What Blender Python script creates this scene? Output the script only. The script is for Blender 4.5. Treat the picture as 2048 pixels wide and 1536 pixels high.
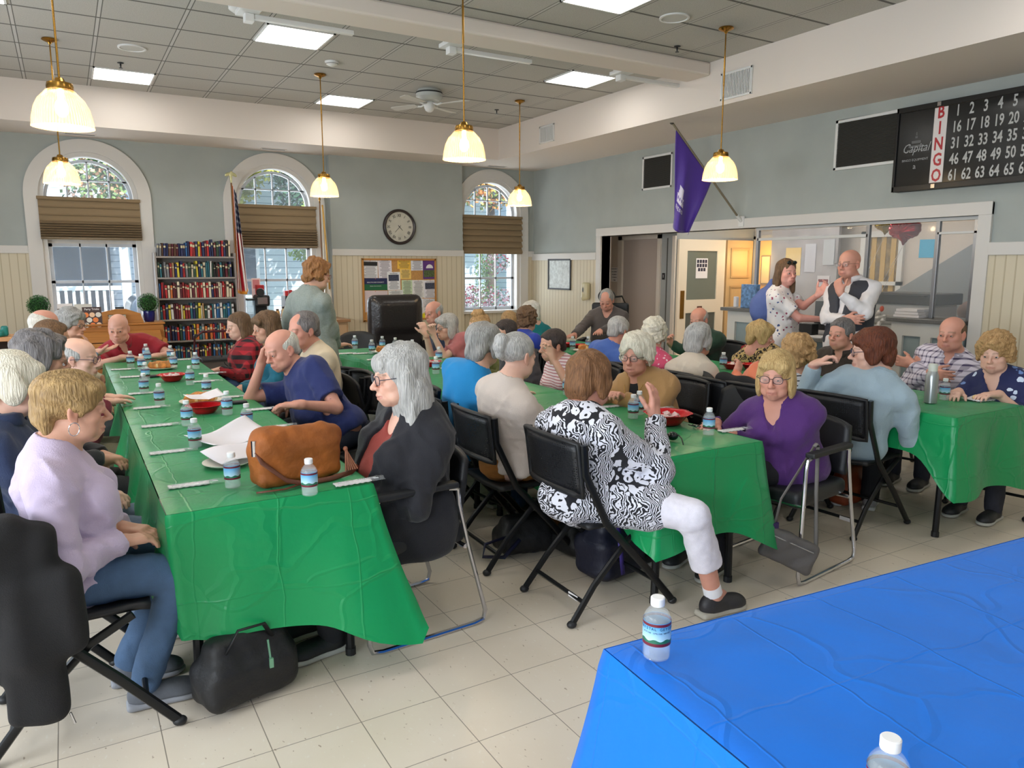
import bpy, math, random
import numpy as np
from mathutils import Vector, Matrix, Euler
for o in list(bpy.data.objects): bpy.data.objects.remove(o)
SC = bpy.context.scene
COL = SC.collection
PI = math.pi
# ---------------- camera ----------------
CAMH = 1.585
YAW, PITCH, FPX = math.radians(30.64), math.radians(-8.968), 1494.9
cd = bpy.data.cameras.new('camera'); cam = bpy.data.objects.new('camera', cd); COL.objects.link(cam)
cd.sensor_width = 36.0; cd.lens = FPX/2048*36.0; cd.clip_start = .05; cd.clip_end = 200
cam.location = (0, 0, CAMH); cam.rotation_euler = (PI/2+PITCH, 0, -YAW)
SC.camera = cam
SC.view_settings.view_transform = 'Standard'; SC.view_settings.look = 'None'
SC.view_settings.gamma = 1.0; SC.view_settings.use_curve_mapping = False
SC.view_settings.exposure = 0.35
# ---------------- world and sun ----------------
W = bpy.data.worlds.new('world'); SC.world = W; W.use_nodes = True
wn = W.node_tree.nodes; wl = W.node_tree.links
bg = wn['Background']; bg.inputs[0].default_value = (.62, .78, 1.0, 1); bg.inputs[1].default_value = 2.6
sd = bpy.data.lights.new('sun', 'SUN'); sd.energy = 6.5; sd.angle = math.radians(.6); sd.color = (1, .95, .86)
sun = bpy.data.objects.new('sun', sd); COL.objects.link(sun); sun.rotation_euler = (math.radians(48), 0, math.radians(18)); sun.location = (0, -5, 12)
def area(name, loc, sx, sy, rot, e, col):
    l = bpy.data.lights.new(name, 'AREA'); l.shape = 'RECTANGLE'; l.size = sx; l.size_y = sy; l.energy = e; l.color = col
    o = bpy.data.objects.new(name, l); o.location = loc; o.rotation_euler = rot; COL.objects.link(o); return o
# daylight entering at the window openings
for wx in (.12, 2.72, 6.22):
    area('window_daylight', (wx, 11.5, 1.75), 1.0, 2.2, (math.radians(-90), 0, 0), 38, (.86, .93, 1))
for wy in (-1.2, 1.6, 4.4, 7.2):
    area('window_daylight', (-3.05, wy, 1.7), 1.1, 1.9, (0, math.radians(-90), 0), 95 if wy < 3 else 42, (.88, .94, 1))
for px, py in ((-1.2, -1.0), (1.2, -1.0), (3.7, -1.0), (-1.2, 1.5), (1.1, 1.8), (3.7, 1.3), (1.2, 4.2)):
    pass
# ---------------- helpers ----------------
def ray(x, y):
    d = Vector(((x-1024)/FPX, -(y-768)/FPX, -1)); return cam.rotation_euler.to_matrix() @ d
def onz(x, y, z): d = ray(x, y); t = (z-CAMH)/d.z; return Vector((d.x*t, d.y*t, z))
def ony(x, y, Y): d = ray(x, y); t = Y/d.y; return Vector((d.x*t, Y, CAMH+d.z*t))
def onx(x, y, X): d = ray(x, y); t = X/d.x; return Vector((X, d.y*t, CAMH+d.z*t))
def lin(c): c /= 255.0; return c/12.92 if c <= .04045 else ((c+.055)/1.055)**2.4
def rgb(*c): return (lin(c[0]), lin(c[1]), lin(c[2]), 1)
MATS = {}
def mat(name, col=(200, 200, 200), rough=.6, metal=0, emit=None, es=1, trans=0, noise=0, nscale=20, bump=0, bscale=60, spec=None, sheen=0, alpha=None, ior=None, sss=0):
    if name in MATS: return MATS[name]
    m = bpy.data.materials.new(name); m.use_nodes = True; nt = m.node_tree; b = nt.nodes['Principled BSDF']; MATS[name] = m
    b.inputs['Base Color'].default_value = rgb(*col); b.inputs['Roughness'].default_value = rough; b.inputs['Metallic'].default_value = metal
    m.diffuse_color = rgb(*col)
    if spec is not None: b.inputs['Specular IOR Level'].default_value = spec
    if trans: b.inputs['Transmission Weight'].default_value = trans
    if ior: b.inputs['IOR'].default_value = ior
    if sheen: b.inputs['Sheen Weight'].default_value = sheen
    if alpha is not None: b.inputs['Alpha'].default_value = alpha
    if sss: b.inputs['Subsurface Weight'].default_value = sss; b.inputs['Subsurface Radius'].default_value = (.02, .008, .004)
    if emit: b.inputs['Emission Color'].default_value = rgb(*emit); b.inputs['Emission Strength'].default_value = es
    if noise or bump:
        tc = nt.nodes.new('ShaderNodeTexCoord')
        if noise:
            n = nt.nodes.new('ShaderNodeTexNoise'); n.inputs['Scale'].default_value = nscale; n.inputs['Detail'].default_value = 5
            nt.links.new(tc.outputs['Object'], n.inputs['Vector'])
            mx = nt.nodes.new('ShaderNodeMix'); mx.data_type = 'RGBA'
            c1 = rgb(*[max(0, v*(1-noise)) for v in col]); c2 = rgb(*[min(255, v*(1+noise)) for v in col])
            mx.inputs[6].default_value = c1; mx.inputs[7].default_value = c2
            cr = nt.nodes.new('ShaderNodeMapRange'); cr.inputs[1].default_value = .3; cr.inputs[2].default_value = .7
            nt.links.new(n.outputs[0], cr.inputs[0]); nt.links.new(cr.outputs[0], mx.inputs[0]); nt.links.new(mx.outputs[2], b.inputs['Base Color'])
        if bump:
            n2 = nt.nodes.new('ShaderNodeTexNoise'); n2.inputs['Scale'].default_value = bscale; n2.inputs['Detail'].default_value = 4
            nt.links.new(tc.outputs['Object'], n2.inputs['Vector'])
            bp = nt.nodes.new('ShaderNodeBump'); bp.inputs['Strength'].default_value = bump; bp.inputs['Distance'].default_value = .01
            nt.links.new(n2.outputs[0], bp.inputs['Height']); nt.links.new(bp.outputs[0], b.inputs['Normal'])
    return m
class NB:
    """node building shorthand"""
    def __init__(s, m): s.nt = m.node_tree; s.b = s.nt.nodes.get('Principled BSDF')
    def n(s, t, **k):
        x = s.nt.nodes.new('ShaderNode'+t)
        for a, v in k.items():
            if a.startswith('i'):
                key = a[1:]; key = int(key) if key.isdigit() else key
                if hasattr(v, 'is_output') or isinstance(v, bpy.types.NodeSocket): s.nt.links.new(v, x.inputs[key])
                else: x.inputs[key].default_value = v
            else: setattr(x, a, v)
        return x
    def math(s, op, a, b=0, c=0):
        x = s.n('Math', operation=op)
        for i, v in enumerate((a, b, c)):
            if isinstance(v, bpy.types.NodeSocket): s.nt.links.new(v, x.inputs[i])
            else: x.inputs[i].default_value = v
        return x.outputs[0]
    def mix(s, f, a, b):
        x = s.n('Mix', data_type='RGBA')
        for i, v in ((0, f), (6, a), (7, b)):
            if isinstance(v, bpy.types.NodeSocket): s.nt.links.new(v, x.inputs[i])
            else: x.inputs[i].default_value = v
        return x.outputs[2]
    def set(s, key, v):
        if isinstance(v, bpy.types.NodeSocket): s.nt.links.new(v, s.b.inputs[key])
        else: s.b.inputs[key].default_value = v
    def obj(s): return s.n('TexCoord').outputs['Object']
    def geo(s): return s.n('NewGeometry').outputs['Position']
    def sep(s, v): x = s.n('SeparateXYZ'); s.nt.links.new(v, x.inputs[0]); return x.outputs
    def noise(s, v, sc, det=3): x = s.n('TexNoise'); s.nt.links.new(v, x.inputs['Vector']); x.inputs['Scale'].default_value = sc; x.inputs['Detail'].default_value = det; return x.outputs[0]
    def bump(s, h, st=.3, dist=.01):
        x = s.n('Bump'); x.inputs['Strength'].default_value = st; x.inputs['Distance'].default_value = dist; s.nt.links.new(h, x.inputs['Height']); s.nt.links.new(x.outputs[0], s.b.inputs['Normal'])
    def scale(s, v, sc):
        x = s.n('Mapping'); s.nt.links.new(v, x.inputs[0]); x.inputs['Scale'].default_value = sc; return x.outputs[0]
class MB:
    def __init__(s): s.v = []; s.f = []; s.mi = []; s.cur = 0
    def add(s, vs, fs):
        o = len(s.v); s.v += [tuple(v) for v in vs]; s.f += [tuple(i+o for i in f) for f in fs]; s.mi += [s.cur]*len(fs); return s
    def box(s, x0, y0, z0, x1, y1, z1, M=None):
        vs = [Vector(p) for p in ((x0,y0,z0),(x1,y0,z0),(x1,y1,z0),(x0,y1,z0),(x0,y0,z1),(x1,y0,z1),(x1,y1,z1),(x0,y1,z1))]
        if M: vs = [M@v for v in vs]
        return s.add(vs, [(3,2,1,0),(4,5,6,7),(0,1,5,4),(1,2,6,5),(2,3,7,6),(3,0,4,7)])
    def tube(s, pts, r, n=8, caps=True, closed=False, flat=None):
        pts = [Vector(p) for p in pts]; m = len(pts); rs = r if isinstance(r, (list, tuple)) else [r]*m
        vs = []; up = None
        for i, p in enumerate(pts):
            a = pts[i-1] if (i or closed) else p; b = pts[(i+1) % m] if (i < m-1 or closed) else p
            t = (b-a); t = t.normalized() if t.length > 1e-9 else Vector((0,0,1))
            if up is None: up = Vector((0,0,1)) if abs(t.z) < .9 else Vector((0,1,0))
            x = t.cross(up); x = x.normalized() if x.length > 1e-6 else t.orthogonal().normalized()
            y = x.cross(t).normalized(); up = y
            for k in range(n):
                a_ = 2*PI*k/n; vs.append(p + x*math.cos(a_)*rs[i] + y*math.sin(a_)*rs[i]*(flat or 1))
        fs = []
        for i in range(m if closed else m-1):
            for k in range(n):
                a0 = i*n+k; a1 = i*n+(k+1) % n; j = ((i+1) % m)*n
                fs.append((a0, a1, j+(k+1) % n, j+k))
        if caps and not closed: fs += [tuple(range(n))[::-1], tuple((m-1)*n+k for k in range(n))]
        return s.add(vs, fs)
    def lathe(s, prof, n=24, c=(0,0,0), M=None, cap=True):
        vs = []; fs = []; m = len(prof)
        for r, z in prof:
            for k in range(n):
                a = 2*PI*k/n; v = Vector((c[0]+r*math.cos(a), c[1]+r*math.sin(a), c[2]+z)); vs.append(M@v if M else v)
        for i in range(m-1):
            for k in range(n): fs.append((i*n+k, i*n+(k+1) % n, (i+1)*n+(k+1) % n, (i+1)*n+k))
        if cap:
            if prof[0][0] > 1e-5: fs.append(tuple(range(n))[::-1])
            if prof[-1][0] > 1e-5: fs.append(tuple((m-1)*n+k for k in range(n)))
        return s.add(vs, fs)
    def prism(s, pts, h0, h1, axis='z', M=None):
        n = len(pts)
        def P(p, h): return {'z': (p[0], p[1], h), 'y': (p[0], h, p[1]), 'x': (h, p[0], p[1])}[axis]
        vs = [Vector(P(p, h0)) for p in pts]+[Vector(P(p, h1)) for p in pts]
        if M: vs = [M@v for v in vs]
        return s.add(vs, [tuple(range(n))[::-1], tuple(range(n, 2*n))]+[(i, (i+1) % n, n+(i+1) % n, n+i) for i in range(n)])
    def grid(s, fn, nu, nv):
        vs = [fn(i/nu, j/nv) for i in range(nu+1) for j in range(nv+1)]
        return s.add(vs, [(i*(nv+1)+j, (i+1)*(nv+1)+j, (i+1)*(nv+1)+j+1, i*(nv+1)+j+1) for i in range(nu) for j in range(nv)])
    def sphere(s, c, r, nu=16, nv=10, M=None):
        r = r if isinstance(r, (tuple, list)) else (r, r, r); vs = []; fs = []
        for j in range(nv+1):
            th = PI*j/nv
            for i in range(nu):
                ph = 2*PI*i/nu; v = Vector((r[0]*math.sin(th)*math.cos(ph), r[1]*math.sin(th)*math.sin(ph), r[2]*math.cos(th)))
                if M: v = M@v
                vs.append(Vector(c)+v)
        for j in range(nv):
            for i in range(nu): fs.append((j*nu+i, (j+1)*nu+i, (j+1)*nu+(i+1) % nu, j*nu+(i+1) % nu))
        return s.add(vs, fs)
    def build(s, name, m, parent=None, loc=None, smooth=False, bevel=0, sub=0, solid=0, local=False):
        """verts are world coordinates unless local; origin goes to loc"""
        me = bpy.data.meshes.new(name)
        pw = wloc(parent); off = Vector(loc) if loc is not None else pw
        me.from_pydata([tuple(Vector(v)-off) for v in s.v], [], s.f)
        for mm in (m if isinstance(m, (list, tuple)) else [m]): me.materials.append(mm)
        if any(s.mi): me.polygons.foreach_set('material_index', s.mi)
        fix(me, smooth)
        o = bpy.data.objects.new(name, me); COL.objects.link(o)
        o.location = off-pw
        if parent: o.parent = parent
        if bevel: b = o.modifiers.new('bevel', 'BEVEL'); b.width = bevel; b.segments = 2; b.limit_method = 'ANGLE'; b.angle_limit = .6
        if solid: b = o.modifiers.new('solid', 'SOLIDIFY'); b.thickness = solid; b.offset = 0
        if sub: b = o.modifiers.new('sub', 'SUBSURF'); b.levels = b.render_levels = sub
        return o
def wloc(o):
    v = Vector((0,0,0))
    while o is not None: v += o.location; o = o.parent
    return v
def fix(me, smooth):
    import bmesh
    bm = bmesh.new(); bm.from_mesh(me); bmesh.ops.remove_doubles(bm, verts=bm.verts, dist=1e-6)
    bmesh.ops.recalc_face_normals(bm, faces=bm.faces); bm.to_mesh(me); bm.free()
    if smooth: me.shade_smooth() if smooth is True else me.set_sharp_from_angle(angle=smooth)
def tag(o, label=None, cat=None, group=None, kind=None):
    if label: o['label'] = label
    if cat: o['category'] = cat
    if group: o['group'] = group
    if kind: o['kind'] = kind
    return o
def empty(name, loc=(0,0,0), rz=0, label=None, cat=None, group=None):
    o = bpy.data.objects.new(name, None); COL.objects.link(o); o.location = loc; o.rotation_euler = (0,0,rz); o.empty_display_size = .1
    return tag(o, label, cat, group)
KIDS = {}
def copy_tree(o, parent=None):
    c = o.copy(); COL.objects.link(c)
    if parent: c.parent = parent
    for ch in [q for q in list(o.children)]: copy_tree(ch, c)
    return c
def Rz(a): return Matrix.Rotation(a, 4, 'Z')
def T(*p): return Matrix.Translation(Vector(p))
FONT = None
def text(name, body, size, m, M, parent=None, extrude=.0004, align='CENTER', sx=1, shear=0, spacing=1, bold=0):
    """text in its own plane (local x right, local y up), placed by matrix M; turned into a mesh"""
    c = bpy.data.curves.new(name, 'FONT'); c.body = body; c.size = size; c.extrude = extrude; c.align_x = align; c.align_y = 'CENTER'; c.shear = shear; c.space_character = spacing; c.offset = bold; c.resolution_u = 2
    o = bpy.data.objects.new(name, c); COL.objects.link(o)
    dg = bpy.context.evaluated_depsgraph_get(); me = bpy.data.meshes.new_from_object(o.evaluated_get(dg)); bpy.data.objects.remove(o)
    q = bpy.data.objects.new(name, me); COL.objects.link(q); me.materials.clear(); me.materials.append(m)
    me.transform(Matrix.Diagonal((sx, 1, 1, 1))); q.matrix_world = M
    if parent: q.parent = parent; q.matrix_parent_inverse = parent.matrix_world.inverted() if False else Matrix.Identity(4)
    return q
def frame(o, x, y):
    """matrix with local x along x, local y along y"""
    x = Vector(x).normalized(); y = Vector(y).normalized(); z = x.cross(y)
    M = Matrix((x, y, z)).transposed().to_4x4(); M.translation = Vector(o); return M
# ---------------- signed distance bodies, meshed with sparse surface nets ----------------
def vec(*a): return np.array(a, float)
class SDF:
    def __init__(s): s.ops = []; s.disp = None; s.dmax = 0; s.lo = np.full(3, 1e9); s.hi = np.full(3, -1e9)
    def _b(s, p, r): s.lo = np.minimum(s.lo, np.asarray(p)-r); s.hi = np.maximum(s.hi, np.asarray(p)+r)
    def cap(s, a, b, ra, rb=None, k=.02, mode='u'):
        a = np.array(a, float); b = np.array(b, float); rb = ra if rb is None else rb
        if mode == 'u': s._b(a, ra); s._b(b, rb)
        ba = b-a; L = max(ba@ba, 1e-12)
        def f(P):
            q = P-a; h = np.clip((q@ba)/L, 0, 1); return np.sqrt(((q-h[:, None]*ba)**2).sum(1))-(ra+(rb-ra)*h)
        s.ops.append((f, k, mode)); return s
    def ell(s, c, r, R=None, k=.02, mode='u'):
        c = np.array(c, float); r = np.array(r, float); R = np.eye(3) if R is None else np.array(R, float)
        if mode == 'u': s._b(c, r.max())
        def f(P):
            q = (P-c)@R; k0 = np.sqrt(((q/r)**2).sum(1)); k1 = np.sqrt(((q/(r*r))**2).sum(1))+1e-9; return k0*(k0-1)/k1
        s.ops.append((f, k, mode)); return s
    def box(s, c, h, R=None, rad=.01, k=.02, mode='u'):
        c = np.array(c, float); h = np.array(h, float)-rad; R = np.eye(3) if R is None else np.array(R, float)
        if mode == 'u': s._b(c, np.linalg.norm(h)+rad)
        def f(P):
            q = np.abs((P-c)@R)-h; return np.sqrt((np.maximum(q, 0)**2).sum(1))+np.minimum(q.max(1), 0)-rad
        s.ops.append((f, k, mode)); return s
    def chain(s, pts, rs, k=.02, mode='u'):
        for i in range(len(pts)-1): s.cap(pts[i], pts[i+1], rs[i], rs[i+1], k if i == 0 else min(k, .01), mode)
        return s
    def half(s, p, n, k=.005, mode='s'):
        """remove the side n points to"""
        p = np.array(p, float); n = np.array(n, float); n = n/np.linalg.norm(n)
        s.ops.append((lambda P: -((P-p)@n), k, mode)); return s
    def ev(s, P, idx=None, n=None, Rb=0, Cs=None):
        # P: (blocks, pts, 3)
        B, N, _ = P.shape; D = np.full((B, N), 1.0)
        for f, k, mode in s.ops:
            if Cs is not None:
                dc = f(Cs); m = np.nonzero(dc < 2.4*Rb+k+s.dmax)[0]
                if len(m) == 0: continue
            else: m = np.arange(B)
            d2 = f(P[m].reshape(-1, 3)).reshape(len(m), N); d1 = D[m]
            if mode == 'u':
                h = np.maximum(k-np.abs(d1-d2), 0)/k; D[m] = np.minimum(d1, d2)-h*h*k*.25
            elif mode == 's':
                d2 = -d2; h = np.maximum(k-np.abs(d1-d2), 0)/k; D[m] = np.maximum(d1, d2)+h*h*k*.25
            else:
                h = np.maximum(k-np.abs(d1-d2), 0)/k; D[m] = np.maximum(d1, d2)+h*h*k*.25
        if s.disp is not None: D = D+s.disp(P.reshape(-1, 3)).reshape(B, N)
        return D
    def mesh(s, res):
        n = 8; bs = n*res; lo = s.lo-bs*.5-s.dmax; dim = np.ceil((s.hi+s.dmax-lo)/bs).astype(int)+1
        I = np.stack(np.meshgrid(*[np.arange(d) for d in dim], indexing='ij'), -1).reshape(-1, 3)
        C = lo+(I+.5)*bs; Rb = bs*math.sqrt(3)/2
        D = s.ev(C[None, :, :])[0] if len(C) < 400000 else np.concatenate([s.ev(c[None])[0] for c in np.array_split(C, 8)])
        act = np.abs(D) < Rb*1.35+s.dmax; I = I[act]; C = C[act]
        g = np.stack(np.meshgrid(*[np.arange(n+1)]*3, indexing='ij'), -1).reshape(-1, 3)
        S = []; cells = []; V = []
        for ch in range(0, len(I), 400):
            Ib = I[ch:ch+400]; base = Ib*n
            P = lo+(base[:, None, :]+g[None])*res
            d = s.ev(P, Cs=C[ch:ch+400], Rb=Rb).reshape(len(Ib), n+1, n+1, n+1)
            cor = [d[:, i:n+i, j:n+j, k:n+k] for i in (0, 1) for j in (0, 1) for k in (0, 1)]
            neg = sum((c < 0).astype(np.int8) for c in cor); m = (neg > 0) & (neg < 8)
            b, x, y, z = np.nonzero(m)
            if len(b) == 0: continue
            c8 = np.stack([c[m] for c in cor], 1); acc = np.zeros((len(b), 3)); cnt = np.zeros(len(b))
            co = [(i, j, k) for i in (0, 1) for j in (0, 1) for k in (0, 1)]
            for u in range(8):
                for w in range(u+1, 8):
                    if sum(abs(co[u][q]-co[w][q]) for q in range(3)) != 1: continue
                    a, e = c8[:, u], c8[:, w]; cr = (a < 0) != (e < 0); t = np.where(cr, a/np.where(cr, a-e, 1), 0)
                    acc += cr[:, None]*(np.array(co[u])+t[:, None]*(np.array(co[w])-np.array(co[u]))); cnt += cr
            cell = base[b]+np.stack([x, y, z], 1); V.append(lo+(cell+acc/cnt[:, None])*res); cells.append(cell)
            S.append(c8[:, [0, 4, 2, 1]] < 0)
        V = np.concatenate(V); cells = np.concatenate(cells); S = np.concatenate(S)
        dd = dim*n+2; key = lambda c: (c[:, 0]*dd[1]+c[:, 1])*dd[2]+c[:, 2]
        K = key(cells+1); od = np.argsort(K); Ks = K[od]
        def look(c):
            q = key(c+1); p = np.searchsorted(Ks, q); p = np.minimum(p, len(Ks)-1); return np.where(Ks[p] == q, od[p], -1)
        F = []
        for ax in range(3):
            o1, o2 = (ax+1) % 3, (ax+2) % 3; e1 = np.zeros(3, int); e1[o1] = 1; e2 = np.zeros(3, int); e2[o2] = 1
            cr = S[:, 0] != S[:, 1+ax]; c = cells[cr]; a = np.nonzero(cr)[0]
            q = np.stack([a, look(c-e1), look(c-e1-e2), look(c-e2)], 1); ok = (q >= 0).all(1); q = q[ok]; fl = S[cr][ok][:, 0]
            q[fl] = q[fl]; q[~fl] = q[~fl][:, ::-1]; F.append(q)
        return V, np.concatenate(F)
    def build(s, name, m, res, parent=None, loc=None, attr=None, smooth_it=1):
        V, F = s.mesh(res); pw = wloc(parent); loc = Vector(loc) if loc is not None else pw
        if smooth_it:
            E = np.concatenate([F[:, [0, 1]], F[:, [1, 2]], F[:, [2, 3]], F[:, [3, 0]]]); nv = len(V)
            for _ in range(smooth_it):
                acc = np.stack([np.bincount(E[:, 0], V[E[:, 1], q], nv)+np.bincount(E[:, 1], V[E[:, 0], q], nv) for q in range(3)], 1)
                cn = np.bincount(E[:, 0], minlength=nv)+np.bincount(E[:, 1], minlength=nv); V = np.where(cn[:, None] > 0, V*.5+.5*acc/np.maximum(cn, 1)[:, None], V)
        raw = V
        V = V-np.array(loc)
        me = bpy.data.meshes.new(name); me.vertices.add(len(V)); me.vertices.foreach_set('co', V.astype(np.float32).ravel())
        me.loops.add(len(F)*4); me.loops.foreach_set('vertex_index', F.astype(np.int32).ravel())
        me.polygons.add(len(F)); me.polygons.foreach_set('loop_start', np.arange(0, len(F)*4, 4, dtype=np.int32))
        me.polygons.foreach_set('use_smooth', np.ones(len(F), bool)); me.update(calc_edges=True); me.validate()
        me.materials.append(m)
        if attr is not None:
            a = me.color_attributes.new('tint', 'FLOAT_COLOR', 'POINT'); c = attr(raw); a.data.foreach_set('color', c.astype(np.float32).ravel())
        o = bpy.data.objects.new(name, me); COL.objects.link(o); o.location = loc-pw
        if parent: o.parent = parent
        return o
def fbm(P, sc, seed=0):
    """cheap smooth pseudo noise in about -1..1"""
    P = P*sc; r = np.random.RandomState(seed); o = 0
    for i in range(4):
        d = r.normal(size=(3, 3)); o = o+np.sin(P@d[0]+2*np.sin(P@d[1]*.8+r.rand()*6)+r.rand()*6)*.35
    return o
# ---------------- room shell ----------------
XL, XR, YB, YW, ZC, ZS = -3.1, 7.03, -3.2, 11.15, 3.63, 3.18
SX, SY = 5.82, 10.23
M_wall = mat('wall_paint', (161, 167, 163), .75, noise=.02, nscale=3, bump=.05, bscale=300)
M_cream = mat('soffit_paint', (215, 205, 196), .8, bump=.04, bscale=250)
M_trim = mat('white_trim', (206, 203, 198), .5)
M_bead = mat('beadboard', (205, 193, 165), .6)
q = NB(M_bead); P = q.geo(); sx, sy, sz = q.sep(P)[:3]
t = q.math('ADD', sx, sy); w = q.math('FRACT', q.math('MULTIPLY', t, 11.5)); g = q.math('LESS_THAN', q.math('ABSOLUTE', q.math('SUBTRACT', w, .5)), .07)
q.bump(q.math('SUBTRACT', 1, g), .8, .006); q.set('Base Color', q.mix(g, rgb(204, 194, 170), rgb(182, 170, 144)))
M_floor = mat('floor_tile', (196, 187, 170), .28)
q = NB(M_floor); P = q.geo(); sx, sy, sz = q.sep(P)[:3]
fx = q.math('FRACT', q.math('DIVIDE', q.math('SUBTRACT', sx, .162), .3056)); fy = q.math('FRACT', q.math('DIVIDE', q.math('SUBTRACT', sy, .206), .3056))
ex = q.math('MINIMUM', fx, q.math('SUBTRACT', 1, fx)); ey = q.math('MINIMUM', fy, q.math('SUBTRACT', 1, fy))
line = q.math('LESS_THAN', q.math('MINIMUM', ex, ey), .0055)
fleck = q.n('TexNoise', iVector=q.scale(P, (60, 30, 30)), iScale=1.0, iDetail=2).outputs[0]
big = q.noise(P, 2.2, 4); fk = q.n('MapRange', i0=fleck, i1=.70, i2=.74, i3=0, i4=.75).outputs[0]; fk2 = q.n('MapRange', i0=fleck, i1=.34, i2=.30, i3=0, i4=.4).outputs[0]
cell = q.n('TexWhiteNoise', iVector=q.n('CombineXYZ', i0=q.math('FLOOR', q.math('DIVIDE', q.math('SUBTRACT', sx, .162), .3056)), i1=q.math('FLOOR', q.math('DIVIDE', q.math('SUBTRACT', sy, .206), .3056))).outputs[0]).outputs[0]
c = q.mix(q.math('MULTIPLY', cell, .5), rgb(218, 205, 186), rgb(208, 195, 176)); c = q.mix(q.n('MapRange', i0=big, i1=.4, i2=.6, i3=0, i4=.5).outputs[0], c, rgb(222, 211, 195))
c = q.mix(fk, c, rgb(140, 118, 96)); c = q.mix(fk2, c, rgb(226, 220, 208)); c = q.mix(q.math('MULTIPLY', line, .75), c, rgb(92, 82, 70)); q.set('Base Color', c)
q.bump(q.math('SUBTRACT', 1, line), .4, .002); q.set('Roughness', q.math('MULTIPLY_ADD', big, .2, .26))
M_ceil = mat('ceiling_tile', (176, 174, 168), .9)
q = NB(M_ceil); P = q.geo(); sx, sy, sz = q.sep(P)[:3]
fx = q.math('FRACT', q.math('DIVIDE', q.math('SUBTRACT', sx, .41-.62*8), .62)); fy = q.math('FRACT', q.math('DIVIDE', q.math('SUBTRACT', sy, 6.86-.595*20), .595))
ex = q.math('MINIMUM', fx, q.math('SUBTRACT', 1, fx)); ey = q.math('MINIMUM', fy, q.math('SUBTRACT', 1, fy)); grid = q.math('LESS_THAN', ex, .020); grid_shade = q.math('MAXIMUM', q.math('SUBTRACT', q.math('LESS_THAN', ex, .032), grid), q.math('LESS_THAN', ey, .024))  # dark lines along the grid put its shadow gaps into the colour
c = q.mix(q.n('MapRange', i0=q.noise(P, 130, 3), i1=.35, i2=.65, i3=0, i4=1).outputs[0], rgb(168, 166, 160), rgb(184, 182, 176)); c = q.mix(grid, c, rgb(188, 186, 182)); c = q.mix(grid_shade, c, rgb(96, 94, 90)); q.set('Base Color', c)
q.bump(q.math('ADD', q.math('MULTIPLY', grid, 3), q.noise(P, 260, 2)), .25, .003)
def st(o): o['kind'] = 'structure'; return o
def sbox(name, m, *a, bevel=0, parent=None):
    b = MB().box(*a); o = b.build(name, m, parent, bevel=bevel); return st(o) if parent is None else o
sbox('floor', M_floor, XL, YB, -.12, 12.2, YW+.2, 0)
# window openings are arched holes cut through the back wall
WIN = [(.35, .57), (2.67, .57), (6.20, .57)]
def wall_with_arches(name, m, x0, x1, y0, y1, z0, z1, wins, zb, zsp, r):
    """solid wall slab with arched openings, built column by column"""
    b = MB(); xs = x0
    def slab(a, c, lo, hi): b.box(a, y0, lo, c, y1, hi)
    cuts = [w for w in wins if x0 < w < x1]
    for wc in cuts:
        slab(xs, wc-r, z0, z1); slab(wc-r, wc+r, z0, zb)
        n = 24; pts = [(wc-r*math.cos(PI*k/n), zsp+r*math.sin(PI*k/n)) for k in range(n+1)]
        b.prism([(wc-r, z1)]+pts[:n//2+1]+[(wc, z1)], y0, y1, 'y'); b.prism([(wc, z1)]+pts[n//2:]+[(wc+r, z1)], y0, y1, 'y')
        xs = wc+r
    slab(xs, x1, z0, z1); return st(b.build(name, m))
wall_with_arches('wall_back', M_wall, XL-.1, 7.2, YW, YW+.22, 0, ZC+.2, [.35, 2.67, 6.20], .84, 2.45, .56)
sbox('wall_back_pier', M_wall, 3.43, YW-.13, 0, 5.60, YW-.001, ZS)
# wainscot panels, rails and baseboards on the back wall
n = 1
for a, b_, y in ((XL, -.36, YW), (1.06, 1.96, YW), (3.43, 5.60, YW-.13), (6.91, XR, YW)):
    sbox('wainscot_back', M_bead, a, y-.016, .12, b_, y-.002, 1.74); sbox('trim_%d' % n, M_trim, a, y-.035, 1.74, b_, y-.001, 1.835, bevel=.004); n += 1
    sbox('baseboard_back', M_trim, a, y-.03, 0, b_, y-.002, .12)
for c_ in (.35, 2.67, 6.2): sbox('wainscot_back', M_bead, c_-.70, YW-.012, .12, c_+.70 if c_ < 6 else 6.9, YW-.002, .80)
# right wall with the wide opening to the reception
OY0, OY1, OZ = 3.72, 9.20, 2.03
sbox('wall_right', M_wall, XR, YB, 0, XR+.16, OY0, ZC+.2); sbox('wall_right', M_wall, XR, OY1, 0, XR+.16, YW+.2, ZC+.2); sbox('wall_right', M_wall, XR, OY0, OZ, XR+.16, OY1, ZC+.2)
for a, b_ in ((YB, OY0-.11), (OY1+.11, YW)):
    sbox('wainscot_right', M_bead, XR-.014, a, .12, XR-.002, b_, 1.68); sbox('trim_%d' % n, M_trim, XR-.035, a, 1.68, XR-.001, b_, 1.79, bevel=.004); n += 1
    sbox('baseboard_right', M_trim, XR-.03, a, 0, XR-.002, b_, .12)
b = MB(); b.box(XR-.03, OY0-.115, 0, XR+.17, OY0, OZ+.11); b.box(XR-.03, OY1, 0, XR+.17, OY1+.11, OZ+.11); b.box(XR-.035, OY0-.115, OZ, XR+.17, OY1+.11, OZ+.115)
st(b.build('trim_%d' % n, M_trim, bevel=.004)); n += 1
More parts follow.
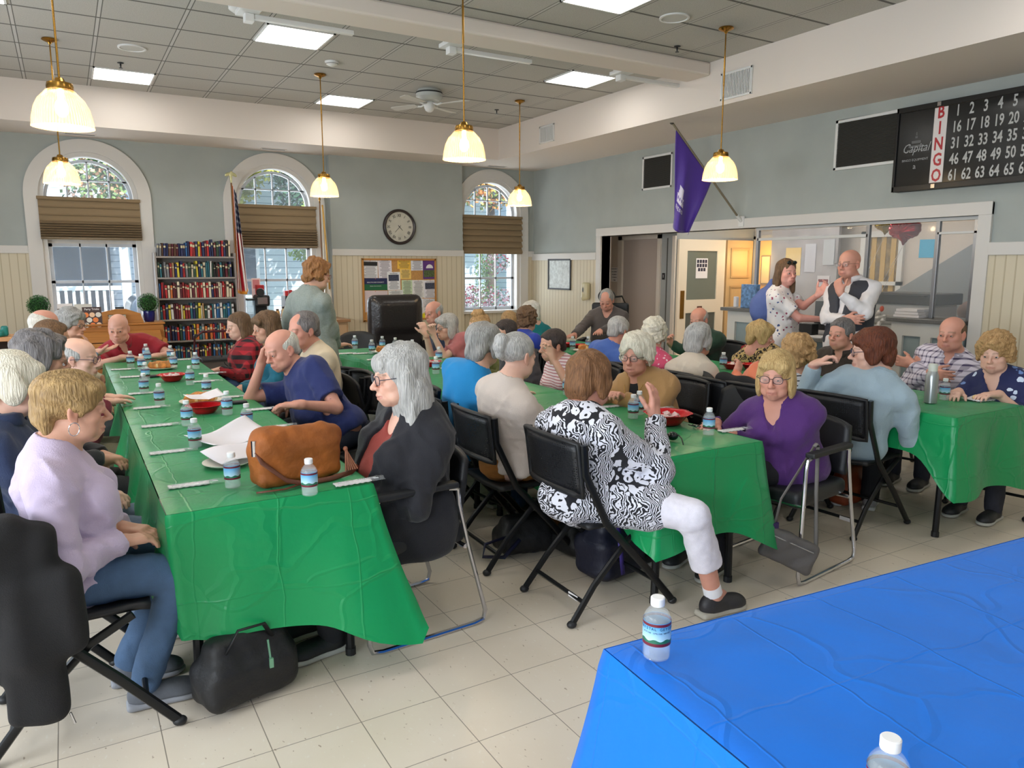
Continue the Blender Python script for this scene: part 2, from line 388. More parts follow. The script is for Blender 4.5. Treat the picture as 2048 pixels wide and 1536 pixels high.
# left wall with tall windows, wall behind the camera
lw = MB(); ys = YB
for wy in (-1.2, 1.6, 4.4, 7.2):
    lw.box(XL-.2, ys, 0, XL, wy-.6, ZC+.2); lw.box(XL-.2, wy-.6, 0, XL, wy+.6, .75); lw.box(XL-.2, wy-.6, 2.75, XL, wy+.6, ZC+.2); ys = wy+.6
lw.box(XL-.2, ys, 0, XL, YW, ZC+.2); st(lw.build('wall_left', M_wall))
sbox('wall_front', M_wall, XL-.2, YB-.2, 0, XR+.2, YB, ZC+.2)
# ceiling and soffits
PAN = [(.41, 9.22), (2.88, 9.22), (1.64, 6.86), (4.77, 6.80), (3.48, 4.58), (-.83, 6.86), (.41, 4.48), (-2.0, 4.48), (1.64, 2.10), (4.77, 2.10), (-.83, 2.10), (3.48, -.30), (.41, -.30), (-2.0, -.30), (1.64, -2.1), (4.77, -2.1)]
sbox('ceiling', M_ceil, XL, YB, ZC, SX+.02, SY+.02, ZC+.1)
sbox('sun_block_roof', mat('roof', (90, 90, 90), .9), XL-.3, YB-.3, ZC+.22, 12.4, YW+.3, ZC+.34)  # unseen slab added to keep the sun out of the room
b = MB(); b.box(XL, SY, ZS, XR, YW, ZC+.1); b.box(SX, YB, ZS, XR, SY, ZC+.1); st(b.build('soffit', M_cream))
M_panel = mat('light_diffuser', (255, 255, 255), .5, emit=(255, 252, 246), es=9.0)
M_white = mat('white_metal', (214, 214, 212), .4)
PL = ['square ceiling light panel nearest the first arched window', 'square ceiling light panel just left of the ceiling fan', 'square ceiling light panel near the smoke detector, largest in view', 'square ceiling light panel beside the long ceiling beam, near the right wall', 'square ceiling light panel cut off by the top edge of the view', 'square ceiling light panel at the top left corner of the view']
for i, (px, py) in enumerate(PAN):
    t = empty('ceiling_light_panel', (px+.31, py+.2975, ZC), label=PL[i] if i < 6 else 'square ceiling light panel behind the viewer', cat='ceiling light', group='ceiling light panels')
    if i >= 6: t['label'] = 'square ceiling light panel over the near floor, outside the photo'
    b = MB(); x0, y0, x1, y1 = px+.012, py+.012, px+.608, py+.583
    for a in ((x0, y0, x1, y0+.018), (x0, y1-.018, x1, y1), (x0, y0, x0+.018, y1), (x1-.018, y0, x1, y1)): b.box(a[0], a[1], ZC-.012, a[2], a[3], ZC+.002)
    b.build('frame', M_white, t); MB().box(x0+.018, y0+.018, ZC-.007, x1-.018, y1-.018, ZC-.003).build('diffuser', M_panel, t)
# ceiling beam with brackets
sbox('trim_%d' % n, M_cream, XL, 5.86, 3.50, SX, 6.20, ZC, bevel=.02); n += 1
for i, (bx, lab) in enumerate(((3.11, 'white rail bracket under the ceiling beam at mid ceiling'), (5.03, 'white rail bracket under the ceiling beam near the right soffit'), (1.37, 'white rail bracket under the ceiling beam at the top left'))):
    t = empty('rail_bracket', (bx, 6.30, ZC), label=lab, cat='bracket', group='brackets on the ceiling beam')
    MB().box(bx-.07, 6.20, 3.51, bx+.09, 6.42, 3.545).box(bx-.04, 6.26, 3.54, bx+.05, 6.4, ZC).build('plate', M_white, t, bevel=.004)
    MB().box(bx-.02, 6.30, 3.45, bx+.05, 6.38, 3.51).build('hanger', M_white, t, bevel=.004); MB().box(bx+.05, 6.31, 3.475, bx+.85, 6.36, 3.51).build('rail', M_white, t, bevel=.004)
# ---------------- windows ----------------
M_glass = mat('window_glass', (235, 245, 255), .02, alpha=.10)
M_sash = mat('sash_paint', (190, 196, 204), .45)
def arch_band(b, c, zc, r0, r1, y0, y1, n=32, a0=0, a1=PI):
    vs = []; 
    for k in range(n+1):
        a = a0+(a1-a0)*k/n
        for r in (r0, r1):
            for y in (y0, y1): vs.append((c-r*math.cos(a), y, zc+r*math.sin(a)))
    fs = []
    for k in range(n):
        o = 4*k; fs += [(o, o+2, o+6, o+4), (o+1, o+5, o+7, o+3), (o, o+4, o+5, o+1), (o+2, o+3, o+7, o+6)]
    fs += [(0, 1, 3, 2), (4*n, 4*n+2, 4*n+3, 4*n+1)]; b.add(vs, fs)
for i, (c, hw) in enumerate(WIN):
    root = empty('window_%d' % (i+1), (c, YW, .84)); st(root); Z0, ZSP = .84, 2.45; y = YW+.13
    b = MB(); b.box(c-.71, YW-.035, .80, c-.555, YW+.0, ZSP); b.box(c+.555, YW-.035, .80, c+.71, YW+.0, ZSP); arch_band(b, c, ZSP, .555, .71, YW-.035, YW)
    b.build('window_casing', M_trim, root)
    b = MB(); b.box(c-.565, YW, Z0, c-.50, y+.02, ZSP); b.box(c+.50, YW, Z0, c+.565, y+.02, ZSP); arch_band(b, c, ZSP, .50, .57, YW+.0, y+.02); b.box(c-.5, y-.02, 1.87, c+.5, y+.03, 2.40)
    b.build('window_frame', M_trim, root)
    MB().box(c-.74, YW-.09, .80, c+.74, y, .845).build('window_sill', M_trim, root, bevel=.006)
    s_ = MB(); y0, y1 = y-.015, y+.015
    for a in ((c-.50, Z0, c-.455, 1.88), (c+.455, Z0, c+.50, 1.88), (c-.5, Z0, c+.5, Z0+.06), (c-.5, 1.83, c+.5, 1.88), (c-.5, 1.365, c+.5, 1.40), (c-.16, Z0, c-.142, 1.88), (c+.142, Z0, c+.16, 1.88)): s_.box(a[0], y0, a[1], a[2], y1, a[3])
    s_.build('lower_sash', M_sash, root)
    s_ = MB(); arch_band(s_, c, 2.42, .465, .505, y0, y1); s_.box(c-.5, y0, 2.38, c+.5, y1, 2.43); s_.box(c-.5, y0, 2.655, c+.5, y1, 2.673)
    for dx in (-.24, 0, .24): s_.box(c+dx-.010, y0, 2.40, c+dx+.010, y1, 2.42+math.sqrt(.48**2-dx*dx))
    s_.build('arched_sash', M_sash, root)
    g = MB(); g.box(c-.49, y-.002, Z0+.01, c+.49, y+.002, 1.88); g.prism([(c-.48*math.cos(PI*k/24), 2.42+.48*math.sin(PI*k/24)) for k in range(25)], y-.002, y+.002, 'y'); g.build('glass', M_glass, root)
# roman blinds
M_blind = mat('blind_cloth', (136, 116, 88), .9, bump=.15, bscale=400)
BL = ['brown roman blind across the leftmost arched window', 'brown roman blind across the middle arched window behind the flag', 'brown roman blind across the arched window beside the corner']
for i, (c, zt, zb_) in enumerate(((.35, 2.44, 1.93), (2.67, 2.44, 1.86), (6.20, 2.41, 1.80))):
    t = empty('roman_blind', (c, YW, zt), label=BL[i], cat='blind', group='roman blinds on the arched windows')
    f = MB(); prof = []; H_ = zt-.03-zb_; ys_ = YW-.035
    zs = [0, .20, .40, .56] + [.56+.44*k/7 for k in range(1, 8)]; prof.append((ys_, zt-.03))
    for k in range(1, len(zs)):
        z0_ = zt-.03-H_*zs[k-1]; z1_ = zt-.03-H_*zs[k]; bulge = .028 if k < 4 else .045+.004*k
        prof += [(ys_-bulge, z1_+(z0_-z1_)*.18), (ys_-bulge*.8, z1_), (ys_-bulge*.15, z1_+.002)]
    if i == 2: prof = [(ys_, zt-.03)]+[p for k in range(6) for p in ((ys_-.05, zt-.03-H_*(k+.8)/6), (ys_-.045, zt-.03-H_*(k+1)/6), (ys_-.008, zt-.03-H_*(k+1)/6+.002))]
    w_ = .565; vs = [(c-w_, p[0], p[1]) for p in prof]+[(c+w_, p[0], p[1]) for p in prof]; m_ = len(prof)
    f.add(vs, [(k, k+1, m_+k+1, m_+k) for k in range(m_-1)]); f.build('fabric', M_blind, t, solid=.004)
    MB().box(c-.575, YW-.07, zt-.04, c+.575, YW-.03, zt).build('headrail', M_blind, t, bevel=.004); MB().box(c-.565, YW-.075, zb_-.015, c+.565, YW-.035, zb_+.01).build('bottom_bar', M_blind, t, bevel=.003)
# ---------------- reception beyond the opening ----------------
M_lob = mat('lobby_wall', (196, 184, 172), .8); M_lobg = mat('lobby_grey', (150, 152, 150), .8); M_door = mat('door_paint', (205, 190, 165), .5)
XB = 9.5
sbox('wall_reception_back', M_lob, XB, 2.6, 0, XB+.1, YW+.2, ZC); sbox('wall_reception_near', M_lob, XR+.16, 2.5, 0, 12.2, 2.62, ZC); sbox('wall_reception_far', M_lobg, XR+.16, 10.9, 0, 12.2, 11.0, ZC)
sbox('ceiling_reception', mat('reception_ceiling', (205, 203, 198), .8), XR+.16, 2.5, 2.75, 12.2, 11.0, 2.85)
# ---------------- tables and cloths ----------------
M_black = mat('black_plastic', (24, 25, 28), .5, bump=.08, bscale=300)
M_blackm = mat('black_steel', (22, 23, 25), .35, metal=.3)
M_chrome = mat('chrome', (200, 200, 205), .15, metal=1)
M_brass = mat('brass', (176, 132, 62), .22, metal=1)
def cloth_mat(name, col, tr, bs=.35, ro=.36, sp=.5):
    m = mat(name, col, ro, spec=sp); q = NB(m); P = q.obj(); sx, sy, sz = q.sep(P)[:3]
    w = q.math('MULTIPLY_ADD', q.noise(P, 3.0, 3), .10, 0)
    def crease(v, per, off): f = q.math('FRACT', q.math('DIVIDE', q.math('ADD', q.math('ADD', v, w), off), per)); e = q.math('ABSOLUTE', q.math('SUBTRACT', f, .5)); return q.n('MapRange', i0=e, i1=0, i2=.016, i3=1, i4=0).outputs[0]
    h = q.math('ADD', q.math('ADD', crease(sx, .29, .1), crease(sy, .31, .05)), crease(sz, .30, .0))
    vor = q.n('TexVoronoi', feature='DISTANCE_TO_EDGE', iVector=q.n('Mapping', iVector=q.n('VectorMath', operation='ADD', i0=P, i1=q.n('VectorMath', operation='SCALE', i0=q.n('TexNoise', iVector=P, iScale=2.5).outputs[1], iScale=.5).outputs[0]).outputs[0], iScale=(1, 1, 1)).outputs[0], iScale=2.6)
    l2 = q.n('MapRange', i0=vor.outputs[0], i1=0, i2=.035, i3=.9, i4=0).outputs[0]
    hh = q.math('ADD', q.math('ADD', h, l2), q.math('MULTIPLY', q.noise(P, 9, 4), 2.2)); q.bump(hh, bs, .006)
    q.b.inputs['Transmission Weight'].default_value = 0; q.set('Sheen Weight', .1)
    # thin plastic film lets some light through
    tl = q.n('BsdfTranslucent', iColor=rgb(*tr)); mx = q.n('MixShader', i0=.22, i1=q.b.outputs[0], i2=tl.outputs[0]); q.nt.links.new(mx.outputs[0], q.nt.nodes['Material Output'].inputs[0])
    return m
M_green = cloth_mat('green_film', (18, 160, 92), (30, 175, 100)); M_blue = cloth_mat('blue_film', (0, 124, 240), (0, 120, 220), .3, .45, .25)
def tablecloth(name, label, x0, x1, y0, y1, z, hang, corner, m, rot=0, piv=None, seed=0, group=None, fold=.022, nf=9, flare=.05, skirts=(1, 1, 1, 1)):
    """hang: (front y0, right x1, back y1, left x0); corner: extra hang and flare at (x0y0, x1y0, x1y1, x0y1)"""
    rd = random.Random(seed); cx, cy = (x0+x1)/2, (y0+y1)/2; r = .03; W_, D_ = x1-x0, y1-y0
    per = []; n1 = max(10, int(W_/.025)); n2 = max(10, int(D_/.03))
    segs = [(x0, y0, x1, y0, n1, 0, (0, -1)), (x1, y0, x1, y1, n2, 1, (1, 0)), (x1, y1, x0, y1, n1, 2, (0, 1)), (x0, y1, x0, y0, n2, 3, (-1, 0))]
    for (ax, ay, bx, by, n_, si, nv) in segs:
        L = math.hypot(bx-ax, by-ay); c0, c1 = corner[si], corner[(si+1) % 4]; nprev, nnext = segs[si-1][6], segs[(si+1) % 4][6]
        for k in range(n_):
            t = k/n_; d0, d1 = t*L, (1-t)*L; px, py = ax+(bx-ax)*t, ay+(by-ay)*t
            e0, e1 = math.exp(-(d0/.13)**2), math.exp(-(d1/.13)**2)
            hl = hang[si]; hp = hang[si-1]; hn = hang[(si+1) % 4]
            f0, f1 = .5*math.exp(-(d0/.10)**2), .5*math.exp(-(d1/.10)**2)
            h = hl*(1-f0-f1)+hp*f0+hn*f1+c0[0]*e0+c1[0]*e1
            nx = nv[0]+nprev[0]*f0*2+nnext[0]*f1*2; ny = nv[1]+nprev[1]*f0*2+nnext[1]*f1*2; nl = math.hypot(nx, ny); fl = flare+c0[1]*e0+c1[1]*e1
            per.append((px, py, nx/nl, ny/nl, h, fl, d0+si*3.1, min(1, (1-e0)*(1-e1)+.2)))
    N = len(per); rows = 16; vs = []; fs = []; ph = [rd.random()*6 for _ in range(6)]
    top = MB(); gx, gy = n1, n2
    def wr(x, y): return .0022*math.sin(x*9+ph[0])*math.sin(y*7+ph[1])+.0012*math.sin(x*23+y*11+ph[2])
    for i in range(gx+1):
        for j in range(gy+1):
            x = x0+W_*i/gx; y = y0+D_*j/gy; ed = min(i, gx-i, j, gy-j); top.v.append((x, y, z+(wr(x, y)*min(1, ed/3)+.002 if ed else -.003)))
    for i in range(gx):
        for j in range(gy): top.f.append((i*(gy+1)+j, (i+1)*(gy+1)+j, (i+1)*(gy+1)+j+1, i*(gy+1)+j+1)); top.mi.append(0)
    for q_ in range(rows+1):
        v = q_/rows
        for (px, py, nx, ny, h, fl, s_, am) in per:
            s2 = s_+.06*math.sin(s_*3+ph[3]); amp = fold*am*min(1, v*1.7)**1.2
            f = amp*(math.sin(s2*nf+ph[4])+.5*math.sin(s2*nf*1.9+ph[5]+v*1.3)); off = .004+fl*v**1.25+f+(.006 if v > 0 else 0)
            hh = h*(1+.05*math.sin(s2*4.1+ph[1])); zz = z-.003-hh*v+(.0 if v else 0)
            vs.append((px+nx*off, py+ny*off, max(.006, zz)))
    for q_ in range(rows):
        for k in range(N):
            fs.append((q_*N+k, (q_+1)*N+k, (q_+1)*N+(k+1) % N, q_*N+(k+1) % N))
    top.add(vs, fs); o = top.build(name, m, None, (cx, cy, 0), smooth=True)
    if rot: o.rotation_euler.z = rot; pv = Vector(piv+(0,)); o.location = pv+Matrix.Rotation(rot, 3, 'Z')@(Vector((cx, cy, 0))-pv)
    return tag(o, label, 'tablecloth', group)
M_tabletop = mat('table_top', (176, 172, 164), .6)
def table(label, x0, x1, y0, y1, z, rot=0, piv=None, group='folding tables under the green covers'):
    cx, cy = (x0+x1)/2, (y0+y1)/2; t = empty('folding_table', (cx, cy, 0), label=label, cat='table', group=group); h = (x1-x0)/2; l = (y1-y0)/2
    MB().box(cx-h+.01, cy-l+.01, z-.04, cx+h-.01, cy+l-.01, z-.005).build('table_top', M_tabletop, t, bevel=.012)
    for sy in (-1, 1):
        for sx in (-1, 1):
            ly = cy+sy*(l-.09); b = MB(); pts = [(cx+sx*.08, ly-sy*.02, z-.06), (cx+sx*(h-.20), ly-sy*.01, z-.08), (cx+sx*(h-.10), ly, z-.16), (cx+sx*(h-.075), ly, .30), (cx+sx*(h-.07), ly, .012)]
            b.tube(pts, .019, 8); leg = b.build('leg', M_blackm, t, smooth=.7)
            MB().tube([(cx+sx*(h-.07), ly, .0), (cx+sx*(h-.07), ly, .03)], .022, 10).build('foot_cap', M_black, leg)
        MB().tube([(cx-.02*0, cy+sy*(l-.12), z-.06), (cx, cy+sy*.15, z-.07)], .010, 6).build('brace', M_blackm, t)
    if rot: t.rotation_euler.z = rot; pv = Vector(piv+(0,)); t.location = pv+Matrix.Rotation(rot, 3, 'Z')@(Vector((cx, cy, 0))-pv)
    return t
G = 'green plastic tablecloths'
TZ = .745
T1 = [(2.72, 4.42), (4.42, 6.10), (6.10, 7.45)]; nm = ['near', 'middle', 'far']
for i, (a, b_) in enumerate(T1):
    table('folding table under the %s green cloth of the left row' % nm[i], .245, .965, a+.01, b_-.01, TZ-.004)
    tablecloth('tablecloth', ['green plastic tablecloth with a long hanging front, nearest in the left row', 'green plastic tablecloth in the middle of the left row, with red bowl and rolls', 'green plastic tablecloth at the far end of the left row, before the man in red'][i],
               .235, .975, a, b_, TZ, (.47 if i == 0 else .10, .30, .30 if i == 2 else .08, .34), ((.10, -.10), (.22, .17), (.05, .04), (.08, .0)) if i == 0 else ((.03, .02),)*4, M_green, seed=i+1, group=G)
T2 = [(2.44, 4.12, 2.21, 2.86), (4.12, 5.86, 2.15, 2.86), (5.90, 7.42, 2.28, 3.02)]
for i, (a, b_, xa, xb) in enumerate(T2):
    table('folding table under the %s green cloth of the middle row' % nm[i], xa+.01, xb-.01, a+.01, b_-.01, TZ-.004)
    tablecloth('tablecloth', ['green plastic tablecloth nearest in the middle row, beside the person in purple', 'green plastic tablecloth in the middle of the middle row', 'green plastic tablecloth at the far end of the middle row, near the notice board'][i],
               xa, xb, a, b_, TZ, (.42 if i == 0 else .12, .38, .30 if i == 2 else .08, .36), ((.06, .05), (.16, .06), (.05, .04), (.04, .04)) if i == 0 else ((.04, .03),)*4, M_green, seed=i+11, group=G)
T4 = [(2.27, 4.0), (4.0, 5.7), (5.7, 7.0)]
for i, (a, b_) in enumerate(T4):
    table('folding table under the %s green cloth of the right row' % nm[i], 4.25, 4.97, a+.01, b_-.01, TZ-.004)
    tablecloth('tablecloth', ['green plastic tablecloth nearest in the right row, hanging in a loose flap', 'green plastic tablecloth in the middle of the right row, with red bowls', 'green plastic tablecloth at the far end of the right row, before the wheelchair'][i],
               4.24, 4.98, a, b_, TZ, (.46 if i == 0 else .12, .34, .30, .24), ((.14, .03), (.10, .06), (.05, .04), (.04, .04)) if i == 0 else ((.04, .03),)*4, M_green, seed=i+21, group=G)
BR = math.radians(-4.4); BP = (.97, 1.23)
table('folding table under the blue cloth in the right foreground', .98, 2.80, .47, 1.22, TZ-.004, BR, BP, group=None)
tablecloth('tablecloth', 'bright blue plastic tablecloth in the right foreground', .97, 2.82, .45, 1.23, TZ, (.55, .5, .52, .55), ((.05, .05), (.05, .05), (.1, .06), (.12, .10)), M_blue, BR, BP, seed=5, fold=.018)
# ---------------- chairs ----------------
M_perf = mat('perforated_plastic', (26, 27, 31), .45)
q = NB(M_perf); P = q.scale(q.obj(), (95, 30, 95)); v = q.n('TexVoronoi', iVector=P, iScale=1.0, iRandomness=.35); sx, sy, sz = q.sep(q.obj())[:3]
hole = q.math('LESS_THAN', v.outputs[0], .26); q.set('Alpha', q.math('SUBTRACT', 1, q.math('MULTIPLY', hole, .92))); q.bump(v.outputs[0], .3, .003)
def folding_chair():
    r = empty('folding_chair'); W_ = .235
    for s in (-1, 1):
        b = MB(); b.tube([(s*W_, -.245, .83), (s*W_, -.235, .70), (s*W_, -.12, .46), (s*W_, .10, .22), (s*W_, .265, .025)], .0135, 8, flat=1.35); l = b.build('frame_leg', M_blackm, r, smooth=.7)
        MB().sphere((s*W_, .272, .016), (.020, .024, .017), 12, 8).build('foot_cap', M_black, l, smooth=True)
        b = MB(); b.tube([(s*(W_-.03), .155, .425), (s*(W_-.03), .02, .35), (s*(W_-.03), -.16, .17), (s*(W_-.022), -.275, .025)], .0125, 8, flat=1.3); l = b.build('rear_leg', M_blackm, r, smooth=.7)
        MB().sphere((s*(W_-.022), -.282, .016), (.020, .024, .017), 12, 8).build('foot_cap', M_black, l, smooth=True)
    MB().tube([(-W_+.02, -.215, .10), (W_-.02, -.215, .10)], .010, 8).build('rear_crossbar', M_blackm, r, smooth=.7)
    MB().tube([(-W_, .175, .13), (W_, .175, .13)], .010, 8).build('front_crossbar', M_blackm, r, smooth=.7)
    b = MB()
    def seat(u, v):
        x = (u-.5)*.42*(1-.08*v); y = -.20+.41*v; e = min(u, 1-u, v, 1-v); return (x, y, .435+.012*(2*u-1)**2-.010*(v > .9)*(v-.9)*10-.004*math.sin(v*PI))
    b.grid(seat, 14, 14); b.build('seat', M_black, r, smooth=True, solid=.022, bevel=.004)
    def back(u, v, o=0, su=1, sv=1):
        uu = (u-.5)*su; x = uu*.44; zz = .715+(v-.5)*.235*sv+.012*(1-(2*uu)**2); y = -.252-.045*(1-(2*uu)**2)+.03*(.5-v)+o; return (x, y, zz)
    b = MB(); b.grid(lambda u, v: back(u, v, 0, .97, .93), 14, 6); b.build('perforated_panel', M_perf, r, smooth=True, solid=.006)
    b = MB(); n = 12; ring = [back(k/n, 1) for k in range(n+1)]+[back(1, 1-k/5) for k in range(1, 5)]+[back(1-k/n, 0) for k in range(n+1)]+[back(0, k/5) for k in range(1, 5)]
    b.tube(ring, .017, 8, closed=True, flat=.7); b.build('backrest_rim', M_black, r, smooth=True)
    return r
def sled_chair():
    r = empty('armchair_on_sled_frame'); b = MB()
    for s in (-1, 1):
        x = s*.26
        b = MB(); b.tube([(x, .20, .655), (x, .235, .645), (x, .245, .60), (x, .25, .40), (x, .26, .06), (x, .245, .02), (x, .20, .012), (x, -.24, .012), (x, -.29, .02), (x, -.30, .06), (x, -.22, .36), (x, -.17, .58), (x, -.165, .645), (x, -.12, .655)], .0105, 8)
        b.build('side_frame', M_chrome, r, smooth=.7); MB().box(x-.026, -.16, .655, x+.026, .22, .682).build('armrest', M_black, r, bevel=.008)
    MB().tube([(-.26, .235, .41), (.26, .235, .41)], .010, 8).build('crossbar', M_chrome, r, smooth=.7); MB().tube([(-.26, -.20, .38), (.26, -.20, .38)], .010, 8).build('crossbar', M_chrome, r, smooth=.7)
    SD = SDF().box((0, .01, .43), (.235, .235, .045), rad=.03); SD.build('seat', M_black, .012, r)
    b = MB(); b.grid(lambda u, v: ((u-.5)*.48*(1-.12*max(0, v-.6)), -.175-.05*v-.03*(1-(2*u-1)**2), .50+.29*v*(1-.12*(abs(2*u-1)**3))), 14, 10); b.build('backrest', M_black, r, smooth=True, solid=.03, bevel=.01)
    return r
def stack_chair():
    r = empty('stacking_chair')
    for s in (-1, 1):
        for y0, y1, n_ in ((.18, .23, 'leg'), (-.16, -.24, 'leg')): MB().tube([(s*.20, y0, .43), (s*.235, y1, .01)], .011, 8).build('leg', M_blackm, r, smooth=.7)
    SD = SDF().box((0, .0, .445), (.225, .22, .03), rad=.025); SD.build('seat', M_black, .012, r)
    b = MB(); b.grid(lambda u, v: ((u-.5)*.45*(1-.10*v), -.21-.07*v-.04*(1-(2*u-1)**2), .48+.37*v*(1-.16*(abs(2*u-1)**3))), 14, 10); b.build('backrest', M_black, r, smooth=True, solid=.018, bevel=.006)
    return r
PROTO = {}
def chair(kind, x, y, yaw, label, group=None, tilt=0):
    if kind not in PROTO: PROTO[kind] = {'fold': folding_chair, 'sled': sled_chair, 'stack': stack_chair}[kind](); o = PROTO[kind]
    else: o = copy_tree(PROTO[kind])
    o.location = (x, y, 0); o.rotation_euler = (0, 0, -math.radians(yaw)); o['label'] = label; o['category'] = 'chair'
    o['group'] = group or {'fold': 'black folding chairs round the tables', 'sled': 'chrome framed armchairs', 'stack': 'black stacking chairs'}[kind]
    return o
# ---------------- pendant lamps ----------------
def shade_mat():
    m = mat('prismatic_glass', (252, 222, 176), .18, alpha=None); q = NB(m); sx, sy, sz = q.sep(q.obj())[:3]
    an = q.math('ARCTAN2', sy, sx); rib = q.math('SINE', q.math('MULTIPLY', an, 64)); q.bump(rib, .6, .004)
    q.b.inputs['Emission Color'].default_value = rgb(255, 200, 124); q.b.inputs['Emission Strength'].default_value = .16
    q.set('Alpha', q.math('MULTIPLY_ADD', rib, .14, .38)); return m
M_shade = shade_mat(); M_bulb = mat('lamp_bulb', (255, 240, 205), .4, emit=(255, 232, 185), es=38)
LL = [(.06, 5.0, 'brass pendant lamp with ribbed glass shade, large at the upper left'), (.05, 8.35, 'brass pendant lamp with ribbed glass shade hanging before the leftmost arched window'), (2.56, 5.0, 'brass pendant lamp with ribbed glass shade hanging just right of the ceiling fan'), (2.54, 8.35, 'brass pendant lamp hanging between the middle window and the wall clock'), (5.11, 4.98, 'brass pendant lamp hanging near the purple flag'), (5.07, 8.37, 'brass pendant lamp hanging before the corner window')]
for i, (x, y, lab) in enumerate(LL):
    if i == 0:
        t = empty('pendant_lamp', (0, 0, 0), cat='pendant lamp', group='brass pendant lamps'); z0 = 2.345
        MB().lathe([(.0, 1.285), (.062, 1.283), (.066, 1.272), (.050, 1.262), (.018, 1.25), (.010, 1.235)], 28, (0, 0, z0)).build('canopy', M_brass, t, smooth=.6)
        MB().tube([(0, 0, z0+1.24), (0, 0, z0+.24)], .006, 10).tube([(0, 0, z0+1.05), (0, 0, z0+.80)], .008, 10).build('rod', M_brass, t, smooth=.7)
        MB().lathe([(.008, .268), (.022, .262), (.030, .245), (.064, .236), (.068, .215), (.066, .198), (.058, .192)], 32, (0, 0, z0)).build('shade_holder', M_brass, t, smooth=.6)
        MB().lathe([(.060, .205), (.074, .195), (.088, .178), (.115, .150), (.138, .104), (.150, .052), (.155, .012), (.157, 0), (.153, .002), (.146, .052), (.134, .102), (.111, .146), (.084, .173)], 96, (0, 0, z0), cap=False).build('glass_shade', M_shade, t, smooth=True)
        MB().sphere((0, 0, z0+.105), (.034, .034, .048), 16, 12).lathe([(.016, .14), (.016, .20)], 12, (0, 0, z0)).build('bulb', M_bulb, t, smooth=True); first = t
    else: t = copy_tree(first)
    t.location = (x, y, 0); t['label'] = lab
    l = bpy.data.lights.new('pendant_light', 'POINT'); l.energy = 9; l.color = (1, .78, .5); l.shadow_soft_size = .05; lo = bpy.data.objects.new('pendant_light', l); COL.objects.link(lo); lo.location = (x, y, 2.33-.05)
# ---------------- ceiling and wall fixtures ----------------
b_ = None
for x, y, lab in ((.66, 8.93, 'small dark sprinkler head beside the first ceiling light panel'), (5.13, 5.61, 'small dark sprinkler head near the right soffit vent'), (5.09, 8.99, 'small dark sprinkler head near the corner of the soffit')):
    t = empty('sprinkler_head', (x, y, ZC), label=lab, cat='sprinkler', group='ceiling sprinklers')
    MB().lathe([(.030, -.002), (.030, -.008), (.012, -.012)], 16, (x, y, ZC)).build('escutcheon', M_black, t); MB().lathe([(.008, -.01), (.008, -.03), (.004, -.05), (.018, -.052), (.018, -.056)], 12, (x, y, ZC)).build('nozzle', M_blackm, t)
for x, y, lab in ((.72, 8.28, 'round white speaker grille in the ceiling at the left'), (4.54, 5.01, 'round white speaker grille in the ceiling at the upper right')):
    t = empty('ceiling_speaker', (x, y, ZC), label=lab, cat='speaker', group='ceiling speakers')
    MB().lathe([(.125, 0), (.125, -.010), (.108, -.012), (.105, -.004)], 32, (x, y, ZC), cap=False).build('rim', M_white, t, smooth=.6); MB().lathe([(.0, -.008), (.105, -.006)], 32, (x, y, ZC), cap=False).build('grille', mat('grille', (196, 195, 190), .8, bump=.5, bscale=900), t)
t = empty('smoke_detector', (2.50, 7.80, ZC), label='white domed smoke detector on the ceiling', cat='smoke detector')
MB().lathe([(.07, 0), (.07, -.012), (.055, -.030), (.02, -.045), (0, -.047)], 24, (2.5, 7.8, ZC)).build('housing', M_white, t, smooth=.8); MB().lathe([(.060, -.026), (.062, -.022)], 24, (2.5, 7.8, ZC), cap=False).build('slot_ring', M_black, t)
t = empty('smoke_detector', (1.40, 6.55, ZC), label='white round fixture at the top edge of the view, beside the beam', cat='smoke detector')
MB().lathe([(.12, 0), (.12, -.03), (.09, -.05), (.03, -.055), (0, -.055)], 24, (1.4, 6.55, ZC)).build('housing', M_white, t, smooth=.8)
t = empty('ceiling_fan', (3.86, 8.43, ZC), label='white ceiling fan with four arms and hub close under the ceiling', cat='fan'); c = (3.86, 8.43, ZC)
MB().lathe([(.13, 0), (.155, -.03), (.155, -.085), (.12, -.125), (.075, -.135)], 32, c).build('motor_housing', mat('fan_white', (188, 190, 186), .35), t, smooth=.6)
MB().lathe([(.155, -.030), (.157, -.036), (.157, -.042), (.155, -.046)], 32, c, cap=False).build('trim_ring', M_black, t)
MB().lathe([(.05, -.135), (.062, -.16), (.062, -.20), (.045, -.235), (.02, -.25), (0, -.25)], 24, c).build('light_hub', M_white, t, smooth=.6)
for k in range(4):
    a = k*PI/2+.5; M = T(*c)@Rz(a); ir = MB().tube([M@Vector((.05, 0, -.15)), M@Vector((.12, 0, -.175)), M@Vector((.18, 0, -.165))], .012, 8).build('blade_arm', M_white, t, smooth=True)
    MB().prism([(.16, -.045), (.50, -.062), (.53, -.04), (.53, .04), (.50, .062), (.16, .045)], -.172, -.166, 'z', M@Matrix.Rotation(.15, 4, 'X')).build('blade', mat('fan_blade', (196, 194, 188), .5), t)
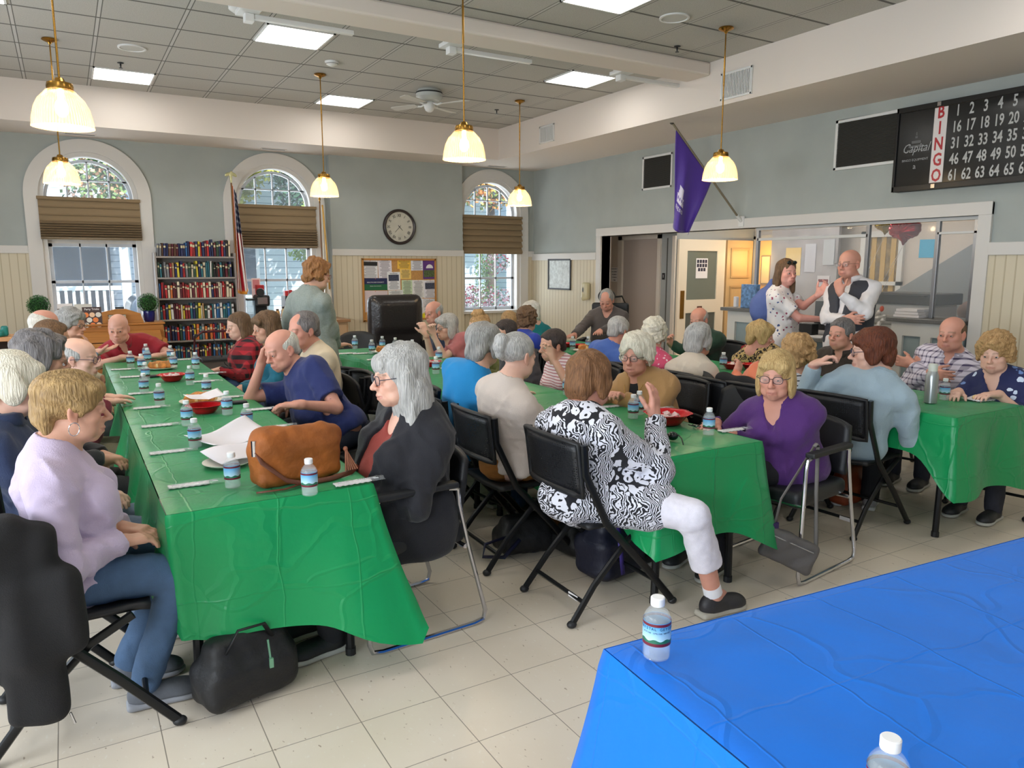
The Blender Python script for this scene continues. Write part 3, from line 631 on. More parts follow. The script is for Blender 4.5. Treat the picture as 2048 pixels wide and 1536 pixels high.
def grille(name, label, cat, group, plane, a0, b0, a1, b1, pos, thick=.015, slats=14, vert=True, fr=.02, mcol=None, slatcol=None):
    """frame with slats on a wall; plane 'x','y' (wall normal) or 'z' (underside)"""
    def B(m, u0, v0, u1, v1, t0, t1):
        if plane == 'x': m.box(pos-t1, u0, v0, pos-t0, u1, v1)
        elif plane == 'y': m.box(u0, pos-t1, v0, u1, pos-t0, v1)
        else: m.box(u0, v0, pos-t1, u1, v1, pos-t0)
    o = {'x': (pos, (a0+a1)/2, (b0+b1)/2), 'y': ((a0+a1)/2, pos, (b0+b1)/2), 'z': ((a0+a1)/2, (b0+b1)/2, pos)}[plane]
    t = empty(name, o, label=label, cat=cat, group=group); m = MB()
    B(m, a0, b0, a1, b0+fr, 0, thick); B(m, a0, b1-fr, a1, b1, 0, thick); B(m, a0, b0, a0+fr, b1, 0, thick); B(m, a1-fr, b0, a1, b1, 0, thick); m.build('frame', mcol or M_white, t, bevel=.002)
    m = MB(); B(m, a0+fr, b0+fr, a1-fr, b1-fr, .0005, .002); m.build('backing', mat('vent_dark', (30, 30, 28), .9), t)
    m = MB()
    for k in range(slats):
        f = (k+.5)/slats
        if vert: x = a0+fr+(a1-a0-2*fr)*f; w = (a1-a0)/slats*.22; B(m, x-w, b0+fr, x+w, b1-fr, .002, thick*.8)
        else: x = b0+fr+(b1-b0-2*fr)*f; w = (b1-b0)/slats*.22; B(m, a0+fr, x-w, a1-fr, x+w, .002, thick*.8)
    m.build('slats', slatcol or M_white, t); return t
grille('wall_vent', 'small white slatted vent on the soffit face near the corner lamp', 'vent', 'soffit vents', 'x', 8.70, 3.25, 9.06, 3.48, SX, slats=16)
grille('wall_vent', 'larger white slatted vent on the soffit face beside the pendant lamp', 'vent', 'soffit vents', 'x', 5.30, 3.22, 5.70, 3.48, SX, slats=18)
for c_, lab in ((.35, 'slot vent under the soffit above the leftmost arched window'), (2.67, 'slot vent under the soffit above the middle arched window'), (6.2, 'slot vent under the soffit above the corner window')):
    grille('slot_vent', lab, 'vent', 'slot vents above the windows', 'z', c_-.22, 10.82, c_+.12, 10.93, ZS, .008, 20, True, .012, M_cream, mat('slat_grey', (120, 118, 112), .6))
M_dg = mat('mesh_grille', (52, 50, 44), .7); 
grille('return_air_grille', 'dark return air grille in a white frame behind the purple flag', 'grille', 'dark grilles on the right wall', 'x', 7.69, 2.62, 8.29, 3.07, XR, .02, 30, False, .028, M_white, M_dg)
grille('return_air_grille', 'dark return air grille in a white frame beside the bingo board', 'grille', 'dark grilles on the right wall', 'x', 4.53, 2.57, 5.24, 3.07, XR, .02, 34, False, .028, M_white, M_dg)
# ---------------- bingo board ----------------
BX = 6.93; BT, BB_, BL_, BR_ = 3.05, 2.285, 4.50, 2.30
t = empty('bingo_board', (BX, 4.0, 2.66), label='large black electric bingo number board high on the right wall', cat='bingo board')
MB().box(BX, BR_, BB_, XR-.004, BL_, BT).build('cabinet', M_black, t, bevel=.004)
f = MB(); f.box(BX-.022, BR_, BT-.045, BX, BL_, BT); f.box(BX-.022, BR_, BB_, BX, BL_, BB_+.05); f.box(BX-.022, BL_-.02, BB_, BX, BL_, BT); f.build('frame', mat('board_frame', (34, 33, 32), .35, metal=.4), t, bevel=.003)
MB().box(BX-.006, BR_, BB_+.05, BX, BL_-.02, BT-.045).build('face', mat('board_face', (22, 23, 24), .18), t)
MB().box(BX-.010, 4.025, BB_+.055, BX-.005, 4.145, BT-.05).build('letter_strip', mat('letter_strip', (215, 208, 206), .25), t)
mr = mat('red_letters', (168, 26, 38), .4); mg = mat('number_grey', (178, 178, 176), .35); md = mat('logo_grey', (150, 152, 154), .4)
def wtext(body, y, z, size, m, name, par, X=BX-.0105, sx=.8, **k):
    M = Matrix(((0, 0, -1, X), (-1, 0, 0, y), (0, 1, 0, z), (0, 0, 0, 1)))
    o = text(name, body, size, m, M, None, sx=sx, **k); o.parent = par; o.matrix_world = M; o.matrix_parent_inverse = Matrix.Identity(4)
    Mw = M.copy(); Mw.translation -= wloc(par); o.matrix_local = Mw; return o
rowz = [2.945-.139*k for k in range(5)]
for k, ch in enumerate('BINGO'): wtext(ch, 4.085, rowz[k]+.01, .155, mr, 'letter', t, bold=.004, sx=.72)
for r_ in range(5):
    for c_ in range(15):
        y = 3.935-.1175*c_
        if y > BR_+.04: wtext(str(15*r_+c_+1), y, rowz[r_], .135, mg, 'number', t, X=BX-.007, sx=.62, bold=.0025)
lg = MB(); yc, zc = 4.30, 2.66
for (r_, z_, h_) in ((.085, -.01, .018), (.07, .02, .03), (.045, .055, .04), (.012, .10, .03), (.004, .125, .05)): lg.box(BX-.0075, yc-r_, zc+z_, BX-.006, yc+r_, zc+z_+h_*.6)
lg.build('dome_emblem', mat('emblem_grey', (92, 94, 96), .4), t)
wtext('Capital', 4.30, 2.67, .115, md, 'board_writing', t, X=BX-.009, sx=.8, shear=.35); wtext('BINGO EQUIPMENT', 4.30, 2.565, .030, md, 'board_writing', t, X=BX-.007, sx=.95); wtext('a', 4.30, 2.505, .07, md, 'board_writing', t, X=BX-.007, sx=1)
for z in (BB_+.025, BT-.02): MB().box(BX-.03, 4.08, z-.018, BX-.02, 4.115, z+.018).build('latch', M_chrome, t)
# ---------------- wall clock ----------------
cc = (4.50, YW-.13, 2.18); t = empty('wall_clock', cc, label='round wall clock with dark rim and roman numerals', cat='clock'); My = T(*cc)@Matrix.Rotation(PI/2, 4, 'X')
MB().lathe([(.265, .0), (.27, .02), (.262, .045), (.245, .055), (.228, .045), (.224, .019)], 56, (0, 0, 0), My, cap=False).build('rim', mat('clock_rim', (44, 34, 32), .35), t, smooth=.8)
MB().lathe([(.0, .018), (.226, .018)], 48, (0, 0, 0), My, cap=False).build('dial', mat('clock_dial', (186, 182, 166), .5, noise=.05, nscale=8), t)
MB().lathe([(.0, .041), (.226, .041)], 48, (0, 0, 0), My, cap=False).build('glass', mat('clock_glass', (255, 255, 255), .03, alpha=.07), t)
mk = mat('clock_black', (24, 22, 20), .5)
for k, s_ in enumerate(('XII', 'I', 'II', 'III', 'IIII', 'V', 'VI', 'VII', 'VIII', 'IX', 'X', 'XI')):
    a = 2*PI*k/12; R_ = .172; M = Matrix.Translation((R_*math.sin(a), -.020, R_*math.cos(a)))@Matrix.Rotation(a, 4, 'Y')@Matrix.Rotation(PI/2, 4, 'X')
    o = text('numeral', s_, .062, mk, Matrix.Identity(4), None, sx=.75, bold=.0012); o.parent = t; o.matrix_local = M
for L, w, ang in ((.075, .006, 137), (.11, .004, 222)):
    a = math.radians(ang); M = T(cc[0], cc[1]-.025, cc[2])@Matrix.Rotation(a, 4, 'Y'); MB().prism([(-w, -.03), (w, -.03), (w*.4, L), (-w*.4, L)], -.0015, .0015, 'y', M).build('hand', mk, t)
# ---------------- bulletin board ----------------
yb = YW-.148; t = empty('notice_board', (4.49, yb, 1.22), label='cork notice board in a wooden frame covered with flyers', cat='notice board'); bx0, bx1, bz0, bz1 = 3.87, 5.10, .74, 1.70
MB().box(bx0, yb-.012, bz0, bx1, yb-.002, bz1).build('cork_panel', mat('cork', (186, 138, 80), .9, noise=.12, nscale=120), t)
f = MB(); 
for a in ((bx0, bz0, bx1, bz0+.03), (bx0, bz1-.03, bx1, bz1), (bx0, bz0, bx0+.03, bz1), (bx1-.03, bz0, bx1, bz1)): f.box(a[0], yb-.028, a[1], a[2], yb-.003, a[3])
f.build('frame', mat('oak_frame', (180, 124, 60), .45), t, bevel=.003)
M_ink = mat('ink', (60, 62, 70), .8); M_paper = mat('paper', (226, 222, 222), .8)
def bp(px, py): v = ony(px, py, yb-.014); return v.x, v.z
FL = [(726, 520, 755, 556, (224, 222, 224), 'white flyer with a black heading bar', 'TAB'), (757, 519, 783, 556, (222, 216, 222), 'white letter in dense print', None), (795, 520, 821, 538, (232, 186, 70), 'yellow and white flyer on the top row', None), (822, 519, 846, 541, (220, 220, 226), 'small white card with a drawing', None), (846, 520, 872, 558, (90, 50, 120), 'purple flyer with a white arch and a photograph', None),
      (727, 556, 775, 581, (30, 96, 60), 'green and navy healthcare heading poster', 'HEALTHCARE'), (727, 581, 775, 625, (206, 190, 190), 'poster photograph of people in red', None), (775, 544, 800, 580, (226, 226, 228), 'white flyer with a dark house drawing', None), (777, 580, 806, 598, (216, 216, 212), 'low white sheet beneath the house flyer', None), (775, 598, 801, 625, (220, 216, 224), 'white notice at the bottom of the board', None), (800, 538, 822, 558, (236, 200, 110), 'lower half of the yellow flyer', None),
      (804, 560, 825, 596, (196, 214, 178), 'pale green flyer with a cartoon sketch', None), (825, 560, 848, 596, (224, 222, 220), 'white list beside the green flyer', None), (848, 560, 873, 596, (222, 220, 226), 'white flyer with a photograph of a couple', None), (821, 597, 846, 628, (222, 220, 222), 'white letter hanging low on the board', None), (846, 597, 872, 640, (220, 218, 222), 'white sheet partly behind the seated man', None), (829, 625, 855, 640, (224, 208, 40), 'bright yellow card at the lower edge of the board', None)]
for i, (x0, y0, x1, y1, col, lab, tx) in enumerate(FL):
    a = bp(x0, y1); c = bp(x1, y0); yy = yb-.0135-.0008*(i % 5); rt = random.Random(i).uniform(-.03, .03)
    cx, cz = (a[0]+c[0])/2, (a[1]+c[1])/2; M = T(cx, yy, cz)@Matrix.Rotation(rt, 4, 'Y'); w, h = (c[0]-a[0])/2, (c[1]-a[1])/2
    fl = MB().box(-w, -.0006, -h, w, .0006, h, M).build('flyer', mat('flyer_%d_%d_%d' % col, col, .75), None, (cx, yy, cz)); tag(fl, lab+' pinned on the notice board', 'flyer', 'flyers on the notice board')
    k = MB(); rd = random.Random(i)
    if col[0] > 190 and i != 6 and i != 16:
        z = h-.02
        while z > -h+.01: l_ = w*rd.uniform(.5, .85); k.box(-l_, -.0012, z-.0022, l_, -.0007, z+.0022, M); z -= .0125
        k.build('print_lines', M_ink, fl)
    if i == 0: MB().box(-w*.95, -.0013, h*.35, w*.95, -.0007, h*.8, M).build('heading_bar', M_black, fl)
    if i == 4: MB().prism([(.06*math.cos(PI*q_/12), .02+.06*math.sin(PI*q_/12)) for q_ in range(13)]+[(-.06, 0), (.06, 0)][:0], -.0013, -.0007, 'y', M).build('arch_picture', M_paper, fl); MB().box(-w*.9, -.0013, -h*.8, w*.9, -.0007, -.01, M).build('photograph', mat('photo_green', (70, 84, 50), .6, noise=.5, nscale=60), fl)
    if i == 5:
        MB().box(-w, -.0013, 0, w, -.0007, h, M).build('heading_bar', mat('navy', (24, 34, 80), .6), fl)
        for tx_, tz_, sz_ in (('HEALTHCARE CONNECT', h*.3, .024), ('Doctors, clinics and experts', -h*.3, .016)): o = text('writing', tx_, sz_, M_paper, Matrix.Identity(4), None, sx=1.0); o.parent = fl; o.matrix_local = T(0, -.002, tz_)@Matrix.Rotation(PI/2, 4, 'X')
    if i == 6:
        for (dx, col2, r2) in ((-.07, (120, 30, 40), .05), (.02, (190, 200, 225), .05), (.09, (110, 70, 50), .03)):
            MB().prism([(dx+r2*math.cos(PI*q_/10), -h+.01+r2*2.0*math.sin(PI*q_/10)) for q_ in range(11)], -.0014, -.0007, 'y', M).build('pictured_body', mat('pb_%d' % col2[0], col2, .7), fl)
            MB().prism([(dx+.024*math.cos(2*PI*q_/12), .035+.028*math.sin(2*PI*q_/12)) for q_ in range(12)], -.0016, -.0008, 'y', M).build('pictured_head', mat('ph', (120, 78, 58), .7), fl)
    if i in (7, 13): MB().box(-w*.8, -.0014, h*.0, w*.8, -.0008, h*.7, M).build('picture', mat('dark_pic_%d' % i, (52, 56, 72), .7, noise=.5, nscale=70), fl)
    MB().sphere((cx, yy-.004, cz+h-.012), .005, 8, 6).build('pin', mat('pin', (200, 60, 50), .3), fl)
# ---------------- framed picture, soap dispenser, notices on the right wall ----------------
t = empty('framed_picture', (XR, 10.30, 1.45), label='black framed pale drawing on the beadboard near the corner', cat='picture'); x = XR-.016
f = MB()
for a in ((9.97, 1.20, 10.63, 1.225), (9.97, 1.675, 10.63, 1.70), (9.97, 1.20, 9.995, 1.70), (10.605, 1.20, 10.63, 1.70)): f.box(x-.02, a[0], a[1], x, a[2], a[3])
f.build('frame', M_black, t, bevel=.002); MB().box(x-.008, 9.99, 1.22, x, 10.61, 1.68).build('print', mat('map_print', (190, 196, 194), .5, noise=.12, nscale=22), t)
S_ = SDF(); S_.box((XR-.07, 9.50, 1.20), (.05, .075, .135), rad=.04).ell((XR-.115, 9.50, 1.10), (.03, .05, .05), k=.03).ell((XR-.12, 9.50, 1.21), (.012, .022, .055), k=.01, mode='s')
t = S_.build('soap_dispenser', mat('dispenser_cream', (196, 186, 150), .3), .008, None, (XR, 9.5, 1.2)); tag(t, 'cream wall dispenser on the beadboard beside the opening', 'dispenser')
MB().sphere((XR-.126, 9.50, 1.22), (.004, .014, .038), 12, 8).build('window', mat('disp_dark', (40, 40, 36), .2), t)
# ---------------- purple flag and US flag ----------------
def flag_sheet(b, fn, nu, nv): b.grid(fn, nu, nv)
t = empty('wall_flag', (XR-.03, 6.44, 2.11), label='purple flag with a white house emblem on a slanting pole above the opening', cat='flag')
base = Vector((XR-.04, 6.44, 2.11)); tip = Vector((5.62, 6.44, 3.02)); d = (tip-base).normalized()
tipp = onx(1346, 248, 6.05); tip = Vector((tipp.x, tipp.y, tipp.z)); d = (tip-base).normalized()
MB().tube([base-d*.0, tip], .013, 10).build('pole', mat('pole_metal', (150, 140, 120), .35, metal=.6), t, smooth=.7)
MB().lathe([(.012, 0), (.022, .01), (.026, .03), (.018, .055), (.008, .07)], 12, (0, 0, 0), T(*tip)@d.to_track_quat('Z', 'Y').to_matrix().to_4x4()).build('finial', mat('finial', (90, 88, 84), .3, metal=.7), t, smooth=True)
MB().box(XR-.045, 6.40, 2.05, XR-.02, 6.48, 2.17).tube([base, base+d*.09], .02, 10).build('bracket', M_white, t, bevel=.002)
M_purple = mat('purple_cloth', (74, 44, 148), .6, sheen=.2, bump=.1)
q0 = tip-d*.06; Lp = .74
def fl(u, v):
    # u along the pole from the tip downwards, v down the hanging sheet
    p = q0-d*(Lp*u); drop = (1.12-.40*u)*v; gather = (1-.45*v)
    x = q0.x+(p.x-q0.x)*gather*(1-.15*v); y = q0.y+(p.y-q0.y)*gather+.05*v*math.sin(u*11+1)*(1-u*.3); x += .06*v*math.sin(u*9+2*v); return (x, y, p.z-.004-drop*(.93+.05*math.sin(u*5)))
b = MB(); b.grid(fl, 26, 26); sh = b.build('flag_cloth', M_purple, t, smooth=True, solid=.003)
M_fw = mat('flag_white', (214, 208, 226), .7)
def on_flag(u, v, o=.004): p = Vector(fl(u, v)); e = .01; nx = (Vector(fl(u+e, v))-p).cross(Vector(fl(u, v+e))-p).normalized(); nx = nx if nx.dot(Vector((0, 0, CAMH))-p) > 0 else -nx; return p+nx*o
def patch(poly, name):
    b = MB(); b.add([on_flag(u, v) for u, v in poly], [tuple(range(len(poly)))]); b.build(name, M_fw, sh)
for u0, v0, u1, v1 in ((.14, .60, .44, .70), (.18, .56, .38, .60)):
    n_ = 8; b = MB(); b.grid(lambda a, c: on_flag(u0+(u1-u0)*a, v0+(v1-v0)*c), n_, 4); b.build('house_emblem', M_fw, sh)
b = MB(); b.grid(lambda a, c: on_flag(.20+.18*a*(1-.0*c)+.0, .50+.06*c) if True else 0, 6, 3); b.build('roof_emblem', M_fw, sh)
for k in range(4):
    u0 = .17+.075*k
    b = MB(); b.grid(lambda a, c: on_flag(u0+.03*a, .625+.035*c, .006), 2, 2); b.build('emblem_window', M_purple, sh)
for k, chh in enumerate('READ'):
    u0 = .12+.085*k; strokes = {'R': [(0, 0, .2, 1), (0, 0, 1, .2), (.8, 0, 1, .5), (0, .45, 1, .6), (.6, .6, .9, 1)], 'E': [(0, 0, .25, 1), (0, 0, 1, .2), (0, .42, .8, .58), (0, .8, 1, 1)], 'A': [(0, .1, .25, 1), (.75, .1, 1, 1), (.1, 0, .9, .2), (0, .5, 1, .65)], 'D': [(0, 0, .25, 1), (0, 0, .8, .2), (.75, .1, 1, .9), (0, .8, .8, 1)]}[chh]
    b = MB()
    for (a0, c0, a1, c1) in strokes: b.grid(lambda a, c: on_flag(u0+.06*(a0+(a1-a0)*a), .735+.045*(c0+(c1-c0)*c)), 2, 2)
    b.build('flag_letter', M_fw, sh)
# floor flags
def floor_flag(x, y, H, label, kind, px_w):
    t = empty('flag_on_pole', (x, y, 0), label=label, cat='flag', group=None)
    MB().lathe([(.14, 0), (.14, .02), (.05, .05), (.03, .10), (.02, .12)], 24, (x, y, 0)).build('base', M_brass, t, smooth=.6)
    MB().tube([(x, y, .05), (x, y, H-.10)], .011, 10).build('pole', mat('oak_pole', (120, 82, 46), .4), t, smooth=.7)
    if kind == 'us':
        S_ = SDF(); S_.ell((x, y, H-.02), (.018, .016, .04)).ell((x-.045, y, H+.0), (.04, .010, .022), np.array([[.8, 0, -.6], [0, 1, 0], [.6, 0, .8]])).ell((x+.045, y, H+.0), (.04, .010, .022), np.array([[.8, 0, .6], [0, 1, 0], [-.6, 0, .8]])).ell((x+.008, y, H+.035), (.012, .012, .014)).cap((x, y, H-.10), (x, y, H-.05), .014)
        S_.build('eagle_finial', mat('eagle_gold', (190, 186, 140), .3, metal=.5), .005, t)
        m = mat('us_flag', (170, 30, 40), .7); q = NB(m); u = q.n('Attribute', attribute_name='tint'); q.set('Base Color', u.outputs['Color'])
    else:
        MB().lathe([(.0, .10), (.016, .05), (.006, .02), (.02, .0), (.01, -.03), (.012, -.06)], 12, (x, y, H-.04)).build('spear_finial', M_brass, t, smooth=True)
        m = mat('white_flag', (222, 216, 204), .75, bump=.1); mfr = None
    nu, nv = 60, 50; zt = H-.13; L = 1.42 if kind == 'us' else 1.5; vs = []
    for i in range(nu+1):
        for j in range(nv+1):
            u, v = i/nu, j/nv; w = (.045+.13*v)*(1 if kind == 'us' else .9); r_ = (u*1.0); ph = u*6*PI
            px = x+.01+w*(u-.15)+.012*math.sin(ph*.5+v*2)*v*2; py = y-.03+.05*math.sin(ph)*(.35+.65*v); pz = zt-L*v-.16*(1-u)*0-u*.12*(1-v)-.10*math.sin(u*PI)*v*.5
            vs.append((px, py, pz))
    b = MB(); b.add(vs, [(i*(nv+1)+j, (i+1)*(nv+1)+j, (i+1)*(nv+1)+j+1, i*(nv+1)+j+1) for i in range(nu) for j in range(nv)])
    me = bpy.data.meshes.new('flag_cloth'); me.from_pydata([(v[0]-x, v[1]-y, v[2]) for v in b.v], [], b.f); me.materials.append(m); me.shade_smooth()
    o = bpy.data.objects.new('flag_cloth', me); COL.objects.link(o); o.parent = t; so = o.modifiers.new('s', 'SOLIDIFY'); so.thickness = .003
    if kind == 'us':
        a = me.color_attributes.new('tint', 'FLOAT_COLOR', 'POINT'); cols = np.ones((len(vs), 4), np.float32); rdm = random.Random(2)
        for i in range(nu+1):
            for j in range(nv+1):
                u, v = i/nu, j/nv; k = i*(nv+1)+j; c = rgb(170, 28, 40) if int(u*13*.999) % 2 == 0 else rgb(222, 214, 206)
                if u > .42 and v < .42: c = rgb(26, 28, 62) if (i*3+j*2) % 9 else rgb(220, 220, 225)
                if u < .05 or u > .96 or v > .965: c = rgb(222, 150, 46)
                cols[k] = c
        a.data.foreach_set('color', cols.ravel())
    else: MB().tube([(x+.02, y-.06, zt), (x+.04, y-.085, zt-.5), (x+.07, y-.09, zt-1.2)], .012, 6).build('gold_cord', mat('gold_fringe', (206, 160, 80), .6), t, smooth=True)
floor_flag(2.03, 10.85, 2.80, 'striped and starred national flag with gold fringe beside the bookcase', 'us', 0)
floor_flag(3.24, 10.90, 2.58, 'white flag with gold fringe furled on a pole right of the middle window', 'state', 0)
# ---------------- bookcase and books ----------------
BY0, BY1 = 10.83, 11.10; SH = [.10, .33, .600, .885, 1.165, 1.437, 1.712]
M_shelf = mat('shelf_grey', (150, 143, 138), .5)
t = empty('bookcase', (1.52, 10.96, 0), label='grey metal bookcase packed with books between the windows', cat='bookcase')
for x in (1.03, 2.02): MB().box(x-.012, BY0, 0, x+.012, BY1, 1.76).build('upright', M_shelf, t, bevel=.002)
MB().box(1.03, BY1-.01, .05, 2.02, BY1, 1.72).build('back_panel', M_shelf, t)
for z in SH: MB().box(1.035, BY0-.005, z-.022, 2.015, BY1, z).build('shelf', M_shelf, t, bevel=.002)
BC = [('navy blue', (36, 42, 86)), ('dark red', (132, 30, 34)), ('black', (30, 28, 30)), ('cream', (214, 200, 172)), ('brown', (96, 64, 46)), ('white', (214, 210, 206)), ('teal', (44, 104, 116)), ('bright red', (178, 36, 40)), ('tan', (176, 140, 98)), ('grey', (120, 120, 124)), ('blue', (50, 104, 160)), ('dark green', (44, 70, 54)), ('orange', (206, 110, 50)), ('yellow', (214, 194, 60)), ('maroon', (92, 26, 40))]
sn = ['lowest', 'second lowest', 'third lowest', 'middle', 'second highest', 'topmost']; rd = random.Random(11)
ORD = lambda n_: '%d%s' % (n_, 'th' if 10 <= n_ % 100 <= 20 else {1: 'st', 2: 'nd', 3: 'rd'}.get(n_ % 10, 'th'))
def book(x, y, z, w, d, h, nm_, col, label, group, rot=0, M=None):
    M = M or T(x, y, z)@Matrix.Rotation(rot, 4, 'Y'); o = MB().box(-w/2, 0, 0, w/2, .004, h, M).box(-w/2, 0, 0, -w/2+.0025, d, h, M).box(w/2-.0025, 0, 0, w/2, d, h, M).build('book', mat('book_'+nm_.replace(' ', '_'), col, .5), None, (x, y, z)); tag(o, label, 'book', group)
    MB().box(-w/2+.0025, .004, .004, w/2-.0025, d-.006, h-.006, M).build('pages', mat('pages', (216, 206, 186), .8), o)
    if w > .022: MB().box(-w/2+.003, -.0006, h*.66, w/2-.003, .001, h*.66+rd.uniform(.01, .035), M).build('spine_title', mat('title_light', (206, 196, 160), .5) if sum(col) < 420 else mat('title_dark', (60, 44, 40), .5), o)
    return o
for si in range(len(SH)-1, 0, -1):
    x = 1.05; k = 0; z = SH[si]; top_row = si == len(SH)-1
    while x < 1.965:
        w = rd.uniform(.020, .036); h = rd.uniform(.165, .215)+( .01 if top_row and x > 1.5 else 0); nm_, col = BC[int(rd.random()**1.3*len(BC))]
        if top_row and x < 1.4: nm_, col = BC[rd.choice([0, 0, 14, 9, 10, 4])]; h = rd.uniform(.15, .175)
        if si == len(SH)-3 and rd.random() < .5: nm_, col = BC[rd.choice([1, 14, 3, 7])]
        if si == len(SH)-4 and x > 1.7: nm_, col = BC[rd.choice([10, 5, 6])]
        k += 1; lean = rd.choice([0, 0, 0, .03, -.02]) if not (top_row and k < 9) else .05
        book(x+w/2, BY0+rd.uniform(.005, .035), z+.001+abs(math.sin(lean))*w/2, w*.94, rd.uniform(.13, .17), min(h, .235), nm_, col, '%s book, %s from the left on the %s shelf of books' % (nm_, ORD(k), {1: 'lowest', 2: 'second lowest', 3: 'third', 4: 'fourth', 5: 'fifth', 6: 'topmost'}[si]), 'books on the bookcase', lean)
        x += w+.0012+abs(math.sin(lean))*h*.04
# ---------------- upright organ desk under the first window, plants, books ----------------
M_oak = mat('oak', (178, 116, 52), .4); q = NB(M_oak); P = q.scale(q.obj(), (1.5, 30, 30)); q.set('Base Color', q.mix(q.noise(P, 1.2, 4), rgb(150, 92, 38), rgb(200, 138, 70)))
ox0, ox1, oy0, oy1 = -.16, 1.03, 10.28, 10.72
t = empty('wooden_organ', (.45, 10.5, 0), label='honey oak upright organ with a sloping music rack, under the first window', cat='organ')
MB().box(ox0, oy0+.15, .06, ox1, oy1, .86).build('case', M_oak, t, bevel=.012)
for x in (ox0, ox1-.05): MB().box(x, oy0-.18, .0, x+.05, oy1, .70).build('side_panel', M_oak, t, bevel=.008)
MB().box(ox0+.04, oy0-.16, .62, ox1-.04, oy0+.16, .67).build('key_shelf', M_oak, t, bevel=.006)
MB().prism([(oy0-.14, .68), (oy0+.16, .68), (oy0+.16, .80), (oy0+.05, .79)], ox0+.05, ox1-.05, 'x').build('key_lid', M_oak, t, bevel=.006)
MB().box(ox0-.02, oy0+.12, .86, ox1+.02, oy1+.02, .885).build('top_board', M_oak, t, bevel=.006)
MB().prism([(ox0+.35, .885), (ox1-.22, .885), (ox1-.25, 1.0), (.62, 1.06), (.5, 1.06), (ox0+.38, 1.0)], oy0+.16, oy0+.18, 'y').build('music_rack', M_oak, t, bevel=.004)
def topiary(px, py, lab):
    g = onz(px, py, .887); p = ony(px, py, 10.58); x, y, z = p.x, 10.58, .886
    t = empty('topiary_plant', (x, y, z), label=lab, cat='plant', group='boxwood topiary balls')
    MB().lathe([(.052, 0), (.066, .02), (.072, .10), (.070, .128), (.076, .132), (.076, .142), (.062, .142), (.06, .12), (0, .12)], 28, (x, y, z)).build('pot', mat('blue_glaze', (22, 28, 98), .15), t, smooth=.6)
    b = MB(); rd = random.Random(px)
    for k in range(1500):
        a, u = rd.uniform(0, 2*PI), rd.uniform(-1, 1); n_ = Vector((math.sqrt(1-u*u)*math.cos(a), math.sqrt(1-u*u)*math.sin(a), u)); r_ = .118*rd.uniform(.86, 1.04); p_ = Vector((x, y, z+.235))+n_*r_
        t1 = n_.orthogonal().normalized(); t1 = Matrix.Rotation(rd.uniform(0, 6.28), 3, n_)@t1; t2 = (n_*.7+n_.cross(t1)*.7).normalized(); s_ = .013
        b.add([p_-t1*s_*.5, p_+t2*s_*.5-t1*0, p_+t1*s_*.5, p_+t2*s_*1.3], [(0, 1, 2, 3)])
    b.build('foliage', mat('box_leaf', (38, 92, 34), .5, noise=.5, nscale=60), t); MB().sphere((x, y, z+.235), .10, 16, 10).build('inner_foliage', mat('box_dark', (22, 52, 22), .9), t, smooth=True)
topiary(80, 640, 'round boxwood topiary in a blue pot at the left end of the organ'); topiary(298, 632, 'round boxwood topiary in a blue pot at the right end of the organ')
def standbook(px, w, h, col, lab, y, title=None, m=None, z=.887, tilt=-.12):
    p = ony(px, 660, y); M = T(p.x, y, z)@Matrix.Rotation(tilt, 4, 'X'); o = MB().box(-w/2, 0, 0, w/2, .014, h, M).build('book', m or mat('cov_%d_%d_%d' % col, col, .4), None, (p.x, y, z)); tag(o, lab, 'book', 'books standing on the organ')
    MB().box(-w/2+.002, .002, .003, w/2+.001, .012, h-.003, M).build('pages', mat('pages', (216, 206, 186), .8), o); return o, M, p
o, M, p = standbook(134, .16, .25, (96, 66, 54), 'brown picture book standing on the organ in front of the window', 10.56); MB().box(-.08, -.001, .19, .08, .0, .25, M).build('title_band', M_paper, o); MB().sphere((0, 0, 0), (.03, .002, .05), 12, 8, None)
o, M, p = standbook(170, .19, .24, (208, 206, 198), 'pale grey booklet standing on the organ in front of the window', 10.58)
o, M, p = standbook(187, .205, .235, (62, 40, 40), 'dark party hostess book with nine orange and white discs on its cover', 10.42, z=.86)
for r_ in range(3):
    for c_ in range(3 if r_ != 1 else 2):
        x = (-.066+.066*c_) if r_ != 1 else (-.033+.066*c_); z = .16-.062*r_; col = [(232, 128, 60), (236, 196, 160), (226, 220, 210)][(r_+c_) % 3 if r_ != 1 else (2, 0)[c_]]
        MB().prism([(x+.030*math.cos(2*PI*k/20), z-.02+.030*math.sin(2*PI*k/20)) for k in range(20)], -.0025, -.0005, 'y', M).build('cover_disc', mat('disc_%d' % col[1], col, .5), o)
tt = text('cover_title', 'Party Tricks', .034, M_paper, Matrix.Identity(4), None, sx=.95, bold=.0006); tt.parent = o; tt.matrix_local = Matrix.Rotation(-.12, 4, 'X')@T(0, -.002, .208)@Matrix.Rotation(PI/2, 4, 'X')
for k in range(6):
    p = ony(238, 680, 10.42); nm_, col = BC[[3, 9, 5, 4, 8, 2][k]]; M = T(p.x, 10.36, .887+.018*k)@Rz(.05*(k % 3-1)); o = MB().box(-.095, 0, 0, .095, .14, .0165, M).build('book', mat('book_'+nm_.replace(' ', '_'), col, .5), None, (p.x, 10.42, .887)); tag(o, '%s book lying %s in the stack on the organ' % (nm_, ['at the bottom', 'second from the bottom', 'third from the bottom', 'fourth from the bottom', 'fifth from the bottom', 'on top'][k]), 'book', 'books stacked flat on the organ'); MB().box(-.093, -.001, .003, .093, .138, .0135, M).build('pages', mat('pages', (216, 206, 186), .8), o)
o, M, p = standbook(243, .10, .09, (46, 60, 70), 'small dark book leaning on the stack in front of the window', 10.62, z=.99)
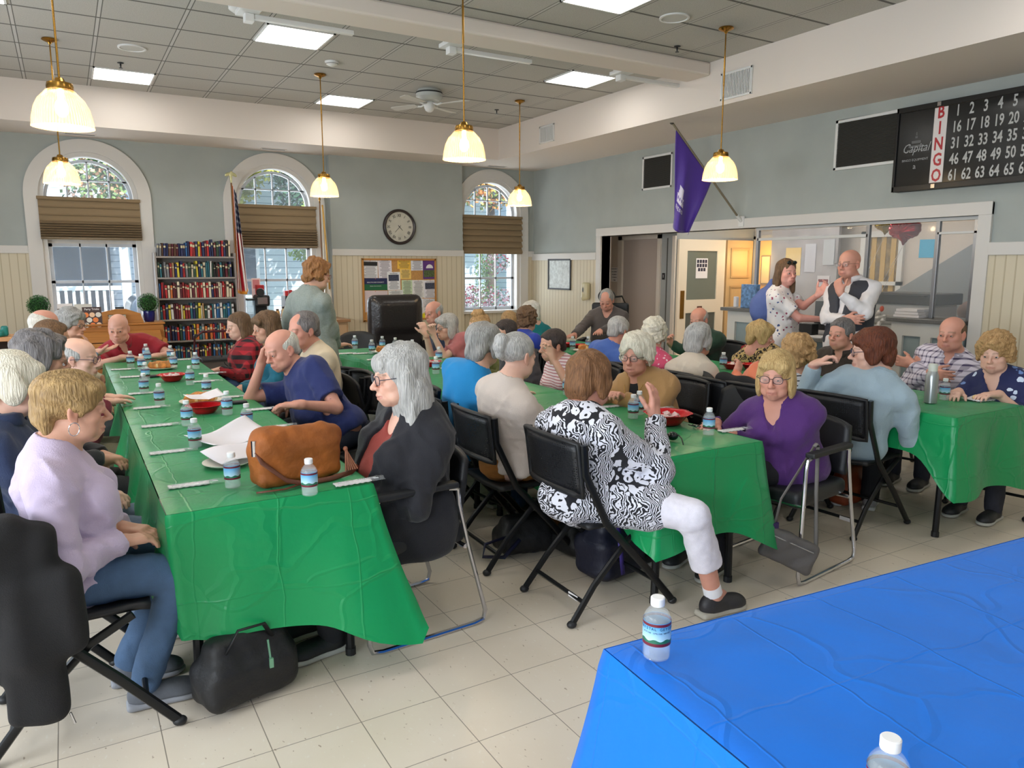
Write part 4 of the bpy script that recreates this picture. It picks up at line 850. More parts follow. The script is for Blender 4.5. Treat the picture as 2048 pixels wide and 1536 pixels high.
# side cabinet at the far left
t = empty('side_cabinet', (-.62, 8.9, 0), label='open tan wooden cabinet at the left edge of the view', cat='cabinet'); M_tan = mat('tan_wood', (190, 138, 92), .5)
p0 = ony(24, 655, 8.9); x1 = p0.x
for a in ((x1-.9, .86, x1, .90), (x1-.9, .0, x1, .05), (x1-.9, .42, x1, .45)): MB().box(a[0], 8.75, a[1], a[2], 9.15, a[3]).build('shelf', M_tan, t, bevel=.004)
for x in (x1-.04, x1-.9): MB().box(x, 8.75, .05, x+.04, 9.15, .86).build('side', M_tan, t, bevel=.004)
MB().box(x1-.9, 9.13, .05, x1, 9.15, .86).build('back', mat('cab_dark', (60, 48, 40), .8), t); MB().tube([(x1, 8.9, .80), (x1+.06, 8.9, .84), (x1+.07, 8.9, .80), (x1+.02, 8.9, .76)], .014, 8).build('hook', M_tan, t, smooth=True)
t = SDF().box((x1-.12, 8.85, .93), (.05, .05, .03), rad=.02).box((x1-.06, 8.86, .955), (.03, .04, .05), rad=.015).build('craft_basket', mat('teal_plastic', (20, 112, 104), .4), .008, None, (x1-.1, 8.85, .9)); tag(t, 'teal plastic container on top of the tan cabinet', 'container')
t = MB().box(x1-.20, 8.78, .45, x1-.06, 8.95, .54).build('white_box', M_paper, None, (x1-.13, 8.85, .45), bevel=.004); tag(t, 'small white box on the cabinet shelf at the left edge', 'box')
# ---------------- coffee counter under the middle window ----------------
t = empty('coffee_counter', (2.8, 10.65, 0), label='brown counter with coffee things under the middle window', cat='counter')
MB().box(2.12, 10.32, .80, 3.45, 10.98, .84).build('worktop', mat('counter_top', (150, 112, 78), .4), t, bevel=.006)
MB().box(2.15, 10.36, 0, 3.42, 10.96, .80).build('cabinet', mat('counter_cab', (172, 142, 108), .5), t)
for k in range(3): d_ = MB().box(2.17+.42*k, 10.345, .08, 2.56+.42*k, 10.36, .76).build('door', mat('counter_door', (180, 150, 116), .5), t, bevel=.004); MB().tube([(2.52+.42*k, 10.335, .50), (2.52+.42*k, 10.335, .62)], .006, 8).build('handle', M_chrome, d_)
def cpt(px, y): return ony(px, 600, y).x
t = empty('coffee_machine', (cpt(521, 10.45), 10.5, .84), label='black single cup coffee machine with chrome head on the counter', cat='coffee machine'); x = cpt(521, 10.5)
MB().box(x-.075, 10.40, .84, x+.10, 10.68, .865).build('base', M_black, t, bevel=.008); MB().box(x-.06, 10.54, .86, x+.095, 10.68, 1.14).build('tower', M_black, t, bevel=.015); MB().box(x-.07, 10.36, 1.05, x+.10, 10.66, 1.20).build('head', M_black, t, bevel=.03); MB().box(x-.07, 10.352, 1.08, x+.06, 10.362, 1.17).build('chrome_panel', M_chrome, t); MB().lathe([(.05, 0), (.055, .02), (.05, .04)], 24, (0, 0, 0), T(x-.03, 10.37, 1.24)@Matrix.Rotation(PI/2, 4, 'X')).build('handle_ring', M_black, t, smooth=.7)
MB().box(x-.17, 10.46, .86, x-.078, 10.60, 1.13).build('water_tank', mat('tank_plastic', (150, 180, 200), .1, alpha=.45), t, bevel=.012); MB().box(x-.175, 10.455, 1.13, x-.075, 10.605, 1.15).build('tank_lid', M_black, t)
t = MB().box(x-.02, 10.58, 1.20, x+.075, 10.70, 1.33).build('red_box', mat('red_carton', (168, 30, 36), .5), None, (x, 10.62, 1.20), bevel=.003); tag(t, 'small red carton standing on the coffee machine', 'box')
t = MB().box(x-.06, 10.72, 1.05, x+.055, 10.73, 1.42).build('paper_sign', mat('pink_sheet', (224, 196, 190), .7), None, (x, 10.72, 1.2)); tag(t, 'pale pink printed sheet standing behind the coffee machine', 'sign')
MB().box(x-.045, 10.715, 1.28, x+.04, 10.72, 1.40).build('print', mat('pinkink', (196, 120, 120), .7), t)
x = cpt(582, 10.5); t = empty('pod_carousel', (x, 10.5, .84), label='black coffee pod drawer with red packets on top on the counter', cat='pod holder'); MB().box(x-.10, 10.42, .84, x+.14, 10.70, .98).build('drawer_unit', M_black, t, bevel=.006); MB().box(x-.09, 10.44, .98, x+.13, 10.68, 1.18).build('box_unit', M_black, t, bevel=.004)
for k in range(4): MB().box(x-.09+.055*k, 10.45, 1.18, x-.045+.055*k, 10.55, 1.25+.01*(k % 2)).build('packet', mat('red_packet', (176, 40, 44), .4), t, bevel=.003)
for k, (px, h, lab) in enumerate(((554, .17, 'tan creamer bottle with a dark cap, leftmost on the coffee counter'), (566, .20, 'tall amber creamer bottle with a black cap on the coffee counter'), (577, .18, 'gold labelled creamer bottle nearest the standing person'), (588, .16, 'short cream coloured creamer bottle on the coffee counter'))):
    x = cpt(px, 10.38); t = empty('creamer_bottle', (x, 10.38, .84), label=lab, cat='bottle', group='creamer bottles on the coffee counter'); MB().lathe([(.028, 0), (.033, .01), (.033, h*.5), (.026, h*.62), (.030, h*.75), (.018, h*.88)], 20, (x, 10.38, .84)).build('body', mat('creamer_%d' % (k % 2), [(196, 150, 92), (206, 176, 130)][k % 2], .35), t, smooth=.7); MB().lathe([(.019, h*.86), (.019, h)], 16, (x, 10.38, .84)).build('cap', mat('capdark', (50, 32, 26), .4) if k < 2 else M_white, t)
# ---------------- walker, recliner ----------------
t = empty('rollator_walker', (1.45, 8.9, 0), label='dark red rollator walker with black seat in front of the bookcase', cat='walker'); M_mar = mat('maroon_steel', (74, 24, 32), .35, metal=.3); wx, wy = 1.42, 8.9
for s in (-1, 1):
    MB().tube([(wx+s*.24, wy-.05, .82), (wx+s*.25, wy+.02, .60), (wx+s*.28, wy-.25, .09)], .012, 8).build('front_leg', M_mar, t, smooth=.7); MB().tube([(wx+s*.25, wy+.02, .60), (wx+s*.28, wy+.28, .09)], .012, 8).build('rear_leg', M_mar, t, smooth=.7)
    for dy in (-.25, .28): MB().lathe([(.0, -.015), (.08, -.015), (.085, 0), (.08, .015), (0, .015)], 24, (0, 0, 0), T(wx+s*.28, wy+dy, .086)@Matrix.Rotation(PI/2, 4, 'Y')).build('wheel', M_black, t, smooth=.5)
    MB().tube([(wx+s*.24, wy-.05, .82), (wx+s*.24, wy-.16, .84)], .017, 8).build('handgrip', M_black, t, smooth=.7)
MB().tube([(wx-.24, wy-.03, .80), (wx-.15, wy+.02, .86), (wx+.15, wy+.02, .86), (wx+.24, wy-.03, .80)], .014, 8).build('back_bar', M_mar, t, smooth=.7); SDF().box((wx, wy, .55), (.20, .14, .025), rad=.02).build('seat', M_black, .01, t)
MB().tube([(wx-.05, wy-.02, .80), (wx+.05, wy-.1, .5), (wx+.15, wy-.1, .4)], .004, 6).build('brake_cable', M_black, t)
t = empty('recliner_armchair', (4.30, 8.95, 0), label='black leather armchair with a high padded back by the notice board', cat='armchair'); M_lea = mat('black_leather', (40, 36, 36), .28, bump=.25, bscale=40)
c = ony(795, 690, 9.1); rx = c.x
SDF().box((rx, 9.15, 1.0-.18), (.37, .11, .40), rad=.10).box((rx, 9.10, .95), (.30, .10, .22), rad=.09, k=.05).build('backrest', M_lea, .014, t); SDF().box((rx, 8.75, .32), (.33, .36, .16), rad=.07).build('seat', M_lea, .016, t)
for s in (-1, 1): SDF().box((rx+s*.40, 8.75, .40), (.09, .36, .24), rad=.08).build('arm', M_lea, .016, t)
MB().box(rx-.36, 8.5, .0, rx+.36, 9.1, .17).build('base', M_black, t)
# ---------------- things on the tables ----------------
M_pet = mat('clear_bottle', (240, 247, 250), .04, alpha=.15); M_water = mat('bottle_water', (225, 238, 244), .05, alpha=.14); M_cap = mat('bottle_cap', (236, 236, 238), .4)
M_label = mat('bottle_label', (60, 150, 205), .35); q = NB(M_label); sx, sy, sz = q.sep(q.obj())[:3]
r1 = q.math('LESS_THAN', q.math('ABSOLUTE', q.math('SUBTRACT', sz, .0855)), .0032); r2 = q.math('LESS_THAN', q.math('ABSOLUTE', q.math('SUBTRACT', sz, .0415)), .0034)
hill = q.math('LESS_THAN', sz, q.math('MULTIPLY_ADD', q.math('SINE', q.math('MULTIPLY', q.math('ARCTAN2', sy, sx), 7)), .002, .052)); c = q.mix(q.n('MapRange', i0=sz, i1=.05, i2=.085, i3=0, i4=1).outputs[0], rgb(190, 222, 236), rgb(60, 158, 216)); c = q.mix(hill, c, rgb(40, 110, 84)); c = q.mix(q.math('MAXIMUM', r1, r2), c, rgb(110, 24, 44)); q.set('Base Color', c)
WB = empty('water_bottle', (0, 0, 0), cat='bottle', group='small water bottles on the tables')
MB().lathe([(.0, .004), (.020, .0), (.0275, .004), (.0295, .012), (.028, .017), (.0298, .022), (.0284, .028), (.030, .034), (.030, .092), (.0275, .100), (.021, .110), (.0135, .118), (.0125, .126)], 28).build('bottle_body', M_pet, WB, smooth=.8)
MB().lathe([(0, .006), (.026, .006), (.0275, .014), (.0265, .028), (.0282, .036), (.0282, .088), (.024, .100), (0, .1002)], 20).build('water', M_water, WB, smooth=.6)
MB().lathe([(.0304, .038), (.0304, .090)], 28, cap=False).build('label_band', M_label, WB, smooth=True)
MB().lathe([(.0145, .120), (.0152, .122), (.0152, .137), (.0135, .139), (0, .139)], 20).build('cap', M_cap, WB, smooth=.6)
BOT = [(262, 735, 1), (284, 742, 1), (296, 728, 1), (293, 718, 1), (348, 738, 1), (342, 722, 1), (392, 738, 1), (381, 770, 1), (320, 812, 1), (414, 790, 1), (455, 830, 1), (289, 788, 1), (292, 762, 1), (375, 852, 1), (391, 895, 1), (495, 860, 1), (466, 975, 1), (620, 990, 1),
       (710, 698, 2), (744, 708, 2), (765, 700, 2), (791, 703, 2), (878, 725, 2), (872, 748, 2), (1134, 790, 2), (1278, 830, 2), (1266, 838, 2), (1417, 870, 2), (825, 708, 2), (1145, 700, 4), (1176, 700, 4), (1246, 708, 4), (1446, 738, 4), (1888, 800, 4)]
for i, (px, py, tb) in enumerate(BOT):
    p = onz(px, py, .747); o = WB if i == 0 else copy_tree(WB); o.location = p; o.rotation_euler.z = i*1.3
    row = {1: 'left', 2: 'middle', 4: 'right'}[tb]; same = [b_ for b_ in BOT if b_[2] == tb]; srt = sorted(same, key=lambda b_: -b_[1]); k = srt.index((px, py, tb))+1
    o['label'] = {1: 'small water bottle nearest the viewer on the %s table row' % row}.get(k, 'small water bottle, %s nearest of those on the %s table row' % (ORD(k), row))
    if (px, py) == (620, 990): o['label'] = 'small water bottle at the near corner of the left row, right of the brown handbag'
    if (px, py) == (1888, 800): o['label'] = 'small water bottle beside the silver tumbler on the right table row'
    if (px, py) == (1417, 870): o['label'] = 'small water bottle standing alone before the person in the purple sweater'
MTX = mat('label_text', (20, 40, 90), .5)
for k, (px, py, lab) in enumerate(((1312, 1314, 'small water bottle standing on the corner of the blue table'), (1768, 1640, 'small water bottle on the blue table cut off by the bottom edge'))):
    p = onz(px, py, .748); o = copy_tree(WB); o.location = p; o['label'] = lab
    a0 = math.atan2(-p.y, -p.x)
    for s_, z_, sz_ in (('CRYSTAL GEYSER', .0775, .0085), ('ALPINE SPRING WATER', .0685, .0045)):
        for ci, ch in enumerate(s_):
            if ch == ' ': continue
            a = a0+(ci-len(s_)/2+.5)*(.0062 if sz_ > .006 else .0034)/.0306; tm = text('label_letter', ch, sz_, MTX, Matrix.Identity(4), None, extrude=.0001); tm.parent = o
            tm.matrix_local = T(.0306*math.cos(a), .0306*math.sin(a), z_)@Rz(a+PI/2)@Matrix.Rotation(PI/2, 4, 'X')
M_nap = mat('napkin', (232, 228, 226), .85, bump=.4, bscale=200); M_clearp = mat('clear_plastic', (238, 242, 246), .12, alpha=.55)
CP = empty('cutlery_packet', (0, 0, 0), cat='cutlery packet', group='wrapped cutlery packets on the tables'); rdn = random.Random(4)
b = MB(); b.grid(lambda u, v: ((u-.5)*.145, (v-.5)*.038, .004+.004*math.sin(v*PI)+.0015*math.sin(u*40+v*9)), 24, 6); b.build('napkin', M_nap, CP, smooth=True, solid=.005)
MB().tube([(-.06, .004, .011), (.085, -.004, .010)], .0025, 6, flat=.5).tube([(.085, -.004, .010), (.105, -.004, .009)], .0065, 6, flat=.3).build('fork', M_clearp, CP, smooth=True); MB().tube([(-.06, -.008, .011), (.10, .010, .010)], .0025, 6, flat=.5).build('knife', M_clearp, CP, smooth=True)
b = MB(); b.grid(lambda u, v: (-.078+.205*u, (v-.5)*.052, .013+.003*math.sin(u*23)*math.sin(v*9)-.008*abs(2*v-1)**3), 20, 5); b.build('wrapper', mat('film', (240, 244, 248), .08, alpha=.16), CP, smooth=True)
PK = [(378, 972, 8, 1), (335, 906, 8, 1), (314, 853, 8, 1), (294, 817, 6, 1), (705, 967, 10, 1), (545, 856, 12, 1), (518, 820, 10, 1), (282, 788, 5, 1), (262, 755, 3, 1), (242, 740, 2, 1), (230, 722, 2, 1), (370, 720, 0, 1), (418, 748, 5, 1), (408, 764, 5, 1), (455, 796, 5, 1),
      (690, 708, 3, 2), (720, 708, 3, 2), (750, 720, 3, 2), (860, 708, 5, 2), (905, 728, 5, 2), (1462, 862, 4, 2), (1310, 820, 4, 2), (1215, 815, 4, 2), (1455, 752, 4, 4), (1120, 688, 4, 4), (1968, 802, -4, 4)]
for i, (px, py, rt, tb) in enumerate(PK):
    p = onz(px, py, .748); o = CP if i == 0 else copy_tree(CP); o.location = p; o.rotation_euler.z = math.radians(rt-8)
    same = sorted([b_ for b_ in PK if b_[3] == tb], key=lambda b_: -b_[1]); k = same.index((px, py, rt, tb))+1
    o['label'] = 'napkin and plastic cutlery in a clear wrapper, %s nearest on the %s table row' % (ORD(k) if k > 1 else 'very', {1: 'left', 2: 'middle', 4: 'right'}[tb])
M_plate = mat('paper_plate', (228, 224, 214), .7); M_red = mat('red_plastic', (196, 22, 34), .22); M_bread = mat('bread', (196, 128, 62), .6, noise=.25, nscale=25, bump=.3); M_cut = mat('bread_inside', (226, 196, 140), .8, noise=.08, nscale=60)
def plate(px, py, where, lab, r_=.115, rolls=(), group='paper plates of rolls'):
    p = onz(px, py, .748); t = MB().lathe([(0, .003), (r_*.7, .003), (r_*.8, .006), (r_, .016), (r_, .019), (r_*.78, .009), (0, .006)], 40, p).build('paper_plate', M_plate, None, p, smooth=.8); tag(t, lab, 'plate', group)
    for k, (dx, dy, s_) in enumerate(rolls):
        c = p+Vector((dx, dy, .009+.026*s_)); S_ = SDF(); a = k*1.1; R_ = np.array([[math.cos(a), -math.sin(a), 0], [math.sin(a), math.cos(a), 0], [0, 0, 1]])
        S_.ell(c, (.052*s_, .034*s_, .028*s_), R_)
        for q_ in (-.028, 0, .028): S_.ell(np.array(c)+R_@vec(q_*s_, 0, .004), (.014*s_, .034*s_, .028*s_), R_, .006)
        o = S_.build('bread_roll', M_bread, .005, None, (c.x, c.y, p.z)); tag(o, 'golden roll, %s on the plate %s' % (['leftmost', 'second from the left', 'middle one', 'second from the right', 'rightmost'][k] if len(rolls) > 2 else ['larger one', 'smaller one'][k] if len(rolls) > 1 else 'single', where), 'bread roll', 'rolls on '+lab[:40])
        SDF().ell((c.x+.02*s_, c.y-.026*s_, c.z), (.020*s_, .010*s_, .018*s_)).build('cut_face', M_cut, .005, o)
RR = ((-.05, -.02, 1.0), (-.02, .03, 1.0), (.0, -.03, 1.05), (.035, .03, 1.0), (.055, -.02, .95))
plate(322, 738, 'far along the left row', 'round paper plate heaped with croissants near the far end of the left row', .125, RR)
plate(402, 806, 'behind the left row red bowl', 'round paper plate of rolls behind the red bowl on the left row', .125, RR)
plate(763, 706, 'far down the middle row', 'paper plate holding one round roll at the far end of the middle row', .10, ((0, 0, 1.1),)); plate(908, 740, 'halfway along the middle row', 'paper plate of sliced croissants in the middle row near the pink shirt', .11, RR[:4]); plate(1166, 703, 'before the wheelchair', 'paper plate with a halved roll before the wheelchair', .10, ((0, 0, 1.1), (.05, .02, .9)))
plate(455, 930, '', 'small paper plate with a blue rim under the white papers', .10, ())
def bowl(px, py, lab, s_=1.0, fill=True, paper=False):
    p = onz(px, py, .748); t = empty('red_bowl', p, label=lab, cat='bowl', group='red plastic bowls')
    b = MB(); prof = [(.040, .0), (.055, .003), (.070, .022), (.088, .048), (.102, .052), (.103, .050), (.086, .044), (.066, .020), (.05, .006), (0, .005)]
    n_ = 48; vs = []; fs = []
    for r_, z_ in prof:
        for k in range(n_): a = 2*PI*k/n_; rr = r_*s_*(1+(.035*math.cos(a*8) if r_ > .08 else 0)); vs.append((p.x+rr*math.cos(a), p.y+rr*math.sin(a), p.z+z_*s_))
    for i in range(len(prof)-1):
        for k in range(n_): fs.append((i*n_+k, i*n_+(k+1) % n_, (i+1)*n_+(k+1) % n_, (i+1)*n_+k))
    b.add(vs, fs); b.build('bowl_shell', M_red, t, smooth=True)
    if fill:
        rd = random.Random(px); b = MB()
        for k in range(16): a = rd.uniform(0, 6.28); r_ = rd.uniform(0, .055)*s_; M = T(p.x+r_*math.cos(a), p.y+r_*math.sin(a), p.z+.03*s_+rd.uniform(0, .02))@Euler((rd.uniform(-.5, .5), rd.uniform(-.5, .5), a)).to_matrix().to_4x4(); b.box(-.016, -.012, -.004, .016, .012, .004, M)
        o = b.build('butter_packets', mat('packets', (226, 200, 196), .35, noise=.15, nscale=30), t); o['kind'] = 'stuff'
    return t
bowl(345, 762, 'red scalloped bowl of packets, on the left row before the far plate'); bowl(410, 826, 'red bowl covered by a folded white sheet on the left row', 1.0, False)
bowl(862, 733, 'red bowl on the middle row near the plate of croissants', .9); bowl(1335, 848, 'large red scalloped bowl on the near middle table', 1.25, True)
bowl(1132, 694, 'red bowl beside the bottle before the wheelchair, leftmost', .85, False); bowl(1160, 697, 'red bowl between two bottles before the wheelchair', .85, False); bowl(1465, 738, 'red bowl of butter packets on the right row beside a bottle', .95); bowl(1502, 738, 'red bowl with a white spoon near the leopard blouse', .85, False)
def sheet(px, py, w, h, rot, lab, lift=.02, col=(228, 224, 230), seed=1, z=.75, fold=0):
    p = onz(px, py, z); M = T(p.x, p.y, z)@Rz(math.radians(rot)); b = MB()
    b.grid(lambda u, v: M@Vector(((u-.5)*w, (v-.5)*h, .004+lift*(math.sin(u*3+seed)**2*.5+(u*v)**2*.8+.3*v*v)+fold*abs(u-.5))), 14, 14); o = b.build('paper_sheet', mat('sheet_%d' % col[0], col, .8), None, p, smooth=True, solid=.0015); return tag(o, lab, 'paper', 'white paper sheets on the tables')
sheet(462, 880, .34, .24, 24, 'large white sheet of paper lying beside the brown handbag, farther one', .05, seed=2); sheet(490, 915, .30, .22, 14, 'large white sheet of paper lying against the brown handbag, nearer one', .05, seed=4, z=.757); sheet(410, 800, .20, .14, 10, 'folded white sheet lying over the red bowl', .02, seed=3, z=.81, fold=.05)
sheet(1955, 800, .16, .12, -4, 'white napkin under a piece of bread at the right edge', .01, seed=5)
p = onz(1955, 795, .765); o = SDF().ell(p, (.035, .028, .018)).build('bread_piece', M_cut, .005, None, (p.x, p.y, .75)); tag(o, 'torn piece of pale bread on the napkin at the right edge', 'bread')
def tumbler():
    p = onz(1860, 806, .748); t = empty('tumbler', p, label='tall silver insulated tumbler with a pale lid', cat='tumbler'); MB().lathe([(.030, 0), (.036, .004), (.037, .17), (.030, .19), (.024, .205)], 28, p).build('body', mat('tumbler_steel', (168, 172, 172), .3, metal=.6), t, smooth=.7); MB().lathe([(.026, .20), (.026, .235), (.022, .245), (0, .245)], 24, p).build('lid', mat('tumbler_lid', (206, 210, 200), .4), t, smooth=.6)
tumbler()
def sunglasses(px, py, rot, lab):
    p = onz(px, py, .775); t = empty('sunglasses', p, label=lab, cat='sunglasses', group='sunglasses on the near middle table'); M = T(*p)@Rz(math.radians(rot)); b = MB()
    for s in (-1, 1): MB().sphere((0, 0, 0), (.027, .006, .022), 18, 10, None)
    for s in (-1, 1):
        b2 = MB(); b2.sphere(M@Vector((s*.032, 0, 0)), (.027, .027, .021), 16, 10).build('lens', mat('dark_lens', (16, 30, 28), .06), t, smooth=True)
        MB().tube([M@Vector((s*.060, .0, .006)), M@Vector((s*.062, .06, .0)), M@Vector((s*.058, .11, -.016))], .003, 6).build('temple', M_black, t, smooth=True)
    MB().tube([M@Vector((-.012, 0, .008)), M@Vector((.012, 0, .008))], .004, 6).build('bridge', M_black, t)
sunglasses(1332, 872, 150, 'dark green sunglasses at the edge of the near middle table')
p = onz(1392, 856, .752); t = empty('key_bunch', p, label='black keys and folded eyeglasses beside a water bottle', cat='keys')
for k in range(5): a = k*1.2; MB().tube([p+Vector((0, 0, .006)), p+Vector((.045*math.cos(a), .035*math.sin(a), .006+.006*k))], .0055, 6, flat=.5).build('key', M_blackm, t)
MB().tube([p+Vector((.018*math.cos(2*PI*k/16), .018*math.sin(2*PI*k/16), .012)) for k in range(16)], .0018, 6, closed=True).build('ring', M_chrome, t)
for px, py, lab in ((470, 808, 'black eyeglass case lying beside the seated man in navy'), (300, 755, 'small black phone behind a bottle on the left row')):
    p = onz(px, py, .748); o = MB().box(p.x-.07, p.y-.03, .748, p.x+.07, p.y+.03, .765).build('phone', M_black, None, p, bevel=.006); tag(o, lab, 'phone')
# ---------------- bags ----------------
M_tanl = mat('tan_suede', (150, 82, 24), .7, noise=.12, nscale=9, bump=.35, bscale=60); M_brl = mat('brown_leather', (92, 48, 28), .45)
c = onz(610, 968, .75); c = Vector((c.x-.01, c.y+.08, .75)); a = math.radians(10); Rb = np.array([[math.cos(a), -math.sin(a), 0], [math.sin(a), math.cos(a), 0], [0, 0, 1]])
S_ = SDF(); cn = np.array(c); S_.box(cn+vec(0, 0, .085), vec(.175, .065, .085), Rb, .035, .02); S_.box(cn+vec(0, 0, .15)+Rb@vec(-.01, 0, .015), vec(.160, .045, .055), Rb, .04, .05); S_.ell(cn+Rb@vec(-.12, -.01, .185), vec(.05, .05, .028), Rb, .04); S_.ell(cn+Rb@vec(.16, .0, .15), vec(.035, .03, .05), Rb, .03)
S_.dmax = .012; S_.disp = lambda V: .006*fbm(V, 14, 9)+.0025*fbm(V, 40, 2)
t = S_.build('handbag', M_tanl, .0055, None, c); tag(t, 'tan brown suede handbag with leather strap on the left table', 'handbag')
L_ = lambda *p_: tuple(cn+Rb@vec(*p_))
MB().tube([L_(-.175, -.03, .16), L_(-.165, -.07, .11), L_(-.08, -.085, .03), L_(-.02, -.10, .010), L_(.10, -.10, .008), L_(.20, -.07, .008), L_(.27, .0, .008)], .011, 8, flat=.35).build('strap', M_brl, t, smooth=True)
MB().tube([L_(-.20, -.09, .006), L_(-.10, -.115, .006), L_(-.02, -.105, .012)], .008, 8, flat=.4).build('strap_end', M_brl, t, smooth=True)
MB().tube([L_(-.178, -.035, .13), L_(-.178, -.035, .19)], .011, 8).build('buckle', M_chrome, t); b = MB()
for k in range(16): b.tube([L_(.185+.002*(k % 4), -.06+.002*(k//4), .10), L_(.17+.0035*k, -.085+.003*(k % 3), .022)], .0035, 5)
b.sphere(L_(.187, -.056, .105), .010, 10, 6); b.build('tassel', mat('tassel', (150, 92, 66), .6), t)
def bag(name, label, cat, c, h, m, yaw=0, res=.01, amp=.012, straps=(), k=.03, rad=.05, taper=0, seed=1):
    a = math.radians(yaw); R_ = np.array([[math.cos(a), -math.sin(a), 0], [math.sin(a), math.cos(a), 0], [0, 0, 1]]); c = np.array(c, float); S_ = SDF(); S_.box(c+vec(0, 0, h[2]*.62), vec(h[0], h[1], h[2]*.6), R_, rad, k); S_.box(c+vec(0, 0, h[2]*1.3), vec(h[0]*(.86-taper), h[1]*.6, h[2]*.6), R_, min(rad, h[1]*.55), .06)
    S_.dmax = amp*1.3; S_.disp = lambda V: amp*.7*fbm(V, 11, seed)+.003*fbm(V, 34, seed+1); S_.half((c[0], c[1], .012), (0, 0, -1), .01)
    t = S_.build(name, m, res, None, (c[0], c[1], 0)); tag(t, label, cat)
    for s_ in straps: MB().tube([tuple(c+R_@vec(*p_)) for p_ in s_[0]], s_[1], 8, flat=.5).build('strap', s_[2] if len(s_) > 2 else M_black, t, smooth=True)
    return t
M_tote = mat('black_nylon', (20, 20, 22), .55, bump=.2, bscale=90)
t = bag('tote_bag', 'black soft leather tote bag on the floor under the near left table corner', 'bag', (.46, 2.72, .01), (.18, .10, .14), M_tote, 18, .009, .012, ((((-.10, -.06, .22), (-.06, -.08, .30), (.04, -.08, .29), (.08, -.06, .22)), .010),))
MB().tube([(.52, 2.585, .27), (.525, 2.575, .19)], .004, 6).box(.518, 2.565, .17, .532, 2.575, .205).build('zip_pull', mat('zip_green', (120, 170, 140), .3, metal=.6), t)
bag('backpack', 'dark navy backpack on the floor behind the black sneaker', 'backpack', (2.33, 2.92, .01), (.17, .12, .19), mat('navy_nylon', (20, 22, 40), .55, bump=.2), 10, .011, .014, ((((-.1, -.13, .30), (-.12, -.17, .18), (-.08, -.15, .06)), .014, mat('strap_violet', (56, 40, 120), .6)),), seed=4)
bag('handbag', 'black handbag with a looped strap on the floor between two folding chairs', 'handbag', (2.10, 3.42, .01), (.16, .10, .11), M_tote, -10, .011, .010, ((((-.12, -.08, .12), (-.26, -.10, .10), (-.28, -.12, .04), (-.16, -.12, .02), (-.06, -.1, .10)), .012, mat('navy_strap', (26, 28, 56), .5)),), seed=6)
bag('duffel_bag', 'black zipped bag on the floor under the middle row', 'bag', (2.42, 3.30, .01), (.20, .12, .09), M_tote, 15, .012, .012, (), seed=8)
bag('handbag', 'reddish brown leather bag on the floor behind the legs of the person in pale denim', 'handbag', (4.42, 3.02, .01), (.16, .08, .14), mat('cognac_leather', (138, 62, 32), .45, bump=.2), 5, .012, .008, ((((-.10, 0, .26), (-.06, 0, .36), (.06, 0, .36), (.10, 0, .26)), .008, M_brl),), seed=3)
# grey crossbody bag hanging from the chrome armchair
c = vec(2.97, 2.33, .20); a = math.radians(-42); R_ = np.array([[math.cos(a), -math.sin(a), 0], [math.sin(a), math.cos(a), 0], [0, 0, 1]]); S_ = SDF(); ti = .38; R2 = R_@np.array([[math.cos(ti), 0, math.sin(ti)], [0, 1, 0], [-math.sin(ti), 0, math.cos(ti)]])
S_.box(c, vec(.13, .03, .080), R2, .02); S_.dmax = .008; S_.disp = lambda V: .005*fbm(V, 22, 3); t = S_.build('crossbody_bag', mat('grey_nylon', (88, 84, 82), .6, bump=.2), .006, None, c); tag(t, 'grey crossbody bag hanging by its strap from the chrome armchair arm', 'bag')
e1 = c+R2@vec(-.11, 0, .07); e2 = c+R2@vec(.11, 0, .06)
MB().tube([tuple(e1), (e1[0]+.04, e1[1], .45), (3.13, 2.345, .70)], .010, 6, flat=.3).tube([tuple(e2), (3.17, 2.345, .45), (3.16, 2.345, .70)], .010, 6, flat=.3).tube([(3.13, 2.345, .70), (3.145, 2.345, .712), (3.16, 2.345, .70)], .012, 6, flat=.6).build('strap', mat('grey_strap', (112, 108, 104), .6), t, smooth=True)
MB().tube([tuple(c+R2@vec(-.10, -.032, .045)), tuple(c+R2@vec(.10, -.032, .045))], .003, 6).build('zipper', M_chrome, t); MB().box(-.02, -.012, -.02, .02, .012, .03, T(*e1)).build('clip', mat('violet_clip', (50, 30, 90), .4), t)
t = empty('quad_cane', (3.62, 3.28, 0), label='blue cane standing on its base under the right row chairs', cat='cane'); MB().tube([(3.62, 3.28, .04), (3.62, 3.28, .62)], .010, 8).build('shaft', mat('cane_blue', (30, 50, 140), .4), t, smooth=.7); MB().lathe([(.06, 0), (.055, .02), (.02, .045), (.012, .07)], 16, (3.62, 3.28, 0)).build('foot', mat('cane_foot', (24, 28, 70), .5), t, smooth=.7)
